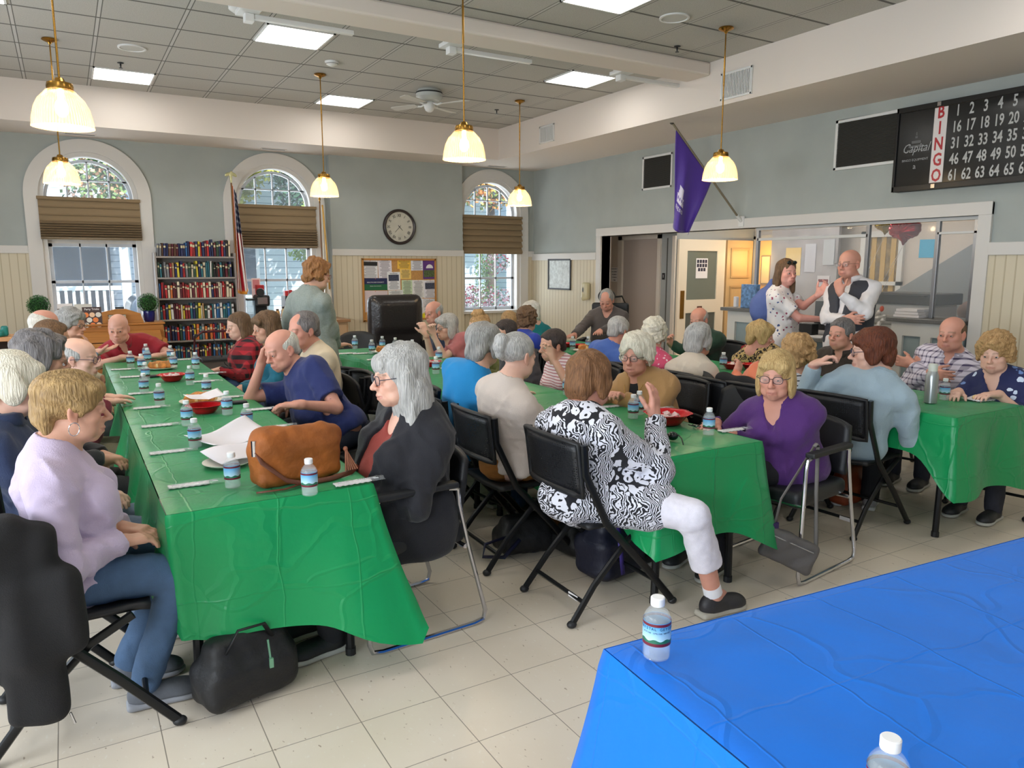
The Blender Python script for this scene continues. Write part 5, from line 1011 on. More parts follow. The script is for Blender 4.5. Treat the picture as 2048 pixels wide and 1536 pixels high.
# ---------------- reception: elevator, doors, counter, glass, office things ----------------
sbox('wall_sun_block', M_lobg, 12.2, 2.5, 0, 12.3, 11.0, ZC)  # unseen wall added to close the lobby against sunlight
XE = 7.85; M_elev = mat('elevator_door', (172, 158, 148), .45); M_jamb = mat('elevator_jamb', (204, 194, 182), .5)
sbox('wall_elevator', M_lob, XE, 9.78, 0, XE+.1, 10.9, 2.75); sbox('wall_elevator', M_lob, XE, 8.78, 2.02, XE+.1, 9.78, 2.75); sbox('wall_elevator', M_lobg, XE, 8.50, 0, XE+.1, 8.80, 2.75); sbox('wall_elevator', M_lobg, XE, 8.46, 0, 9.5, 8.50, 2.75)
sbox('wall_return', mat('return_beige', (206, 188, 172), .7), XR+.16, 10.00, 0, XE, 10.06, 2.75)
d = empty('door_1', (XE, 9.25, 0)); st(d); MB().box(XE-.03, 9.70, 0, XE+.02, 9.80, 2.06).box(XE-.03, 8.78, 0, XE+.02, 8.85, 2.06).box(XE-.03, 8.78, 2.0, XE+.02, 9.8, 2.06).build('door_frame', M_jamb, d)
MB().box(XE+.01, 8.85, .01, XE+.04, 9.70, 2.0).build('elevator_leaf', M_elev, d)
MB().box(XE-.012, 8.64, 0, XE-.001, 8.655, 2.0).build('joint', mat('joint_dark', (90, 88, 84), .6), d)
MB().box(XE-.03, 8.46, 0, XE, 8.52, 2.03).build('corner_trim', M_jamb, d)
def sign(name, label, cat, X, y0, z0, y1, z1, m, lines=(), tm=None, size=.03):
    t = MB().box(X-.004, y0, z0, X, y1, z1).build(name, m, None, (X, (y0+y1)/2, (z0+z1)/2)); tag(t, label, cat)
    for k, s_ in enumerate(lines):
        wtext(s_, (y0+y1)/2, z1-(z1-z0)*(k+.5)/len(lines), size, tm or M_ink, 'writing', t, X=X-.0055, sx=.9, bold=.0006)
    return t
sign('wall_sign', 'white notice with bold black lines beside the elevator', 'sign', XE-.002, 9.83, 1.33, 10.0, 1.56, M_paper, ('THE PROPERTY', 'BE CLEANED', 'OF LIMITED', 'TO PERSON', 'A TIME'), M_ink, .026)
sign('floor_number_plate', 'small black plate with a white 1 beside the elevator', 'sign', XE-.002, 8.69, 1.38, 8.75, 1.48, M_black, ('1',), M_paper, .06)
# white door with glass and tan panel door, both along the side of the elevator shaft; yellow panel paints the lit room beyond
d = empty('door_2', (8.3, 8.44, 0)); st(d); Y = 8.43; X0, X1 = 7.86, 8.82
b = MB()
for a in ((X0, 0, X0+.17, 1.98), (X1-.17, 0, X1, 1.98), (X0+.17, 1.81, X1-.17, 1.98), (X0+.17, .88, X1-.17, 1.08), (X0+.17, 0, X1-.17, .2)): b.box(a[0], Y-.02, a[1], a[2], Y+.02, a[3])
b.build('door_leaf', mat('door_cream', (222, 208, 186), .5), d); MB().box(X0+.16, Y-.004, 1.07, X1-.16, Y+.004, 1.82).build('glass', mat('door_glass', (112, 116, 104), .12), d); MB().box(X0+.16, Y-.004, .19, X1-.16, Y+.004, .89).build('lower_panel', mat('lower_pane', (90, 92, 84), .3), d)
MB().box(X0+.05, Y-.026, .80, X0+.13, Y-.021, 1.22).build('push_plate', M_brass, d); MB().box(X0+.40, Y-.026, .95, X0+.50, Y-.021, .98).build('plate', mat('brown_plate', (86, 46, 28), .5), d)
t = MB().box(8.22, Y-.012, 1.40, 8.46, Y-.008, 1.70).build('notice', M_paper, None, (8.34, Y, 1.5)); tag(t, 'white calendar notice with dark squares taped on the door glass', 'notice')
for r_ in range(3):
    for c_ in range(4 if r_ < 2 else 3): x = 8.235+.055*c_+(.026 if r_ == 2 else 0); MB().box(x, Y-.0145, 1.63-.062*r_, x+.042, Y-.0125, 1.68-.062*r_).build('square', mat('ink_navy', (30, 32, 58), .6), t)
d = empty('door_3', (9.05, 8.44, 0)); st(d); dl = MB().box(8.86, Y-.02, 0, 9.42, Y+.02, 1.98).build('door_leaf', mat('door_tan', (196, 164, 118), .5), d)
for z0, z1 in ((.15, .70), (.82, 1.28), (1.40, 1.86)): b = MB(); [b.box(a[0], Y-.032, a[1], a[2], Y-.021, a[3]) for a in ((8.94, z0, 8.97, z1), (9.31, z0, 9.34, z1), (8.97, z0, 9.31, z0+.03), (8.97, z1-.03, 9.31, z1))]; b.build('panel_moulding', mat('door_tan2', (178, 146, 102), .5), d)
M_yel = mat('warm_light_paint', (226, 170, 86), .8)  # warm room light is put into this yellow
b = MB(); b.box(XB-.06, 8.38, 0, XB-.001, 8.42, 2.05); b.box(XB-.06, 7.96, 0, XB-.001, 8.02, 2.05); b.box(XB-.06, 7.96, 2.0, XB-.001, 8.42, 2.06); st(b.build('trim_30', mat('grey_trim', (158, 156, 150), .5)))
st(MB().box(XB-.02, 8.02, 0, XB-.002, 8.38, 2.0).build('wall_lit_doorway', M_yel))
t = MB().box(XB-.04, 8.08, 1.30, XB-.021, 8.27, 1.75).build('picture_frame', mat('thin_frame', (120, 96, 60), .5), None, (XB-.03, 8.2, 1.5)); tag(t, 'narrow framed print in the yellow lit doorway', 'picture'); MB().box(XB-.043, 8.10, 1.32, XB-.04, 8.25, 1.73).build('print', mat('cream_print', (214, 186, 130), .6), t)
# office back wall window, stairs, blue sheet
d = empty('window_4', (XB, 6.2, 1.2)); st(d); b = MB()
for a in ((5.93, .72, 6.00, 2.05), (6.45, .72, 6.55, 2.05), (5.93, 1.97, 6.55, 2.05), (5.93, .72, 6.55, .80), (5.93, 1.33, 6.55, 1.38)): b.box(XB-.05, a[0], a[1], XB-.001, a[2], a[3])
b.build('window_frame', M_trim, d); MB().box(XB-.012, 5.98, .78, XB-.004, 6.48, 1.98).build('pane', mat('bronze_pane', (120, 100, 66), .1, noise=.35, nscale=6), d)
b = MB()
for k in range(3): b.box(XB-.02, 6.05+.14*k, .80, XB-.013, 6.12+.14*k, 1.97)
b.build('curtain_strips', mat('gold_curtain', (186, 150, 84), .6), d)
b = MB(); b.prism([(4.2, 2.3), (6.0, 1.16), (6.0, .3), (4.2, .3)], XB-.30, XB-.02, 'x'); st(b.build('wall_stair_side', mat('stair_grey', (128, 132, 134), .7)))
sign('blue_notice', 'bright blue sheet taped to the office wall', 'notice', XB-.002, 5.47, 1.69, 5.74, 1.92, mat('sky_sheet', (70, 164, 200), .7))
sbox('wall_reception_panel', mat('grey_panel', (150, 146, 148), .6, noise=.10, nscale=3), XB-.25, 6.75, 0, XB-.20, 7.9, 2.75)
for k, (y0, z0, y1, z1, col, lab) in enumerate(((7.35, 1.45, 7.62, 1.85, (206, 176, 110), 'tan arched print on the grey office wall'), (6.85, 1.15, 7.05, 1.45, (196, 190, 194), 'pale notice with a dark red bar on the office wall'), (7.10, 1.5, 7.28, 1.9, (178, 178, 186), 'pale grey sheet hanging on the office wall'), (6.80, 1.6, 6.98, 1.95, (170, 172, 176), 'grey translucent sheet near the top of the office wall'))):
    t = sign('wall_print', lab, 'notice', XB-.255, y0, z0, y1, z1, mat('wp_%d' % k, col, .6))
    if k == 1: MB().box(XB-.262, y0+.02, 1.36, XB-.2592, y1-.02, 1.40).build('red_bar', mat('dkred', (120, 30, 40), .6), t)
# counter
M_ctop = mat('counter_laminate', (104, 104, 102), .4, noise=.06, nscale=90); M_cfr = mat('counter_white', (206, 206, 202), .5); M_cpan = mat('counter_bluegrey', (140, 156, 160), .6)
CX0, CX1 = 6.95, 7.45
t = empty('reception_counter', (7.2, 5.0, 0), label='grey topped reception counter with white framed blue grey panels, right end', cat='counter', group='reception counter units')
MB().box(CX0-.04, 3.74, 1.05, CX1, 4.46, 1.09).build('worktop', M_ctop, t, bevel=.006); MB().box(CX0+.03, 3.74, 0, CX1-.02, 4.40, 1.05).build('cabinet_body', M_cpan, t)
b = MB(); [b.box(CX0, a[0], a[1], CX0+.03, a[2], a[3]) for a in ((3.74, 0, 3.86, 1.05), (4.30, 0, 4.42, 1.05), (4.02, .14, 4.12, .92), (3.86, .92, 4.30, 1.05), (3.86, 0, 4.30, .14))]; b.build('panel_frame', M_cfr, t)
t = empty('reception_desk', (7.1, 5.2, 0), label='low reception desk section with a dark grey edge, between the two high counters', cat='counter', group='reception counter units')
MB().box(CX0-.25, 4.46, .80, CX1, 6.0, .84).build('worktop', M_ctop, t, bevel=.006); MB().box(CX0+.05, 4.46, 0, CX1-.02, 6.0, .80).build('cabinet_body', M_cpan, t)
t = empty('reception_counter', (7.2, 6.25, 0), label='grey topped reception counter with white panel front, left end by the doors', cat='counter', group='reception counter units')
MB().box(CX0-.08, 6.0, 1.05, CX1, 6.60, 1.09).build('worktop', M_ctop, t, bevel=.006); MB().box(CX0+.03, 6.02, 0, CX1-.02, 6.55, 1.05).build('cabinet_body', M_cpan, t)
b = MB(); [b.box(CX0, a[0], a[1], CX0+.03, a[2], a[3]) for a in ((6.02, 0, 6.12, 1.05), (6.43, 0, 6.55, 1.05), (6.12, .92, 6.43, 1.05), (6.12, 0, 6.43, .14))]; b.build('panel_frame', M_cfr, t)
# glass screen on posts
M_alu = mat('aluminium_post', (150, 152, 156), .3, metal=.7)
t = empty('glass_screen', (7.12, 5.0, 1.09), label='clear glass screen in aluminium posts above the reception counter', cat='glass screen')
for y, z0 in ((6.28, 1.09), (4.85, .84), (4.13, 1.09), (3.78, 1.09)): MB().box(7.10, y-.018, z0, 7.14, y+.018, 2.03).build('post', M_alu, t, bevel=.002)
MB().box(7.10, 4.85, 1.88, 7.14, 6.28, 1.91).box(7.10, 3.75, 1.88, 7.14, 4.13, 1.90).box(7.09, 3.74, 2.0, 7.15, 6.30, 2.03).build('rail', M_cfr, t)
MB().box(7.117, 4.86, .98, 7.123, 6.27, 1.99).build('pane', mat('screen_glass', (214, 222, 226), .04, alpha=.11), t); MB().box(7.117, 4.15, 1.10, 7.123, 4.84, 1.99).build('pane', MATS['screen_glass'], t); MB().box(7.117, 3.79, 1.10, 7.123, 4.12, 1.99).build('pane', MATS['screen_glass'], t)
# desk things
def ct(name, label, cat, a, m, bevel=.004, loc=None): t = MB().box(*a).build(name, m, None, ((a[0]+a[3])/2, (a[1]+a[4])/2, a[2]), bevel=bevel); return tag(t, label, cat)
ct('monitor', 'black computer monitor seen from behind on the low desk', 'monitor', (7.20, 5.03, .88, 7.24, 5.50, 1.20), M_black)
ct('paper_pad', 'white papers spread on the low reception desk', 'paper', (6.74, 5.05, .841, 6.98, 5.75, .848), M_paper, 0)
t = empty('printer', (7.9, 4.9, .9), label='dark printer with stacked trays in the office', cat='printer'); MB().box(7.7, 4.45, .95, 8.15, 5.15, 1.18).build('body', mat('printer_white', (196, 194, 190), .4), t, bevel=.02); MB().box(7.66, 4.40, 1.18, 8.15, 5.18, 1.30).build('scanner_lid', M_black, t, bevel=.015); MB().box(7.6, 4.5, 1.27, 8.0, 5.05, 1.285).build('tray', M_black, t); MB().box(7.7, 4.4, 0, 8.2, 5.2, .95).build('stand', M_cfr, t)
for k in range(3): ct('paper_ream', 'white paper stack on the right counter, %s' % ['lowest', 'middle one', 'topmost'][k], 'paper stack', (7.0, 4.18+.01*k, 1.091+.028*k, 7.22, 4.44-.012*k, 1.117+.028*k), M_paper, .003)
t = sign('leaflet', 'blue poster with a baby photograph on the low desk', 'sign', 6.86, 4.90, .85, 5.06, 1.12, mat('baby_blue', (130, 180, 220), .6)); MB().sphere((6.853, 4.98, .99), (.002, .03, .03), 12, 8).build('photograph', mat('skin_print', (220, 170, 150), .6), t)
t = sign('leaflet', 'white poster with a dark blue heading and two photographs on the low desk', 'sign', 6.84, 4.58, .85, 4.82, 1.17, M_paper); MB().box(6.833, 4.59, 1.09, 6.8355, 4.81, 1.16).build('heading_bar', mat('royal', (30, 60, 150), .5), t); MB().box(6.833, 4.72, 1.01, 6.8355, 4.79, 1.08).build('photograph', M_black, t); MB().box(6.833, 4.61, 1.01, 6.8355, 4.69, 1.08).build('photograph', mat('dkred', (120, 30, 40), .6), t); MB().box(6.833, 4.61, .88, 6.8355, 4.79, .90).box(6.833, 4.61, .93, 6.8355, 4.79, .95).build('print_lines', mat('pinkink', (196, 120, 120), .7), t)
S_ = SDF(); rd = random.Random(8)
for k in range(26): S_.ell((6.90+rd.uniform(-.03, .03), 4.50+rd.uniform(-.035, .035), .87+.011*k), (.022, .022, .014), k=.006)
t = S_.build('shell_ornament', mat('shell_white', (216, 212, 206), .5), .007, None, (6.9, 4.5, .84)); tag(t, 'white knobbly ornament with a flower on the end of the low desk', 'ornament'); SDF().ell((6.90, 4.50, 1.17), (.02, .02, .03)).build('flower', mat('coral', (206, 100, 80), .5), .006, t)
ct('leaflet_holder', 'clear rack of blue leaflets at the left end of the counter', 'leaflet rack', (7.0, 6.18, 1.091, 7.08, 6.40, 1.37), mat('leaflets', (96, 130, 170), .4, noise=.3, nscale=25)); ct('sanitizer_bottle', 'small white pump bottle at the left end of the counter', 'bottle', (6.98, 6.45, 1.091, 7.03, 6.50, 1.22), M_paper, .012)
ct('acrylic_stand', 'clear acrylic stand with small cards on the low desk', 'stand', (6.90, 5.55, .841, 6.98, 5.85, 1.05), mat('acrylic', (210, 214, 220), .1, alpha=.35)); ct('card_reader', 'black card terminal on the low desk beside the person in the vest', 'terminal', (6.88, 5.28, .841, 7.0, 5.45, .97), M_black, .01)
t = SDF().ell((8.4, 4.35, 1.10), (.20, .22, .14)).build('office_chair_back', mat('brown_chair', (112, 74, 52), .6), .014, None, (8.4, 4.35, .95)); tag(t, 'brown rounded chair back behind the glass at the right', 'chair')
MB().tube([(8.4, 4.35, 0), (8.4, 4.35, .95)], .03, 8).build('post', M_black, t)
# balloons
def balloon(c, r_, m, lab, sc=(1, 1, 1)):
    S_ = SDF(); c = np.array(c)
    S_.ell(c+vec(0, r_*.45, r_*.25), vec(.45, .62, .62)*r_*np.array(sc), k=.06); S_.ell(c+vec(0, -r_*.45, r_*.25), vec(.45, .62, .62)*r_*np.array(sc), k=.06); S_.cap(c, c-vec(0, 0, r_*.75), r_*.42, r_*.08, .06)
    S_.dmax = .01; S_.disp = lambda V: .004*np.sin(np.arctan2(V[:, 1]-c[1], V[:, 2]-c[2])*18)
    t = S_.build('foil_balloon', m, .009, None, tuple(c)); tag(t, lab, 'balloon', 'foil balloons'); MB().tube([tuple(c-vec(0, 0, r_*.8)), (c[0]-.5, c[1]-.1, 1.4), (c[0]-.95, c[1]-.25, 1.15)], .0015, 5).build('string', M_paper, t)
balloon((8.0, 5.02, 1.95), .17, mat('foil_red', (176, 14, 30), .12, metal=.7), 'red heart shaped foil balloon, lowest of the bunch'); balloon((8.05, 5.28, 2.04), .13, mat('foil_gold', (170, 140, 40), .15, metal=.7), 'gold foil balloon, leftmost of the bunch'); balloon((8.15, 5.06, 2.10), .15, mat('foil_orange', (206, 84, 20), .15, metal=.7), 'orange foil balloon above the red one')
for i, (x, y, lab) in enumerate(((8.4, 5.3, 'near'), (8.4, 7.4, 'middle'), (7.75, 7.0, 'far'))):
    t = MB().box(x-.5, y-.3, 2.735, x+.5, y+.3, 2.749).build('ceiling_light_panel', mat('reception_diffuser', (255, 255, 255), .5, emit=(255, 250, 240), es=6), None, (x, y, 2.749)); tag(t, 'light panel in the reception ceiling, %s one, hidden above the opening' % lab, 'ceiling light')
l = bpy.data.lights.new('doorway_lamp', 'POINT'); l.energy = 7; l.color = (1, .68, .3); l.shadow_soft_size = .08; lo = bpy.data.objects.new('doorway_lamp', l); COL.objects.link(lo); lo.location = (9.2, 8.1, 1.7)
# ---------------- outdoors ----------------
M_side = mat('clapboard', (186, 200, 214), .7); q = NB(M_side); sz = q.sep(q.geo())[2]; f = q.math('FRACT', q.math('DIVIDE', sz, .14)); q.bump(f, .9, .02); q.set('Base Color', q.mix(q.math('LESS_THAN', f, .10), rgb(200, 212, 224), rgb(120, 140, 160)))
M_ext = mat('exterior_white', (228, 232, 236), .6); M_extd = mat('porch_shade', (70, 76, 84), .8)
M_gr = mat('lawn', (96, 128, 64), .9, noise=.3, nscale=6); b = MB().box(-16, 11.6, -.6, 30, 42, -.5); st(b.build('ground', M_gr))
t = empty('neighbour_house', (-1.5, 18, -.5), label='pale clapboard house with a railed porch behind the leftmost window', cat='house')
MB().box(1.6, 17.2, -.5, 9.5, 24, 6.2).build('wall', M_side, t); MB().box(-8, 19.0, -.5, 1.6, 25, 6.0).build('wall', M_side, t)
MB().prism([(-8.4, 6.0), (1.9, 6.0), (-3.2, 9.0)], 18.7, 25.2, 'y').build('roof', mat('red_roof', (168, 96, 88), .8, noise=.1, nscale=4), t)
MB().box(-7, 16.6, 2.6, 1.2, 19.0, 2.85).build('porch_roof', M_ext, t); MB().box(-7, 16.7, -.5, 1.2, 19.0, .35).build('porch_floor', M_ext, t)
for x in (-6.5, -3.2, -.35, 1.05): MB().box(x-.09, 16.7, .35, x+.09, 16.9, 2.6).build('column', M_ext, t)
b = MB(); b.box(-6.5, 16.75, 1.12, 1.0, 16.83, 1.2); b.box(-6.5, 16.75, .45, 1.0, 16.83, .52); [b.box(-6.4+.13*k, 16.77, .5, -6.35+.13*k, 16.81, 1.14) for k in range(56)]; b.build('railing', M_ext, t)
MB().box(-2.6, 18.9, .6, .9, 18.98, 2.3).build('porch_shade_sheet', M_extd, t)  # dark sheet painting the shade of the porch recess
for x in (3.2, 5.4, 7.6): f = MB().box(x-.5, 17.12, .9, x+.5, 17.2, 2.5).build('window', M_ext, t); MB().box(x-.42, 17.09, .98, x+.42, 17.12, 2.42).build('pane', mat('neigh_glass', (80, 92, 106), .15), f)
t = empty('neighbour_house', (14, 19, -.5), label='white clapboard house seen through the corner window', cat='house'); MB().box(10.6, 18.2, -.5, 19, 25, 5.8).build('wall', M_side, t); MB().prism([(10.2, 5.8), (19.4, 5.8), (14.4, 8.8)], 18, 25.2, 'y').build('roof', mat('grey_roof', (120, 118, 120), .8), t)
f = MB().box(11.2, 18.1, .8, 12.4, 18.2, 2.6).build('window', M_ext, t); MB().box(11.3, 18.06, .9, 12.3, 18.1, 2.5).build('pane', MATS['neigh_glass'], f)
def foliage(name, label, c, r_, n_, cols, sz=.09, seed=0, trunk=None, group=None, clumps=9, cat='tree'):
    t = empty(name, (c[0], c[1], -.5), label=label, cat=cat, group=group); rd = random.Random(seed); cl = [(Vector((rd.gauss(0, .45)*r_[0], rd.gauss(0, .45)*r_[1], rd.gauss(0, .45)*r_[2])), rd.uniform(.35, .6)) for _ in range(clumps)]
    bs = [MB() for _ in cols]
    for k in range(n_):
        cc_, cr = cl[k % clumps]; v = Vector((rd.gauss(0, 1), rd.gauss(0, 1), rd.gauss(0, 1))).normalized()*rd.uniform(.5, 1)*cr; p = Vector(c)+cc_+Vector((v.x*r_[0], v.y*r_[1], v.z*r_[2])); a = Vector((rd.gauss(0, 1), rd.gauss(0, 1), rd.gauss(0, 1))).normalized(); e = a.orthogonal().normalized()*sz*.5
        bs[(k*7+k//clumps) % len(cols)].add([p-e, p+a*sz*.5, p+e, p-a*sz*.5], [(0, 1, 2, 3)])
    for i, col in enumerate(cols): bs[i].build('foliage', mat('leaf_%d_%d_%d' % col, col, .6), t)
    if trunk: MB().tube([(c[0], c[1], -.5), (c[0]+.1, c[1], c[2]*.5), (c[0], c[1], c[2])], [trunk, trunk*.8, trunk*.4], 8).build('trunk', mat('bark', (92, 76, 64), .9), t, smooth=True)
foliage('shrub', 'rounded green shrub below the leftmost window', (-1.3, 14.4, .35), (1.5, .8, .75), 5200, ((64, 100, 56), (84, 122, 70), (48, 80, 44)), .08, 1, cat='shrub')
foliage('tree', 'autumn tree with orange and green leaves behind the middle window', (4.3, 15.6, 4.3), (1.9, 1.2, 1.6), 9000, ((88, 122, 70), (206, 132, 72), (160, 160, 70), (60, 96, 72)), .11, 2, .13)
foliage('tree', 'pale leafed tree at the right side of the leftmost window', (1.35, 15.9, 4.2), (1.1, .9, 1.3), 5200, ((128, 156, 96), (98, 120, 78), (196, 150, 120)), .09, 3, .08)
foliage('tree', 'orange leafed tree behind the corner window', (8.7, 15.8, 4.6), (2.0, 1.3, 1.7), 9000, ((214, 136, 64), (226, 170, 96), (120, 140, 70)), .11, 4, .14)
foliage('tree', 'low hanging branch of green leaves outside the middle window', (4.0, 13.4, 2.15), (.7, .5, .45), 1500, ((120, 148, 66), (180, 176, 80)), .08, 5, .03)
foliage('climbing_vine', 'green vine trailing down outside the corner window', (7.55, 12.3, 1.9), (.16, .1, 1.3), 1500, ((96, 140, 60), (130, 160, 76)), .05, 6, .012, clumps=14, cat='vine')
foliage('climbing_vine', 'thin vine hanging across the middle of the corner window', (6.75, 12.4, 1.5), (.25, .1, .9), 500, ((96, 140, 60), (150, 170, 90)), .045, 7, .008, clumps=14, cat='vine')
foliage('shrub', 'flowering shrub with pink and white blossoms below the corner window', (6.9, 12.9, .8), (.8, .5, .5), 2600, ((70, 104, 60), (226, 170, 180), (236, 230, 226), (190, 40, 60)), .06, 8, clumps=12, cat='shrub')
t = MB().box(.62, 12.6, .2, 2.6, 13.9, .75).build('parked_car', mat('car_blue', (70, 140, 190), .25), None, (1.6, 14.5, -.5)); tag(t, 'pale blue parked car low in the leftmost window', 'car'); SDF().box((1.6, 13.25, .8), (.8, .8, .35), rad=.25).build('cabin', mat('car_glass', (60, 80, 96), .1), .04, t)
for y_ in (13.1, 14.0): MB().lathe([(0, -.1), (.3, -.1), (.3, .1), (0, .1)], 20, (0, 0, 0), T(.9, y_-.45, .0)@Matrix.Rotation(PI/2, 4, 'X')).build('wheel', M_black, t)
# ---------------- people ----------------
def attr_mat(name, rough=.55, sss=0, bump=.15, bscale=120, sheen=0):
    if name in MATS: return MATS[name]
    m = mat(name, (200, 160, 140), rough, sheen=sheen); q = NB(m)
    a = q.n('Attribute', attribute_name='tint'); q.set('Base Color', a.outputs['Color'])
    q.bump(q.noise(q.obj(), bscale, 4), bump, .004)
    if sss: q.b.inputs['Subsurface Weight'].default_value = sss; q.b.inputs['Subsurface Radius'].default_value = (.012, .005, .003); q.b.inputs['Subsurface Scale'].default_value = 1
    return m
def skin_mat(): return attr_mat('skin', .5, 0, .12, 90)
def hair_mat(name, c1, c2, wave=1):
    if name in MATS: return MATS[name]
    m = mat(name, c1, .55); q = NB(m); P = q.scale(q.obj(), (150, 150, 16) if wave else (120, 120, 120))
    n = q.noise(P, 1, 3); n2 = q.noise(q.obj(), 18, 2)
    f = q.math('MULTIPLY_ADD', n, 1.6, -.3); f = q.math('ADD', f, q.math('MULTIPLY_ADD', n2, .8, -.4))
    x = q.n('Clamp', iValue=f).outputs[0]
    q.set('Base Color', q.mix(x, rgb(*c1), rgb(*c2))); q.bump(n, .8, .012); q.b.inputs['Specular IOR Level'].default_value = .35
    return m
def nrm(v): v = np.array(v, float); return v/np.linalg.norm(v)
def head_R(yaw, pitch=0, roll=0):
    y, p, r = [math.radians(a) for a in (yaw, pitch, roll)]
    f = vec(math.sin(y)*math.cos(p), math.cos(y)*math.cos(p), math.sin(p)); R = nrm(vec(math.cos(y), -math.sin(y), 0)); U = np.cross(R, f)
    R2 = R*math.cos(r)-U*math.sin(r); U2 = U*math.cos(r)+R*math.sin(r)
    return np.stack([R2, f, U2], 1)   # columns: right, forward, up
def head_sdf(S, hc, R, s=1.0, fat=1.0, sex='f', nose=1.0, mouth=0, old=1, jaw=1.0):
    hc = np.array(hc, float)
    P = lambda x, y, z: hc+R@(vec(x, y, z)*s)
    def E(c, r, k=.02, mode='u', RR=None): S.ell(P(*c), np.array(r)*s, R if RR is None else R@RR, k*s, mode)
    def C(a, b, ra, rb=None, k=.012, mode='u'): S.cap(P(*a), P(*b), ra*s, (ra if rb is None else rb)*s, k*s, mode)
    j = (1.08 if sex == 'm' else 1.0)*jaw
    E((0, -.018, .034), (.074, .094, .082)); E((0, .018, .036), (.063, .068, .066), .02)
    E((0, .022, -.03), (.060*fat, .062, .074), .02); E((0, .018, -.066), (.054*j*fat, .058, .046), .025)
    E((0, .066, -.097), (.021*j, .018, .018), .028)
    for q in (-1, 1):
        E((q*.041, .056, -.026), (.022*fat, .021, .019), .02); E((q*.036*fat, .042, -.072), (.021*fat, .026, .022), .02)
        C((q*.036, .077, .019), (q*.010, .086, .015), .008 if sex == 'f' else .010, None, .015)
    C((0, .084, .008), (0, .106+.006*nose, -.028), .0075, .0105, .012); E((0, .104+.007*nose, -.031), (.0125, .0125, .0105), .006)
    for q in (-1, 1): E((q*.0125, .096+.003*nose, -.035), (.0075, .011, .008), .005)
    for q in (-1, 1): E((q*.031, .103, .001), (.0165, .019, .011), .012, 's')
    for q in (-1, 1):
        E((q*.031, .0785, .001), (.0135, .0125, .0125), .004)
        S.chain([P(q*.046, .078, .002), P(q*.038, .0885, .0070), P(q*.028, .0910, .0072), P(q*.0175, .086, .002)], [.0036*s]*4, .004*s)
        S.chain([P(q*.045, .078, -.002), P(q*.034, .0880, -.0105), P(q*.019, .0855, -.005)], [.0028*s]*3, .005*s)
    E((0, .083, -.056), (.026, .013, .022), .015); E((0, .082, -.078), (.025, .012, .014), .015)
    op = mouth*.006
    S.chain([P(-.025, .084, -.0665), P(-.009, .0955, -.064), P(0, .0965, -.0655), P(.009, .0955, -.064), P(.025, .084, -.0665)], [.003*s, .0052*s, .005*s, .0052*s, .003*s], .005*s)
    S.chain([P(-.023, .084, -.0695-op), P(0, .0945, -.0765-op), P(.023, .084, -.0695-op)], [.003*s, .0062*s, .003*s], .005*s)
    S.chain([P(-.026, .088, -.0685-op/2), P(0, .101, -.0705-op/2), P(.026, .088, -.0685-op/2)], [.0012*s, (.0018+op*.6)*s, .0012*s], .003*s, 's')
    if old:
        for q in (-1, 1):
            C((q*.018, .100, -.042), (q*.034, .080, -.070), .0015, None, .009, 's'); C((q*.022, .092, -.014), (q*.040, .082, -.017), .001, None, .008, 's')
    for q in (-1, 1):
        t = .25; RR = np.array([[math.cos(t*q), -math.sin(t*q), 0], [math.sin(t*q), math.cos(t*q), 0], [0, 0, 1]])
        E((q*.078, -.010, -.008), (.0075, .019, .032), .008, 'u', RR); E((q*.085, -.005, -.003), (.006, .010, .019), .005, 's', RR); E((q*.076, .0, -.035), (.006, .009, .010), .006)
    return P
def face_color(hc, R, s, skin, fat=1, sex='f', brow=None, lip=None, flush=.6):
    c0 = np.array([lin(v) for v in skin]); lipc = np.array([lin(v) for v in (lip or (170, 92, 86))])
    bc = np.array([lin(v) for v in (brow or (120, 95, 75))])
    def f(V):
        q = ((V-np.array(hc))@R)/s; x, y, z = np.abs(q[:, 0]), q[:, 1], q[:, 2]
        n = fbm(V, 38, 3)*.5+fbm(V, 14, 5)*.5
        col = c0[None]*(1+.07*n[:, None]*np.array([.6, 1, 1.1])[None])
        def mix(m, c): nonlocal col; m = np.clip(m, 0, 1)[:, None]; col = col*(1-m)+np.asarray(c)[None]*m
        red = c0*np.array([1.02, .72, .68])
        mix(np.exp(-((x-.042)**2+(z+.028)**2)/.0005)*(y > .03)*.5*flush, red); mix(np.exp(-(x**2+(z+.032)**2)/.00022)*(y > .08)*.55*flush, red)
        mix(np.exp(-((y+.01)**2+(z+.01)**2)/.0012)*(x > .07)*.5, red)
        lz = np.abs(z+.070)-np.clip(.0115-.0004*(x*1000)**1.0*.9/1.0*.5, 0, 1); mix(((x < .027) & (y > .078))*np.clip(-lz*260+.35, 0, 1)*.5, lipc)
        bz = z-(.0245-.9*(x-.030)**2/.03*.35-.0); mix(((x > .012) & (x < .05) & (y > .045))*np.exp(-(bz/.0042)**2)*.75, bc)
        eye_shade = np.exp(-(((x-.031)/.019)**2+((z-.001)/.012)**2)**2)*(y > .05); mix(eye_shade*.30, c0*np.array([.62, .5, .48]))  # eyelid shading painted into the skin colour
        out = np.ones((len(V), 4)); out[:, :3] = np.clip(col, 0, 1); return out
    return f
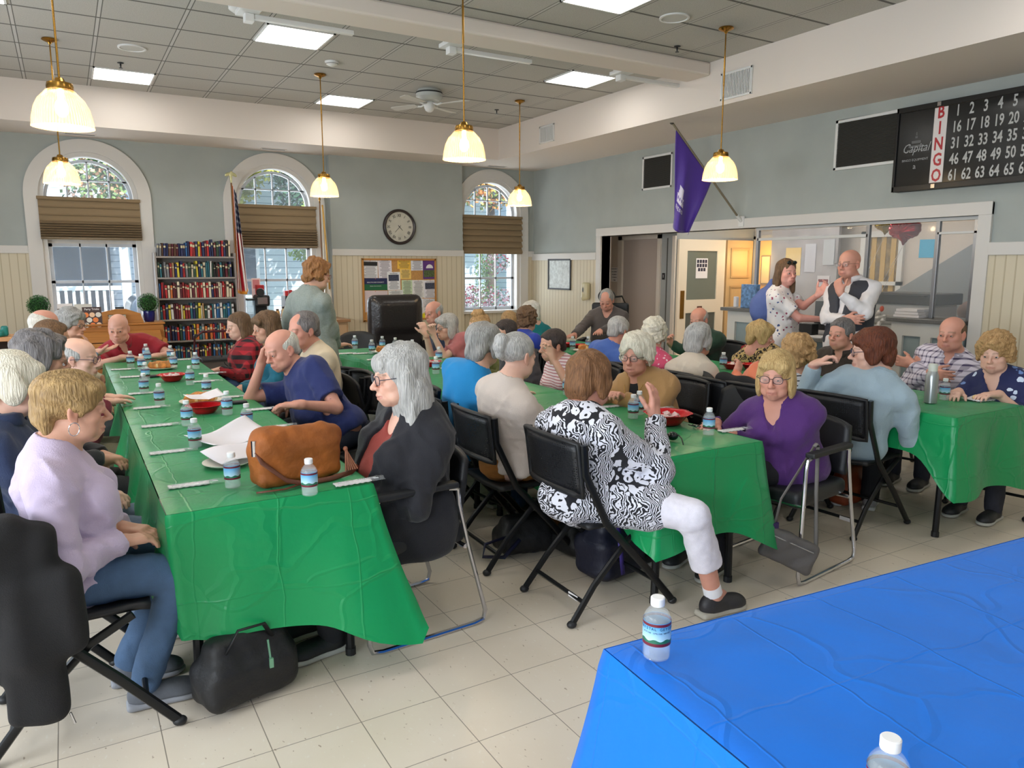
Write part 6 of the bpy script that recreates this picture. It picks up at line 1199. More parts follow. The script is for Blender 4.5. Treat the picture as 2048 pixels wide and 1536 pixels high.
def hand_sdf(S, W, d, pn, side, curl=.35, spread=.1, s=1.0, thumb=1.0, curls=None):
    """W wrist, d direction towards fingers, pn palm normal, side: +1 when the thumb lies on the -(d x pn) side"""
    W = np.array(W, float); d = nrm(d); pn = np.array(pn, float); pn = nrm(pn-d*(pn@d)); t = np.cross(d, pn)*side   # t points to the thumb
    Rm = np.stack([t, d, pn], 1)
    S.cap(W-d*.01*s, W+d*.03*s, .024*s, .026*s, .02); S.box(W+d*.052*s, vec(.038, .046, .0145)*s, Rm, .012*s, .012)
    S.ell(W+d*.04*s+t*.026*s+pn*.006*s, vec(.018, .032, .017)*s, Rm, .01)
    for i, (o, L) in enumerate(((.030, .068), (.010, .076), (-.010, .071), (-.029, .055))):
        c = (curls[i] if curls else curl*(1+.12*i)); a = spread*(1.2-.8*i); p = W+d*.090*s+t*o*s; r = (.0092, .0092, .0088, .0078)[i]*s; pts = [p]
        dd = d*math.cos(a)+t*math.sin(a); ang = c*.6
        for q, l in enumerate((.45, .30, .25)):
            v = dd*math.cos(ang)+pn*math.sin(ang); p = p+v*L*s*l; pts.append(p); ang += c
        S.chain(pts, [r*1.08, r, r*.94, r*.82], .006)
    p = W+d*.028*s+t*.028*s+pn*.004*s; v1 = nrm(d*.75+t*.75*thumb+pn*.35); p2 = p+v1*.036*s; v2 = nrm(d*.95+t*.35*thumb+pn*.45); p3 = p2+v2*.030*s
    S.chain([p, p2, p3, p3+nrm(v2+pn*.1)*.022*s], [.0125*s, .0105*s, .0098*s, .008*s], .008)
def ik(a, b, l1, l2, hint):
    a = np.array(a, float); b = np.array(b, float); D = b-a; L = np.linalg.norm(D); L2 = min(L, (l1+l2)*.985); u = D/L; b = a+u*L2
    x = (l1*l1-l2*l2+L2*L2)/(2*L2); h = math.sqrt(max(l1*l1-x*x, 1e-6)); hint = np.array(hint, float); n = hint-u*(hint@u); n = n/np.linalg.norm(n)
    return a+u*x+n*h, b
def poly_arc(S, pts, rs, k=.02): return S.chain(pts, rs, k)
def eye_part(root, c, R, s, side):
    b = MB(); nu, nv = 16, 10; r = .0126*s; vs = []; c = np.array(c)
    for j in range(nv+1):
        th = PI*j/nv
        for i in range(nu):
            ph = 2*PI*i/nu; v = vec(math.sin(th)*math.cos(ph), math.cos(th), math.sin(th)*math.sin(ph))*r; vs.append(c+R@v)
    for j in range(nv):
        b.cur = 2 if j < 1 else (1 if j < 2 else 0)
        b.add([], []) ; o = 0
        for i in range(nu): b.f.append((j*nu+i, (j+1)*nu+i, (j+1)*nu+(i+1) % nu, j*nu+(i+1) % nu)); b.mi.append(b.cur)
    b.v = [tuple(v) for v in vs]
    return b.build('eye', [mat('eye_white', (214, 208, 200), .25), mat('eye_iris', (92, 104, 108), .2), mat('eye_pupil', (12, 10, 10), .2)], root, smooth=True)
def glasses_part(root, P, s, col=(30, 28, 30), w=.024, h=.018, wire=.0016, metal=0):
    b = MB(); y = .104
    for q in (-1, 1):
        pts = []
        for k in range(20):
            a = 2*PI*k/20; ca, sa = math.cos(a), math.sin(a); e = .75
            pts.append(P(q*.0325+w*abs(ca)**e*math.copysign(1, ca), y-.10*(.0325+q*0+abs(ca)*0)-(.004 if q*ca > 0 else 0), .001+h*abs(sa)**e*math.copysign(1, sa)))
        b.tube(pts, wire*s, 6, closed=True)
        b.tube([P(q*(.0325+w), y-.007, .006), P(q*.078, .08, .008), P(q*.081, .02, .006), P(q*.083, -.012, .0), P(q*.08, -.03, -.012)], wire*s*1.1, 6)
    b.tube([P(-.0325+w, y-.002, .006), P(0, y+.004, .008), P(.0325-w, y-.002, .006)], wire*s, 6)
    g = b.build('glasses', mat('glasses_%d_%d_%d' % col, col, .3, metal), root, smooth=True)
    l = MB()
    for q in (-1, 1):
        l.add([P(q*.0325+w*math.cos(2*PI*k/16), y-.005, .001+h*math.sin(2*PI*k/16)) for k in range(16)], [tuple(range(16))])
    lm = mat('lens', (255, 255, 255), .03, alpha=.12)
    l.build('lens', lm, g)
def hair_part(root, style, hc, R, P, s, m, res, seed=0):
    S = SDF()
    def E(c, r, k=.02, mode='u'): S.ell(P(*c), np.array(r)*s, R, k*s, mode)
    def C(pts, rs, k=.02): S.chain([P(*p) for p in pts], [r*s for r in rs], k*s)
    amp, sc, stretch = .0026, 60, (1, 1, .28)
    front = ((0, .100, -.022), (.067, .060, .094))
    if style in ('short', 'shortgrey', 'receding'):
        E((0, -.020, .040), (.0805, .102, .087)); E((0, -.075, -.03), (.058, .032, .045)); E((0, .04, .075), (.055, .04, .028))
        for q in (-1, 1): E((q*.072, -.018, .015), (.012, .045, .04))
        E(*front, .01, 's'); E((0, .12, .02), (.10, .07, .06), .01, 's')
        for q in (-1, 1): E((q*.09, .03, -.05), (.03, .065, .052), .01, 's'); E((q*.088, -.005, -.02), (.018, .026, .036), .006, 's')
        S.half(P(0, -.06, -.062), -R[:, 2], .01)
        if style == 'receding': E((0, .080, .095), (.055, .070, .045), .012, 's')
        amp = .0022
    elif style == 'fringe':
        E((0, -.022, .028), (.0795, .101, .080)); E((0, -.075, -.03), (.058, .032, .042)); E((0, .025, .105), (.092, .105, .078), .01, 's'); E((0, .10, .0), (.12, .075, .15), .01, 's')
        for q in (-1, 1): E((q*.09, .015, -.05), (.03, .055, .048), .01, 's'); E((q*.088, -.005, -.02), (.018, .026, .036), .006, 's')
        S.half(P(0, -.06, -.060), -R[:, 2], .01); amp = .0015
    elif style == 'pixie':
        E((0, -.022, .044), (.087, .110, .092)); E((0, -.085, -.02), (.064, .040, .055)); E((0, -.075, -.075), (.042, .022, .032)); E((.014, .050, .078), (.060, .036, .024)); E((-.045, .038, .05), (.035, .042, .035))
        for q in (-1, 1): E((q*.074, .015, .012), (.014, .03, .032))
        E((0, .108, -.035), (.064, .058, .088), .01, 's')
        for q in (-1, 1): E((q*.095, .0, -.04), (.026, .035, .045), .008, 's'); E((q*.085, .06, -.05), (.03, .05, .06), .008, 's')
        amp, sc, stretch = .0058, 48, (1, .4, .8)
    elif style in ('curly', 'bigcurly', 'perm'):
        g = {'curly': 1.0, 'bigcurly': 1.13, 'perm': 1.06}[style]
        E((0, -.024, .050), (.092*g, .112*g, .094*g)); E((0, -.080, -.03), (.070*g, .045, .055)); E((0, .055, .092), (.060, .036, .026))
        for q in (-1, 1): E((q*.078*g, -.015, .0), (.022*g, .045, .055))
        E((0, .110, -.030), (.064, .056, .090), .01, 's')
        for q in (-1, 1): E((q*.085, .068, -.05), (.028, .05, .07), .01, 's')
        amp, sc, stretch = .0105 if style != 'perm' else .008, 58, (1, 1, 1)
    elif style == 'bob':
        E((0, -.022, .046), (.090, .112, .093)); E((0, -.078, -.045), (.078, .040, .075), .03); E((.03, .066, .070), (.048, .028, .030)); E((-.04, .062, .066), (.040, .028, .030))
        for q in (-1, 1): E((q*.080, -.005, -.035), (.021, .050, .080), .02)
        E((0, .115, -.032), (.062, .062, .090), .008, 's')
        for q in (-1, 1): E((q*.045, .105, -.06), (.040, .05, .08), .008, 's')
        amp, sc = .0035, 55
    elif style == 'longbob':
        E((0, -.022, .046), (.090, .112, .093)); E((0, -.070, -.09), (.085, .045, .12), .03); E((0, -.042, -.11), (.108, .082, .165), .04)
        for q in (-1, 1): C([(q*.076, -.005, 0), (q*.083, -.010, -.10), (q*.092, -.020, -.20)], [.024, .032, .040], .04)
        E((0, .072, .062), (.060, .026, .036), .015)
        E((0, .120, -.070), (.060, .066, .115), .006, 's')
        for q in (-1, 1): E((q*.045, .105, -.09), (.034, .045, .10), .008, 's')
        S.half(P(0, 0, -.235), -R[:, 2], .012); amp, sc, stretch = .005, 62, (1, 1, .12)
    elif style == 'long':
        E((0, -.022, .042), (.084, .106, .089)); E((0, -.070, -.07), (.070, .038, .10), .03); E((0, -.045, -.09), (.090, .070, .145), .04)
        for q in (-1, 1): C([(q*.070, -.005, 0), (q*.076, -.005, -.09), (q*.078, -.005, -.17)], [.018, .024, .026], .03)
        E((0, .105, -.032), (.068, .062, .104), .008, 's')
        for q in (-1, 1): E((q*.045, .105, -.05), (.036, .055, .10), .008, 's')
        S.half(P(0, 0, -.215), -R[:, 2], .012); amp, sc, stretch = .0035, 62, (1, 1, .12)
    elif style in ('bun', 'topbun'):
        E((0, -.020, .040), (.0815, .104, .087))
        E(*front, .01, 's')
        for q in (-1, 1): E((q*.09, .05, -.05), (.032, .075, .062), .01, 's'); E((q*.088, -.003, -.012), (.018, .026, .040), .006, 's')
        E((0, -.07, -.10), (.09, .09, .055), .02, 's')
        if style == 'bun': C([(0, -.10, .06), (.0, -.128, .075), (0, -.135, .04), (.0, -.125, .0), (0, -.105, -.02)], [.026, .034, .032, .022, .012], .012)
        else: E((0, -.02, .125), (.052, .055, .030)); E((.02, -.01, .15), (.03, .03, .02)); E((-.02, -.03, .145), (.03, .03, .024)); E((-.005, .03, .13), (.03, .03, .022))
        amp, sc, stretch = (.0022, 60, (1, .3, .5)) if style == 'bun' else (.006, 60, (1, 1, 1))
    elif style == 'wavy':
        E((0, -.022, .046), (.092, .114, .094)); E((0, -.080, -.035), (.074, .045, .065), .03); E((0, .068, .072), (.056, .030, .028))
        for q in (-1, 1): E((q*.080, -.002, -.01), (.020, .045, .060), .02)
        E((0, .115, -.032), (.064, .060, .090), .008, 's')
        for q in (-1, 1): E((q*.05, .10, -.05), (.042, .05, .07), .008, 's')
        amp, sc, stretch = .0075, 36, (1, 1, .55)
    S.dmax = amp*1.6*s; st = np.array(stretch)
    S.disp = lambda V: amp*s*fbm(((V-np.array(hc))@R)*st, sc, seed+1)
    return S.build('hair', m, res, root, smooth_it=1)
def shoe_part(root, ank, fwd, col, sole=(190, 188, 180), s=1.0, res=.006):
    f = nrm(vec(fwd[0], fwd[1], 0)); r = vec(f[1], -f[0], 0); R = np.stack([r, f, vec(0, 0, 1)], 1); a = np.array([ank[0], ank[1], 0.])
    S = SDF(); S.ell(a+f*-.015+vec(0, 0, .05), vec(.040, .055, .055)*s, R); S.ell(a+f*.07+vec(0, 0, .040), vec(.042, .10, .044)*s, R, .03); S.ell(a+f*.13+vec(0, 0, .032), vec(.045, .055, .032)*s, R, .03); S.half(a+vec(0, 0, .026), (0, 0, -1), .004)
    o = S.build('shoe', mat('shoe_%d_%d_%d' % col, col, .55, bump=.2), max(res, .005), root)
    S = SDF(); S.box(a+f*.045+vec(0, 0, .017), vec(.040, .12, .015)*s, R, .014, .01); S.ell(a+f*.12+vec(0, 0, .017), vec(.050, .075, .017)*s, R, .01); S.half(a+vec(0, 0, .003), (0, 0, -1), .002)
    S.build('sole', mat('sole_%d_%d_%d' % sole, sole, .6), .006, o)
    return o
def person(label, hip, yaw, head, hyaw, hpitch=-8, hroll=0, sex='f', s=1.0, fat=1.0, skin=(196, 152, 130), hair=('short', (120, 110, 100), (170, 160, 150)),
           brow=None, glasses=None, top=(120, 120, 120), sleeve='long', neck='crew', topmat=None, inner=None, innermat=None, pants=(40, 45, 60), shoes=(30, 30, 32), sole=(180, 178, 170),
           L='lap', Rr='lap', seat=.45, stand=False, knees=(.10, .43, -.02), mouth=0, hem=.04, bust=None, skirt=0, nose=1.0, jaw=1.0, extra=None, group=None, bare_shank=False, pantlen=1.0, legs=True, collar=None, foldamp=1.45, hs=None, socks=None, elbow=None, up_k=1.0, loose=1.0):
    hz = (seat+.085) if not stand else stand
    hip = vec(hip[0], hip[1], hz); hc = vec(*head); y = math.radians(yaw); F0 = vec(math.sin(y), math.cos(y), 0); R0 = vec(math.cos(y), -math.sin(y), 0)
    dist = np.linalg.norm(hc-vec(0, 0, CAMH)); res = min(max(dist*.0013, .0036), .0075); cres = min(max(dist*.002, .0055), .011)
    hs = hs or s; HR = head_R(hyaw, hpitch, hroll)
    root_loc = Vector((hip[0], hip[1], 0)); hb = hc+HR@(vec(0, -.035, -.09)*hs)
    nb = hc+HR@(vec(0, -.045, -.110)*hs)+vec(0, 0, -.028*hs)-F0*.01   # neck base
    U = nb-hip; TL = np.linalg.norm(U); u = U/TL; F = nrm(F0-u*(F0@u)); Rt = np.cross(F, u); TR = np.stack([Rt, F, u], 1)
    w = (1.0 if sex == 'f' else 1.1)*s; bust = (sex == 'f') if bust is None else bust
    mid = hip+u*TL*.5-F*.02*s
    def torso(S, o=0, low=True, o2=None):
        if low: S.ell(hip+u*.02-F*.01, vec(.168*fat*w+o, .125*fat*s+o, .115*s+o), TR, .03)
        S.ell(hip+u*TL*.36+F*.025*fat, vec(.140*fat*w+o, .118*fat*fat*s+o, .15*s+o), TR, .06)
        S.ell(hip+u*TL*.66-F*.005, vec(.155*w*fat**.5+o, .112*s*fat**.5+o, .17*s+o), TR, .06)
        S.cap(hip+u*(TL-.075*s)-Rt*.125*w-F*.02, hip+u*(TL-.075*s)+Rt*.125*w-F*.02, .052*s+o, None, .05)
        S.ell(hip+u*(TL-.10*s)-F*.045, vec(.12*w+o, .06*s+o, .10*s+o), TR, .05)
        if bust:
            for q in (-1, 1): S.ell(hip+u*TL*.60+F*.090*s*fat**.5+Rt*q*.072*w, vec(.062*s*fat+o, .055*s*fat+o, .062*s+o), TR, .035)
    for_arm = []
    l1, l2 = .275*s*up_k, .245*s*up_k
    for side, spec in ((-1, L), (1, Rr)):
        sh = hip+u*(TL-.085*s)+Rt*side*.158*w-F*.015
        if spec == 'lap': spec = (hip+F0*.27+R0*side*.05+vec(0, 0, .115), F0*.8-R0*side*.7-vec(0, 0, .2), (0, 0, -1), .35)
        elif spec == 'table': spec = (hip+F0*.36+R0*side*.13+vec(0, 0, .785-hip[2]), F0*.75-R0*side*.7, (0, 0, -1), .25)
        elif spec == 'side': spec = (sh-vec(0, 0, .48*s)+F0*.05+R0*side*.04, vec(0, 0, -1)+F0*.15, -R0*side, .4)
        pos, d, pn, curl = spec[:4]; curls = spec[4] if len(spec) > 4 else None
        hint = (R0*side*.6-vec(0, 0, 1)*.8-F0*.3) if (elbow is None or elbow.get(side) is None) else np.array(elbow[side], float)
        el, wr = ik(sh, pos, l1, l2, hint); for_arm.append((side, sh, el, wr, d, pn, curl, curls))
    B = SDF(); Pf = head_sdf(B, hc, HR, hs, fat if fat > 1 else 1, sex, nose, mouth, 1, jaw)
    B.cap(hb, nb, .050*s*(1.12 if sex == 'm' else 1), .058*s, .03); B.cap(hb+HR@vec(0, .045, .0)*hs, nb+F*.02, .030*s, .040*s, .03)
    for q in (-1, 1): B.cap(nb, hip+u*(TL-.085*s)+Rt*q*.14*w-F*.015, .050*s, .050*s, .04)
    torso(B, -.006)
    for side, sh, el, wr, d, pn, curl, curls in for_arm:
        B.cap(sh, el, .046*s*fat**.5, .037*s, .03); B.cap(el, wr, .037*s, .0245*s, .015)
        hand_sdf(B, wr, d, pn, (-1 if side == 1 else 1)*-1 if False else side, curl, .1, s*.98, 1.0, curls)
    A_ = []
    for q in (-1, 1):
        sp, kf, ff = knees[:3]
        if not stand: kn = hip+F0*kf*s+R0*q*sp+vec(0, 0, .49*s+.01-hip[2]+(0)); ank = kn+F0*ff+vec(0, 0, .085-kn[2]); hj = hip+R0*q*.085*s+F0*.02
        else: hj = hip+R0*q*.085*s; kn = hip+R0*q*.09+F0*.02+vec(0, 0, .48*s-hip[2]); ank = hip+R0*q*.10+vec(0, 0, .085-hip[2])
        if extra and 'legs' in extra and extra['legs'][0 if q < 0 else 1] is not None: kn, ank = [np.array(v_, float) for v_ in extra['legs'][0 if q < 0 else 1]]
        A_.append((q, hj, kn, ank))
        if bare_shank: B.cap(hj, kn, .05, .05, .03); B.cap(kn, ank, .052*s, .036*s, .02); B.cap(ank, ank+F0*.08-vec(0, 0, .03), .034, .028)
    body = B.build('person', skin_mat(), res, None, Vector((hip[0], hip[1], 0)), attr=face_color(hc, HR, hs, skin, fat, sex, brow))
    tag(body, label, 'person', group); root = body
    cz = -.0 if stand else 0
    for q in (-1, 1): eye_part(root, Pf(q*.031, .0788, .0002), HR, hs, q)
    # clothing
    def clothing(name, m, off, sleeve, neck, hem, amp, skirt=0, openfront=0):
        S = SDF(); torso(S, off)
        for q in (-1, 1): S.cap(nb+u*.004, hip+u*(TL-.085*s)+Rt*q*.14*w-F*.015, .050*s+off, .050*s+off, .035)
        cuts = []
        for side, sh, el, wr, d, pn, curl, curls in for_arm:
            ra, re, rw = .050*s*fat**.5+off*loose, .042*s+off*loose, .031*s+off*loose*.7
            if sleeve == 'long': S.cap(sh, el, ra, re, .035); S.cap(el, el+(wr-el)*.97, re, rw, .015); cuts.append((el, wr, .97))
            elif sleeve == '34': e2 = el+(wr-el)*.45; S.cap(sh, el, ra, re, .035); S.cap(el, e2, re, re*.97, .015); cuts.append((el, wr, .45))
            elif sleeve == 'short': e2 = sh+(el-sh)*.72; S.cap(sh, e2, ra*1.02, ra*1.05, .035); cuts.append((sh, el, .72))
        for a, b, t in cuts:
            dv = nrm(b-a); p = a+(b-a)*t; tt = nrm(np.cross(dv, vec(.3, .5, .8))); R3 = np.stack([tt, dv, np.cross(tt, dv)], 1)
            S.box(p+dv*.05, vec(.075, .05, .075), R3, .004, .004, 's')
        if skirt:
            for q, hj, kn, ank in A_: S.cap(hj-F0*.02, hj+(kn-hj)*skirt, .098*s*fat**.5+off, .088*s+off, .05)
            S.ell(hip-F0*.02, vec(.178*fat*w+off, .15*fat+off, .12+off), None, .04)
        S.half(hip-u*(hem if not skirt else .30)+vec(0, 0, 0), -u if not skirt else -vec(0, 0, 1)+F0*.01, .01)
        if stand and hem > .06: S.cap(hip, hip-u*(hem-.02), .155*fat*w+off, None, .05); S.ell(hip-u*hem*.6, vec(.175*fat*w+off, .13*fat+off, .2), TR, .04); S.half(hip-u*hem, -u, .01)
        # neck opening
        if neck != 'polo':
            S.cap(nb+u*.042+F*.018, nb+u*.12+F*.04, .056*s, .070*s, .008, 's')
            if neck == 'scoop': S.cap(nb+F*.05, nb+F*.10-u*.06, .055*s, .05*s, .01, 's')
            if neck == 'v':
                for t in (0, .35, .7, 1): S.cap(nb+F*.05-u*.02, nb+F*.16-u*(.02+.10*t), .052*s, .008*s, .008, 's')
        else:
            S.cap(nb+F*.015+u*.035, nb+u*.12+F*.04, .058*s, .07*s, .008, 's'); S.cap(nb+F*.05, nb+F*.14-u*.08, .030*s, .008*s, .008, 's')
        if openfront:
            a_, b_ = openfront
            S.prism_cut = None
            for t in np.linspace(0, 1, 7): S.cap(nb+F*.06-u*(.0+.5*t*TL*1.1), nb+F*.30-u*(.0+.5*t*TL*1.1)*1.0, (a_+(b_-a_)*t), None, .012, 's') if False else S.ell(nb+F*(.17)-u*(TL*1.15*t-.03), vec(a_+(b_-a_)*t, .155, .09), TR, .012, 's')
        for side, sh, el, wr, d, pn, curl, curls in for_arm: pass
        elbows = [e[2] for e in for_arm]
        sd = len(label)
        def disp(V):
            q = V*np.array([1, 1, 1.0]); e = amp*(.0050*fbm(q@TR*np.array([1.1, 1, .6]), 17, sd)+.0022*fbm(q, 42, sd+2)-.0055*np.clip(1-np.abs(fbm(q@TR*np.array([1, 1, .75]), 10, sd+5))*1.6, 0, 1)**2)
            e = e*np.clip((np.sqrt(((V-nb)**2).sum(1))-.07)/.08, .12, 1)
            for E_ in elbows:
                dd = np.sqrt(((V-E_)**2).sum(1)); e = e+amp*.006*np.exp(-(dd/.09)**2)*np.sin(dd*150)
            return e
        S.dmax = .015*amp; S.disp = disp
        return S.build(name, m, cres, root, smooth_it=1)
    tm = topmat or mat('cloth_%d_%d_%d' % top, top, .85, sheen=.15, bump=.25, bscale=220)
    if inner is not None:
        im = innermat or mat('cloth_%d_%d_%d' % inner[0], inner[0], .85, bump=.2, bscale=220)
        clothing('undershirt', im, .008, 'none', inner[1], .03, .6)
        o = clothing('jacket', tm, .022, sleeve, 'crew', hem, foldamp, skirt, inner[2])
    else: o = clothing('shirt' if sleeve != 'x' else 'top', tm, .013, sleeve, neck, hem, foldamp, skirt)
    if collar:
        b = MB(); n = 18; cm = collar if not isinstance(collar, bool) else tm
        pts = []
        for k in range(n+1):
            a = PI*(.13+1.74*k/n)+PI/2; pts.append(nb+F*.012+u*(.018+.02*math.sin(a*1)*-1*.5)+Rt*math.cos(a)*.068*s*1+F*math.sin(a)*.064*s)
        vs = []
        for k, p in enumerate(pts):
            rad = nrm(p-(nb+F*.012)); vs += [p+u*.022, p+rad*.016+u*.012, p+rad*.024-u*(.018+.018*(abs(k-n/2)/(n/2))**3)]
        b.add(vs, [(3*k+j, 3*k+j+1, 3*k+j+4, 3*k+j+3) for k in range(n) for j in (0, 1)]); b.build('collar', cm, o, solid=.004, smooth=True)
    hm = hair_mat('hair_%d_%d_%d' % hair[1], hair[1], hair[2])
    if hair[0] != 'none': hair_part(root, hair[0], hc, HR, Pf, hs, hm, min(res*1.05, .006), len(label))
    if glasses is not None: glasses_part(root, Pf, hs, **glasses)
    if pants and legs:
        S = SDF(); S.ell(hip-F0*.01, vec(.165*fat*w, .125*fat*s, .11), None, .04)
        for q, hj, kn, ank in A_:
            S.cap(hj, kn, .088*s*fat**.5, .066*s, .03); e = kn+(ank-kn)*pantlen; S.cap(kn, e, .066*s, .052*s if not bare_shank else .066*s, .02)
            if pantlen < 1: dv = nrm(ank-kn); tt = nrm(np.cross(dv, F0)); S.box(e+dv*.05, vec(.09, .05, .09), np.stack([tt, dv, np.cross(tt, dv)], 1), .004, .004, 's')
        S.dmax = .01
        S.disp = lambda V: .0045*fbm(V*np.array([1, 1, .7]), 16, 7)+.002*fbm(V, 45, 3)
        S.build('trousers', mat('pants_%d_%d_%d' % pants, pants, .85, bump=.2, bscale=250, noise=.03, nscale=30), cres, root)
        for q, hj, kn, ank in A_:
            if socks: b = MB(); d = nrm(ank-kn); b.tube([ank-d*.06, ank-d*.01], [.040*s, .041*s], 14); b.build('sock', mat('sock', socks, .9), root, smooth=.6)
            shoe_part(root, ank, F0 if not extra or 'toe' not in extra else extra['toe'][0 if q < 0 else 1], shoes, sole, s)
    return dict(root=root, P=Pf, nb=nb, hip=hip, F=F, u=u, Rt=Rt, F0=F0, R0=R0, arms=for_arm, hc=hc, HR=HR, top=o, TL=TL, TR=TR)
# ---------------- patterned cloths ----------------
def pmat(name, fn, rough=.85):
    m = mat(name, (128, 128, 128), rough, sheen=.1); q = NB(m); q.set('Base Color', fn(q, q.obj())); q.bump(q.noise(q.obj(), 200, 2), .15, .003); return m
def f_plaid(q, P):
    sx, sy, sz = q.sep(P)[:3]; u = q.math('ADD', sx, sy)
    a = q.math('LESS_THAN', q.math('FRACT', q.math('MULTIPLY', u, 13)), .5); b = q.math('LESS_THAN', q.math('FRACT', q.math('MULTIPLY', sz, 13)), .5)
    return q.mix(q.math('MULTIPLY', q.math('ADD', a, b), .5), rgb(176, 30, 42), rgb(26, 18, 22))
def f_zebra(q, P):
    n = q.n('TexNoise', iVector=P, iScale=13.0, iDetail=2); v = q.n('VectorMath', operation='ADD', i0=P, i1=q.n('VectorMath', operation='SCALE', i0=n.outputs[1], iScale=.09).outputs[0]).outputs[0]
    w = q.n('TexWave', iVector=v, iScale=32.0, iDistortion=7.0, iDetail=2.0).outputs[1]; vo = q.n('TexVoronoi', iVector=v, iScale=26.0).outputs[0]; sel = q.math('GREATER_THAN', q.noise(P, 5, 1), .56)
    z = q.math('GREATER_THAN', w, .50); r_ = q.math('LESS_THAN', q.math('ABSOLUTE', q.math('SUBTRACT', vo, .36)), .20); k = q.n('Mix', i0=sel, i2=z, i3=r_).outputs[0]
    return q.mix(k, rgb(22, 22, 30), rgb(222, 222, 232))
def f_stripe(c1, c2, per, duty=.4, ax=2):
    def f(q, P): s_ = q.sep(P)[ax]; w = q.math('ADD', s_, q.math('MULTIPLY', q.noise(P, 4, 1), .03)); return q.mix(q.math('LESS_THAN', q.math('FRACT', q.math('DIVIDE', w, per)), duty), rgb(*c1), rgb(*c2))
    return f
def f_blotch(c1, c2, sc, th, c3=None, th2=.3):
    def f(q, P):
        v = q.n('TexVoronoi', iVector=q.n('VectorMath', operation='ADD', i0=P, i1=q.n('VectorMath', operation='SCALE', i0=q.n('TexNoise', iVector=P, iScale=30.0).outputs[1], iScale=.03).outputs[0]).outputs[0], iScale=sc); c = q.mix(q.math('LESS_THAN', v.outputs[0], th), rgb(*c1), rgb(*c2))
        if c3: sel = q.math('GREATER_THAN', q.sep(v.outputs[1])[0], .55); c = q.mix(q.math('MULTIPLY', sel, q.math('LESS_THAN', v.outputs[0], th)), c, rgb(*c3))
        return c
    return f
def f_leopard(q, P): v = q.n('TexVoronoi', iVector=P, iScale=38.0).outputs[0]; ring = q.math('LESS_THAN', q.math('ABSOLUTE', q.math('SUBTRACT', v, .38)), .13); return q.mix(ring, rgb(196, 164, 108), rgb(40, 30, 24))
def f_check(q, P):
    sx, sy, sz = q.sep(P)[:3]; u = q.math('ADD', sx, sy); a = q.math('LESS_THAN', q.math('FRACT', q.math('MULTIPLY', u, 24)), .30); b = q.math('LESS_THAN', q.math('FRACT', q.math('MULTIPLY', sz, 24)), .30)
    return q.mix(q.math('MULTIPLY', q.math('ADD', a, b), .5), rgb(222, 214, 226), rgb(74, 64, 96))
MP = dict(plaid=pmat('red_plaid', f_plaid), zebra=pmat('zebra_print', f_zebra), pinkstripe=pmat('pink_stripe', f_stripe((226, 206, 206), (176, 96, 104), .021, .3)), pinkfl=pmat('pink_floral', f_blotch((206, 78, 112), (236, 196, 206), 34, .30)),
          leopard=pmat('leopard_print', f_leopard), navybl=pmat('navy_blotch', f_blotch((30, 38, 84), (206, 220, 242), 15, .26, (110, 140, 196))), check=pmat('purple_check', f_check), bwstripe=pmat('dark_stripe', f_stripe((24, 24, 28), (206, 206, 210), .030, .78)), floral=pmat('white_floral', f_blotch((232, 228, 228), (150, 60, 90), 26, .24, (70, 90, 140))), heather=pmat('grey_heather', lambda q, P: q.mix(q.noise(P, 90, 3), rgb(118, 126, 120), rgb(150, 158, 152))))
HC = dict(zbrown=((88, 58, 36), (150, 106, 70)), white=((188, 182, 172), (236, 232, 222)), grey=((112, 110, 108), (186, 184, 180)), silver=((140, 138, 136), (206, 204, 200)), dark=((34, 28, 28), (70, 58, 54)), brown=((70, 50, 36), (128, 98, 70)), blond=((158, 124, 74), (222, 192, 136)), dkblond=((110, 84, 52), (190, 156, 104)), auburn=((104, 68, 38), (178, 126, 78)), redbrown=((58, 28, 18), (120, 62, 36)), sandy=((140, 104, 66), (206, 168, 116)), pepper=((74, 70, 72), (140, 134, 132)), palew=((200, 190, 170), (240, 234, 216)))
def hx(px, py, X): v = onx(px, py, X); return (v.x, v.y, v.z)
SK = (212, 166, 144); SK2 = (204, 154, 130); SK3 = (220, 176, 156); SKR = (210, 150, 130)
PP = {}
def P(key, label, *a, seatkind='fold', cx=None, cgroup=None, who=None, **k):
    if 'hairs' in k: st_, c_ = k.pop('hairs'); k['hair'] = (st_,)+HC[c_]
    PP[key] = person(label, *a, **k); hip = a[0]
    if seatkind: cxx = cx or hip; chair(seatkind, cxx[0], cxx[1], cxx[2] if len(cxx) > 2 else a[1], {'fold': 'black folding chair', 'sled': 'chrome sled armchair with black armrests', 'stack': 'black stacking chair'}[seatkind]+' under the '+(who or label[:70].replace('seated ', '')))
    return PP[key]
DN = (0, 0, -1)
# left row, left side (from the near end)
P('lav', 'seated person in a lavender sweater and jeans with short blond hair, nearest on the left', (-.03, 2.88), 92, (-.01, 2.87, 1.115), 84, -8, sex='f', s=.98, hairs=('pixie', 'dkblond'), top=(190, 174, 198), pants=(70, 96, 128), shoes=(90, 94, 102), sole=(140, 142, 148), skin=SK2, hem=.12, who='person in the lavender sweater', cx=(-.04, 2.90), loose=1.6, extra=dict(legs=(((.29, 3.00, .50), (.10, 3.04, .10)), ((.27, 2.80, .50), (.14, 2.84, .10)))), L=((.10, 2.93, .655), (.8, -.5, -.1), DN, .35), Rr=((.08, 2.78, .655), (.9, .3, -.1), DN, .35), brow=(140, 110, 80))
P('nav', 'seated person in a navy fleece with white hair and wire glasses at the left edge', (-.22, 3.45), 90, (-.20, 3.42, 1.13), 86, -6, s=.98, hairs=('wavy', 'palew'), top=(38, 52, 84), pants=(96, 110, 130), glasses=dict(col=(120, 100, 70), wire=.001), skin=SK3, who='person in the navy fleece', collar=True)
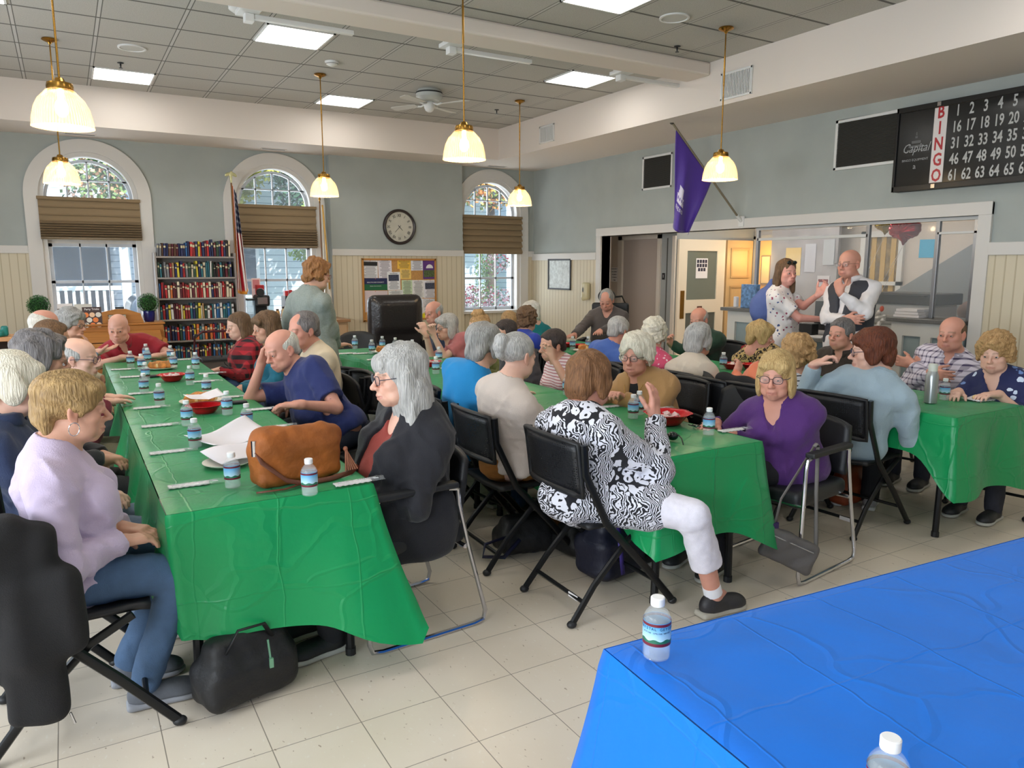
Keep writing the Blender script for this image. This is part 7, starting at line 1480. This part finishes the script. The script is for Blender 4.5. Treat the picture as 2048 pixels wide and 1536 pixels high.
P('cur', 'seated person with dark grey curly hair and wire glasses, third on the left', (-.18, 4.12), 90, (-.12, 4.10, 1.16), 84, -10, s=.98, hairs=('curly', 'pepper'), top=(40, 40, 46), pants=(40, 40, 44), glasses=dict(col=(120, 110, 90), wire=.001), skin=SK2, who='person with dark grey curly hair')
P('mar', 'seated bald person in a maroon top and dark rimmed glasses, hands on the table', (-.16, 4.92), 90, (.03, 4.80, 1.075), 110, -6, sex='m', s=.98, hairs=('fringe', 'silver'), top=(112, 28, 48), pants=(120, 112, 92), glasses=dict(col=(52, 32, 70)), skin=SK3, L=((.16, 5.16, .785), (1, .1, 0), DN, .2), Rr=((.15, 4.98, .785), (.9, .45, 0), DN, .2), who='bald person in the maroon top')
P('brn', 'seated person with thin grey brown hair in a denim shirt, gesturing with an open hand', (-.15, 5.72), 88, (-.10, 5.70, 1.12), 70, -8, sex='m', s=.98, hairs=('short', 'brown'), top=(108, 132, 158), pants=(60, 60, 66), skin=SK2, Rr=((.17, 5.95, 1.00), (1, .1, .25), (0, 0, 1), .12), who='gesturing person in denim', elbow={1: (0, .1, -1)})
P('bal', 'seated person with a reddish bald head and white fringe, far on the left side', (-.18, 6.42), 90, (-.15, 6.45, 1.155), 60, -6, sex='m', s=.98, hairs=('fringe', 'white'), top=(70, 82, 100), pants=(60, 60, 66), skin=SKR, who='reddish bald person on the left')
P('cha', 'seated person in a cream cardigan with grey curly hair, hand raised to the chin', (-.06, 7.08), 96, (.02, 7.06, 1.12), 122, -10, s=.96, hairs=('curly', 'grey'), top=(206, 196, 176), pants=(60, 60, 66), glasses=dict(col=(60, 40, 36)), skin=SK2, Rr=((.13, 7.0, .92), (-.3, 0, 1), (-1, 0, .2), .5), elbow={1: (.4, -.1, -1)}, who='person in the cream cardigan')
P('red', 'seated bald person in a red polo leaning on the far end of the left row', (.53, 7.92), 184, (.38, 7.62, 1.03), 196, -14, sex='m', s=1.06, fat=1.12, hairs=('none', 'white'), top=(150, 20, 38), sleeve='short', neck='polo', pants=(50, 50, 60), skin=(220, 166, 146), L=((.66, 7.33, .79), (-1, -.1, 0), DN, .2), Rr=((.38, 7.35, .79), (1, -.1, 0), DN, .2), collar=True, who='bald person in the red polo', elbow={-1: (1, .2, -.4), 1: (-1, .2, -.4)}, seatkind='stack')
# left row, right side
P('pla', 'seated person in a red and black plaid shirt with long brown hair', (1.36, 6.98), 268, hx(476, 652, 1.30), 262, -12, s=.97, hairs=('long', 'brown'), topmat=MP['plaid'], pants=(60, 80, 120), skin=SK3, who='person in the plaid shirt', L=((1.12, 6.95, .68), (-.8, -.4, 0), DN, .3))
P('tea', 'seated person in a teal top with brown grey hair beside the plaid shirt', (1.38, 5.95), 268, hx(532, 655, 1.32), 262, -12, s=.97, hairs=('bob', 'brown'), top=(10, 98, 122), pants=(50, 60, 90), skin=SK2, who='person in the teal top')
P('cre', 'seated person in a cream shirt with grey brown hair, behind the navy shirt', (1.48, 5.02), 268, hx(607, 660, 1.36), 255, -10, sex='m', s=1.02, fat=1.08, hairs=('receding', 'pepper'), top=(216, 200, 172), sleeve='short', pants=(50, 50, 56), skin=SKR, who='person in the cream shirt', L=((1.15, 4.95, .785), (-.9, 0, 0), DN, .3))
P('nvt', 'seated balding person in a navy t-shirt leaning an elbow on the table, head on hand', (1.43, 4.58), 262, hx(563, 700, 1.13), 248, -18, 6, sex='m', s=1.06, fat=1.14, hairs=('fringe', 'white'), top=(30, 42, 98), sleeve='short', pants=(40, 44, 60), skin=SKR, Rr=((1.03, 4.84, .99), (.2, -.35, .9), (.6, -.6, 0), .55), L=((1.12, 4.30, .79), (-.9, .4, 0), DN, .3), elbow={1: (-.2, .3, -1)}, who='balding person in the navy t-shirt', cx=(1.48, 4.60))
P('gry', 'seated person with long straight grey hair, glasses, black jacket and rust top', (1.24, 3.03), 262, hx(797, 752, 1.18), 274, -6, s=1.04, fat=1.24, hairs=('longbob', 'silver'), top=(22, 22, 30), inner=((150, 66, 58), 'v', (.03, .10)), pants=(24, 24, 30), glasses=dict(col=(34, 40, 60)), skin=(222, 172, 150), hem=.16, seatkind='sled', who='person with long grey hair', cx=(1.19, 3.02, 266), legs=True, Rr=((1.10, 3.18, .66), (-.9, -.4, -.2), DN, .3), skirt=.55)
# standing person between rows
h_ = ony(634, 550, 6.0)
P('sta', 'standing person in a grey green cardigan with curly auburn hair, seen from behind', (1.72, 6.02), 62, (h_.x, h_.y, h_.z), 78, -12, s=.98, hairs=('curly', 'auburn'), topmat=MP['heather'], stand=.88, pants=(70, 72, 74), glasses=dict(col=(120, 30, 40)), skin=SK, hem=.22, L='side', Rr=((1.92, 6.12, .92), (.9, .2, .1), DN, .4), seatkind=None)
# middle row, left side
P('cya', 'seated person in a bright cyan shirt with grey wavy hair, seen from behind', (1.98, 3.98), 76, hx(968, 692, 2.07), 62, -10, s=1.02, fat=1.08, hairs=('wavy', 'grey'), top=(10, 128, 190), sleeve='34', pants=(30, 60, 100), skin=SK, who='person in the cyan shirt', L=((2.25, 4.15, .785), (1, -.2, 0), DN, .3), cx=(2.02, 4.02, 86))
P('bun', 'seated person in a cream top and mustard trousers with a grey hair bun', (2.00, 3.40), 84, hx(1036, 712, 2.00), 78, -8, s=1.0, fat=1.04, hairs=('bun', 'silver'), top=(208, 194, 184), pants=(150, 96, 38), skin=SK3, hem=-.005, who='person with the grey bun', L=((2.40, 3.95, .785), (.9, .3, 0), DN, .15), up_k=1.08, cx=(2.05, 3.43, 92))
P('zeb', 'seated person in a black and white wavy print jacket and white cropped trousers, back turned', (2.03, 2.72), 74, hx(1180, 762, 2.04), 74, -10, s=1.06, fat=1.2, hairs=('wavy', 'zbrown'), topmat=MP['zebra'], foldamp=1.3, pants=(226, 222, 232), pantlen=.60, bare_shank=True, shoes=(40, 38, 40), sole=(170, 164, 150), socks=(232, 232, 236), skin=SKR, who='person in the wavy print jacket', Rr=((2.33, 2.62, .88), (.05, .1, 1), (-.4, .9, 0), .25), L=((2.28, 3.05, .79), (1, .2, 0), DN, .3), extra=dict(legs=(None, ((2.26, 2.27, .52), (2.44, 2.31, .10))), toe=((.9, -.1, 0), (1, -.05, 0))), skirt=.55, elbow={1: (.1, -.5, -.8)}, cx=(2.10, 2.74, 92), loose=1.5, hs=1.03)
# middle row, right side
P('pur', 'seated person in a purple v-neck sweater with blond hair and dark glasses', (3.27, 2.60), 252, hx(1552, 752, 3.10), 243, -6, s=1.0, fat=1.08, hairs=('bob', 'blond'), top=(78, 36, 108), neck='v', pants=(24, 22, 30), glasses=dict(col=(36, 34, 44)), skin=SKR, L=((2.97, 2.72, .70), (-.8, .5, 0), DN, .3), Rr=((2.92, 2.80, .76), (-.8, -.2, 0), DN, .3), extra=dict(legs=(((2.88, 2.62, .50), (2.80, 2.64, .10)), ((2.88, 2.82, .50), (2.78, 2.86, .10)))), seatkind='sled', cx=(3.24, 2.60, 262), who='person in the purple sweater', hem=.22, loose=1.2, skirt=.35)
P('cam', 'seated person in a camel cardigan with fluffy white curls and dark rimmed glasses', (3.24, 3.62), 252, hx(1272, 712, 3.03), 246, -4, s=1.0, fat=1.12, hairs=('bigcurly', 'palew'), top=(172, 132, 84), inner=((22, 22, 28), 'crew', (.03, .09)), pants=(40, 40, 50), glasses=dict(col=(44, 44, 46)), skin=SKR, L=((2.84, 3.50, .80), (-.6, -.3, .3), (0, 0, -1), .6), Rr=((2.82, 3.62, .80), (-.8, -.3, .2), DN, .5), mouth=1, who='person in the camel cardigan')
P('blk', 'seated person in a pink striped top with short black hair, facing left', (3.25, 4.55), 268, hx(1105, 690, 3.06), 276, -8, s=.96, hairs=('short', 'dark'), topmat=MP['pinkstripe'], sleeve='short', pants=(40, 40, 50), skin=SK2, L=((2.95, 4.40, .93), (-.3, .1, 1), (-1, 0, 0), .5), who='person in the pink striped top')
P('dkh', 'seated person with dark brown hair, mostly hidden behind the cyan shirt', (3.24, 5.12), 268, hx(1010, 668, 3.0), 262, -8, s=.95, hairs=('short', 'dark'), top=(60, 56, 60), pants=(40, 40, 50), skin=SK2, who='person with dark brown hair')
P('olv', 'seated person in an olive top with pinned up blond curls, profile to the left', (3.27, 5.70), 268, hx(958, 655, 3.10), 268, -10, s=.96, hairs=('topbun', 'sandy'), top=(96, 96, 44), pants=(40, 40, 50), skin=SK3, who='person in the olive top')
P('pnk', 'seated person in a dusty pink t-shirt with silver hair and hands clasped high', (3.34, 6.18), 266, hx(893, 655, 3.06), 262, -4, s=.98, hairs=('bob', 'silver'), top=(176, 104, 104), sleeve='short', pants=(40, 40, 50), glasses=dict(col=(70, 44, 40)), skin=SK3, L=((2.86, 6.24, .96), (-.3, -.2, .9), (0, -1, 0), .8), Rr=((2.84, 6.36, .96), (-.3, .1, .9), (0, 1, 0), .8), elbow={-1: (-.2, 0, -1), 1: (-.2, 0, -1)}, mouth=1, who='person in the dusty pink t-shirt')
P('nvm', 'seated balding person in a dark navy shirt by the notice board', (3.50, 7.15), 262, hx(867, 625, 3.32), 252, -8, sex='m', s=1.0, hairs=('fringe', 'silver'), top=(28, 40, 66), pants=(40, 40, 50), skin=SKR, who='balding person in the navy shirt')
# right row, left side
P('pal', 'seated person in a pale denim shirt with red brown hair, back turned', (4.04, 2.78), 62, hx(1742, 702, 4.05), 318, -6, s=1.04, fat=1.12, hairs=('wavy', 'redbrown'), top=(158, 178, 190), pants=(24, 24, 30), shoes=(150, 150, 156), sole=(200, 200, 200), glasses=dict(col=(50, 54, 80)), skin=SK3, L=((3.86, 2.93, .99), (.35, -.5, .45), (.3, -.5, -.6), .7), Rr=((4.26, 2.62, .79), (.3, .8, 0), DN, .3), elbow={-1: (-.5, .9, -.5), 1: (0, -.4, -1)}, who='person in the pale denim shirt', cx=(4.10, 2.80, 86), hem=.12, collar=True, loose=1.4)
P('tan', 'seated person with a full head of tan curls in a dark striped top, back turned', (3.96, 3.25), 88, hx(1597, 712, 3.98), 70, -6, s=.98, hairs=('bigcurly', 'sandy'), topmat=MP['bwstripe'], pants=(40, 40, 50), skin=SK, who='person with tan curls')
P('ora', 'seated person in an orange sweater, head hidden behind the purple sweater person', (3.93, 3.66), 90, hx(1560, 738, 3.95), 60, -10, s=.93, hairs=('short', 'grey'), top=(226, 128, 92), pants=(40, 40, 50), skin=SKR, L=((4.06, 3.72, .83), (.5, .2, .6), (0, 1, 0), .6), elbow={-1: (-.3, .5, -1)}, who='person in the orange sweater')
P('whc', 'seated person in a cream cardigan with short silver hair and a pearl earring', (3.90, 4.02), 84, hx(1397, 682, 4.0), 72, -4, s=1.02, fat=1.12, hairs=('wavy', 'silver'), top=(204, 192, 176), pants=(60, 60, 66), skin=SKR, who='person in the cream cardigan on the right row', cx=(3.95, 4.04))
P('pfl', 'seated person in a pink floral blouse with pale curly hair, turned away', (3.93, 4.50), 80, hx(1308, 668, 3.95), 42, -6, s=.98, hairs=('curly', 'palew'), topmat=MP['pinkfl'], pants=(60, 60, 66), skin=SKR, who='person in the pink floral blouse')
P('blu', 'seated person in a blue t-shirt with white hair, beard and gold glasses', (3.86, 5.05), 92, hx(1238, 662, 3.98), 80, -12, sex='m', s=1.0, hairs=('receding', 'silver'), top=(66, 100, 178), sleeve='short', pants=(60, 60, 66), glasses=dict(col=(150, 120, 60), wire=.001), skin=SKR, Rr=((4.25, 4.90, .785), (.9, .2, 0), DN, .3), who='person in the blue t-shirt')
P('cbr', 'seated person in a royal blue jacket with curly brown hair, back turned', (3.72, 5.92), 80, hx(1055, 640, 3.72), 60, -6, s=.97, hairs=('curly', 'brown'), top=(36, 60, 160), pants=(60, 60, 66), skin=SK, who='person in the royal blue jacket')
P('bob', 'seated person with a straight sandy bob, left of the curly brown hair', (3.80, 6.55), 84, hx(1020, 647, 3.85), 50, -6, s=.95, hairs=('bob', 'sandy'), top=(70, 70, 80), pants=(60, 60, 66), skin=SK, who='person with the sandy bob')
P('tlw', 'seated person in a teal shirt with long white hair near the corner window', (4.55, 7.35), 200, hx(1060, 625, 4.55), 300, -10, s=.98, hairs=('bob', 'white'), top=(10, 124, 132), pants=(60, 60, 66), skin=SK3, who='person in the teal shirt', seatkind='stack')
# right row, right side
P('flo', 'seated person in a navy blouse with white blotches at the right edge', (5.30, 2.50), 262, hx(1990, 708, 5.14), 258, -8, s=1.0, fat=1.15, hairs=('bigcurly', 'sandy'), topmat=MP['navybl'], sleeve='34', neck='v', pants=(40, 40, 50), skin=SK3, L=((4.98, 2.42, .79), (-.9, .3, 0), DN, .4), Rr=((4.86, 2.60, .79), (-.8, -.2, 0), DN, .5), who='person in the blotched navy blouse')
P('chk', 'seated person in a purple checked shirt with receding dark hair, arms crossed', (5.62, 3.18), 258, hx(1903, 668, 5.50), 262, -4, sex='m', s=1.06, fat=1.15, hairs=('fringe', 'brown'), topmat=MP['check'], neck='polo', pants=(50, 50, 60), skin=SKR, L=((5.42, 3.25, .86), (-.1, .95, .1), (1, 0, 0), .3), Rr=((5.37, 3.08, .82), (-.1, -.9, -.1), (1, 0, 0), .3), elbow={-1: (-.5, -.3, -1), 1: (-.5, .3, -1)}, collar=True, who='person in the checked shirt', nose=1.5)
P('plo', 'seated person in a dark brown polo shirt with short grey hair, profile to the left', (5.24, 3.72), 264, hx(1682, 668, 5.12), 268, -2, sex='m', s=1.02, hairs=('short', 'pepper'), top=(52, 40, 34), sleeve='short', neck='polo', pants=(50, 50, 60), skin=SKR, collar=True, nose=1.4, who='person in the brown polo')
P('leo', 'seated person in a leopard print blouse with wavy blond hair, profile to the right', (5.22, 4.38), 250, hx(1522, 672, 5.02), 128, -10, s=.98, hairs=('wavy', 'blond'), topmat=MP['leopard'], pants=(50, 50, 60), skin=SKR, L=((4.86, 4.22, .79), (-.8, -.4, 0), DN, .3), who='person in the leopard blouse')
P('dgr', 'seated person in a dark green fleece, head behind the silver haired person', (5.38, 5.28), 264, hx(1397, 640, 5.22), 250, -12, sex='m', s=1.0, hairs=('fringe', 'silver'), top=(30, 62, 48), pants=(50, 50, 60), skin=SKR, L=((4.94, 5.35, .84), (-.5, -.2, .8), (0, -1, 0), .7), who='person in the dark green fleece')
P('whl', 'seated person in a grey brown shirt sitting in a power wheelchair', (5.55, 7.15), 228, hx(1213, 600, 5.47), 230, -26, sex='m', s=1.02, fat=1.05, hairs=('receding', 'grey'), top=(88, 80, 78), neck='v', pants=(50, 50, 60), skin=SKR, seatkind=None, seat=.52, L=((5.02, 6.75, .80), (-.6, -.7, 0), DN, .3), Rr=((5.02, 7.05, .80), (-.9, -.4, 0), DN, .3))
# standing at the reception
h_ = onx(1573, 545, 5.75)
P('wfl', 'standing person in a white flowered top with long brown hair', (5.80, 4.82), 150, (h_.x, h_.y, h_.z), 196, -4, s=1.0, fat=1.05, hairs=('long', 'brown'), topmat=MP['floral'], sleeve='short', stand=.90, pants=(24, 28, 44), skin=(222, 160, 146), hem=.14, L=((5.82, 4.42, 1.33), (.5, -.3, .7), (-1, 0, 0), .7), Rr=((5.98, 4.45, 1.10), (.7, -.6, 0), DN, .25), seatkind=None)
h_ = onx(1698, 528, 5.85)
P('vst', 'standing bald person in a grey vest over a white shirt, hand at chin', (5.88, 4.12), 262, (h_.x, h_.y, h_.z), 268, -4, sex='m', s=1.04, fat=1.04, hairs=('none', 'brown'), top=(226, 222, 224), stand=.93, pants=(60, 62, 70), glasses=dict(col=(40, 34, 34), wire=.001), skin=SKR, hem=.10, neck='polo', collar=True, L=((5.62, 4.05, 1.36), (0, .35, .9), (.6, 0, 0), .8), Rr=((5.66, 4.02, 1.14), (.1, -.9, 0), (1, 0, 0), .3), elbow={-1: (-.5, -.5, -1), 1: (-.4, .3, -1)}, seatkind=None)
# ---------------- extras worn, held or draped ----------------
S_ = SDF(); S_.box((1.20, 2.83, .49), (.17, .05, .15), rad=.045).ell((1.26, 2.90, .50), (.18, .13, .16), k=.06); S_.dmax = .012; S_.disp = lambda V: .006*fbm(V, 14, 3); S_.build('coat_tail', MATS['cloth_22_22_30'], .008, PP['gry']['root'])
q_ = PP['vst']; S_ = SDF(); q = q_; hip = q['hip']; u = q['u']; F = q['F']; Rt = q['Rt']; TL = q['TL']; TR = q['TR']
S_.ell(hip+u*.02, vec(.225, .185, .16), TR, .03); S_.ell(hip+u*TL*.36+F*.02, vec(.205, .180, .18), TR, .06); S_.ell(hip+u*TL*.66-F*.005, vec(.205, .168, .20), TR, .06); S_.cap(hip+u*(TL-.09)-Rt*.135-F*.02, hip+u*(TL-.09)+Rt*.135-F*.02, .090, None, .05); S_.half(hip-u*.10, -u, .01)
for t in np.linspace(0, 1, 5): S_.ell(q['nb']+F*.19-u*(.34*t), vec(.065-.055*t, .17, .08), TR, .01, 's')
S_.cap(q['nb']+F*.01, q['nb']+u*.1+F*.04, .072, .085, .01, 's')
S_.build('vest', mat('vest_grey', (58, 60, 68), .8, bump=.2), .009, q['root'])
for k_, col in (('lav', (200, 200, 206)),): 
    P_ = PP[k_]['P']; MB().tube([P_(.083+.0*math.sin(a), -.004+.016*math.sin(a), -.060+.022*math.cos(a)) for a in np.linspace(0, 6.28, 20)], .0016, 6, closed=True).build('hoop_earring', M_chrome, PP[k_]['root'])
for k_ in ('whc', 'pur'): P_ = PP[k_]['P']; [MB().sphere(P_(q2*.088, .004, -.045), .0055, 10, 8).build('earring', mat('pearl', (230, 222, 206), .2), PP[k_]['root'], smooth=True) for q2 in (-1, 1)]
def necklace(k_, r_, m, drop):
    q = PP[k_]; MB().tube([q['nb']+q['F']*(.03+.085*math.cos(a)+.055*(math.cos(a) > 0)*math.cos(a))+q['Rt']*.075*math.sin(a)-q['u']*(drop*max(0, math.cos(a))**1.2-.012) for a in np.linspace(-PI, PI, 40)], r_, 6, closed=True).build('necklace', m, q['root'])
necklace('cam', .0018, mat('gold_chain', (206, 170, 90), .25, metal=.9), .07); necklace('cam', .0026, mat('pearl', (230, 222, 206), .2), .15)
q = PP['wfl']; sg = MB(); P_ = q['P']
for s_ in (-1, 1): sg.sphere(P_(s_*.03, .070, .095), (.026, .012, .018), 12, 8)
sg.build('sunglasses_on_hair', mat('dark_lens', (16, 30, 28), .06), q['root'], smooth=True)
c_ = q['hip']+vec(-.09, .10, .34); S_ = SDF(); S_.ell(c_-vec(0, 0, .06), (.15, .11, .19)); S_.cap(c_, c_+vec(.05, -.03, .20), .10, .03, .06); S_.dmax = .012; S_.disp = lambda V: .007*fbm(V, 16, 5)
t = S_.build('drawstring_bag', mat('slate_blue_cloth', (84, 102, 160), .75, bump=.2), .009, None, tuple(c_)); tag(t, 'slate blue drawstring bag slung on the back of the person in the flowered top', 'bag'); MB().tube([tuple(c_+vec(.05, -.03, .20)), tuple(q['nb']+vec(-.10, -.02, -.02)), tuple(q['nb']+vec(-.05, -.14, -.22))], .006, 6).build('cord', mat('cord_navy', (36, 40, 70), .7), t, smooth=True)
# head rest and wheelchair
wx, wy, wa = 5.55, 7.15, math.radians(228); f_ = Vector((math.sin(wa), math.cos(wa), 0)); r_ = Vector((math.cos(wa), -math.sin(wa), 0)); o_ = Vector((wx, wy, 0)); W_ = lambda a, b_, z: tuple(o_+r_*a+f_*b_+Vector((0, 0, z)))
t = empty('power_wheelchair', (wx, wy, 0), label='black power wheelchair with a padded headrest at the far end of the right row', cat='wheelchair'); Rw = np.array([[r_.x, f_.x, 0], [r_.y, f_.y, 0], [0, 0, 1.]])
SDF().box(W_(0, .02, .47), (.24, .25, .05), Rw, .03).build('seat', M_black, .012, t); SDF().box(W_(0, -.27, .82), (.23, .04, .32), Rw, .03).build('backrest', M_black, .012, t)
hr = q2 = PP['whl']['hc']; SDF().ell(W_(.04, -.22, 1.22), (.11, .055, .085), Rw).build('headrest', M_black, .009, t); MB().tube([W_(.04, -.26, 1.20), W_(-.14, -.27, 1.22), W_(-.20, -.27, 1.10), W_(-.12, -.30, .96), W_(-.05, -.30, .90)], .013, 8).build('headrest_arm', M_blackm, t, smooth=.7)
for s_ in (-1, 1):
    SDF().box(W_(s_*.28, .04, .70), (.045, .19, .025), Rw, .02).build('armrest', M_black, .01, t); MB().tube([W_(s_*.28, -.15, .45), W_(s_*.28, -.12, .69)], .014, 8).build('arm_post', M_blackm, t)
    MB().lathe([(0, -.03), (.15, -.03), (.165, 0), (.15, .03), (0, .03)], 28, (0, 0, 0), T(*W_(s_*.26, -.05, .165))@Matrix.Rotation(-wa, 4, 'Z')@Matrix.Rotation(PI/2, 4, 'Y')).build('wheel', M_black, t, smooth=.5)
MB().tube([W_(-.28, .22, .72), W_(-.28, .24, .82)], .012, 8).build('joystick', M_black, t); SDF().box(W_(0, .0, .27), (.22, .28, .11), Rw, .04).build('base', mat('wc_base', (60, 62, 66), .4), .014, t)
# draped jackets
def drape(name, label, c, h, m, yaw, res=.008, seed=1, amp=.014, parts=()):
    a = math.radians(yaw); R_ = np.array([[math.cos(a), -math.sin(a), 0], [math.sin(a), math.cos(a), 0], [0, 0, 1]]); S_ = SDF(); c = np.array(c)
    for (dx, dy, dz, hx_, hy_, hz_) in parts: S_.box(c+R_@vec(dx, dy, dz), vec(hx_, hy_, hz_), R_, min(hx_, hy_)*.8, .04)
    S_.dmax = amp*1.2; S_.disp = lambda V: amp*(.6*np.sin(((V-c)@R_)[:, 0]*34+2*np.sin(V[:, 2]*7+seed))+.45*fbm(V, 9, seed))
    t = S_.build(name, m, res, None, tuple(c)); return tag(t, label, 'jacket')
M_jk = mat('black_fleece', (26, 25, 26), .95, bump=.3, bscale=300)
t = drape('jacket', 'black jacket draped over the chair back at the left edge, hanging low', (-.15, 2.52, .55), None, M_jk, 0, .006, 3, .012, ((-.04, .05, .17, .10, .07, .12), (.02, .0, .0, .10, .06, .14), (-.02, .0, -.18, .085, .045, .15), (-.10, .05, .05, .1, .06, .25)))
MB().tube([(-.09, 2.47, .25), (-.08, 2.465, .215)], .0035, 6).build('zip_pull', M_chrome, t)
drape('jacket', 'black jacket hung over the chair back between the cream cardigan and the purple sweater', (3.74, 3.35, .66), None, M_jk, 88, .010, 5, .010, ((0, 0, .0, .24, .05, .22), (0, .02, -.2, .2, .04, .2)))
# empty chairs
chair('stack', 2.72, 7.95, 200, 'empty black stacking chair at the far end of the middle row, left of the armchair', 'empty black stacking chairs'); chair('stack', 3.38, 3.20, 262, 'empty black stacking chair between the camel cardigan and the purple sweater', 'empty black stacking chairs'); chair('stack', 3.55, 3.88, 262, 'empty black stacking chair just behind the camel cardigan', 'empty black stacking chairs'); chair('stack', 3.56, 4.30, 268, 'empty black stacking chair behind the camel cardigan, back to back with the right row', 'empty black stacking chairs')
chair('fold', 1.42, 3.92, 265, 'empty black folding chair between the navy t-shirt and the long grey hair, nearer one', 'empty black folding chairs'); chair('fold', 1.60, 4.25, 250, 'empty black folding chair behind the tan handbag, farther one', 'empty black folding chairs'); chair('fold', 1.95, 5.55, 60, 'empty black folding chair with its back to the standing person', 'empty black folding chairs'); chair('stack', 1.92, 5.02, 88, 'empty black chair beside the middle row behind the long grey hair', 'empty black folding chairs')
t = empty('red_chair', (5.32, 4.86, 0), label='red backed chair on the right row behind the leopard blouse', cat='chair'); b = MB(); b.grid(lambda u, v: (5.56+.04*(1-(2*u-1)**2)+.03*v, 4.86+(u-.5)*.46*(1-.1*v), .50+.36*v*(1-.12*abs(2*u-1)**3)), 14, 10); b.build('backrest', mat('red_vinyl', (160, 22, 34), .4), t, smooth=True, solid=.03, bevel=.01); SDF().box((5.33, 4.86, .44), (.22, .22, .035), rad=.03).build('seat', MATS['red_vinyl'], .012, t)
for sx in (-1, 1):
    for sy in (-1, 1): MB().tube([(5.33+sx*.18, 4.86+sy*.18, .42), (5.33+sx*.21, 4.86+sy*.2, .01)], .011, 8).build('leg', M_chrome, t)
# asset tag stickers on two folding chairs
for (x, y, lab) in ((1.885, 2.62, 'the wavy print jacket chair'), (3.885, 2.66, 'the pale denim shirt chair')):
    t = MB().box(x-.012, y-.035, .090, x-.009, y+.035, .112).build('asset_sticker', M_paper, None, (x, y, .1)); tag(t, 'small white asset sticker on the crossbar of '+lab, 'sticker')
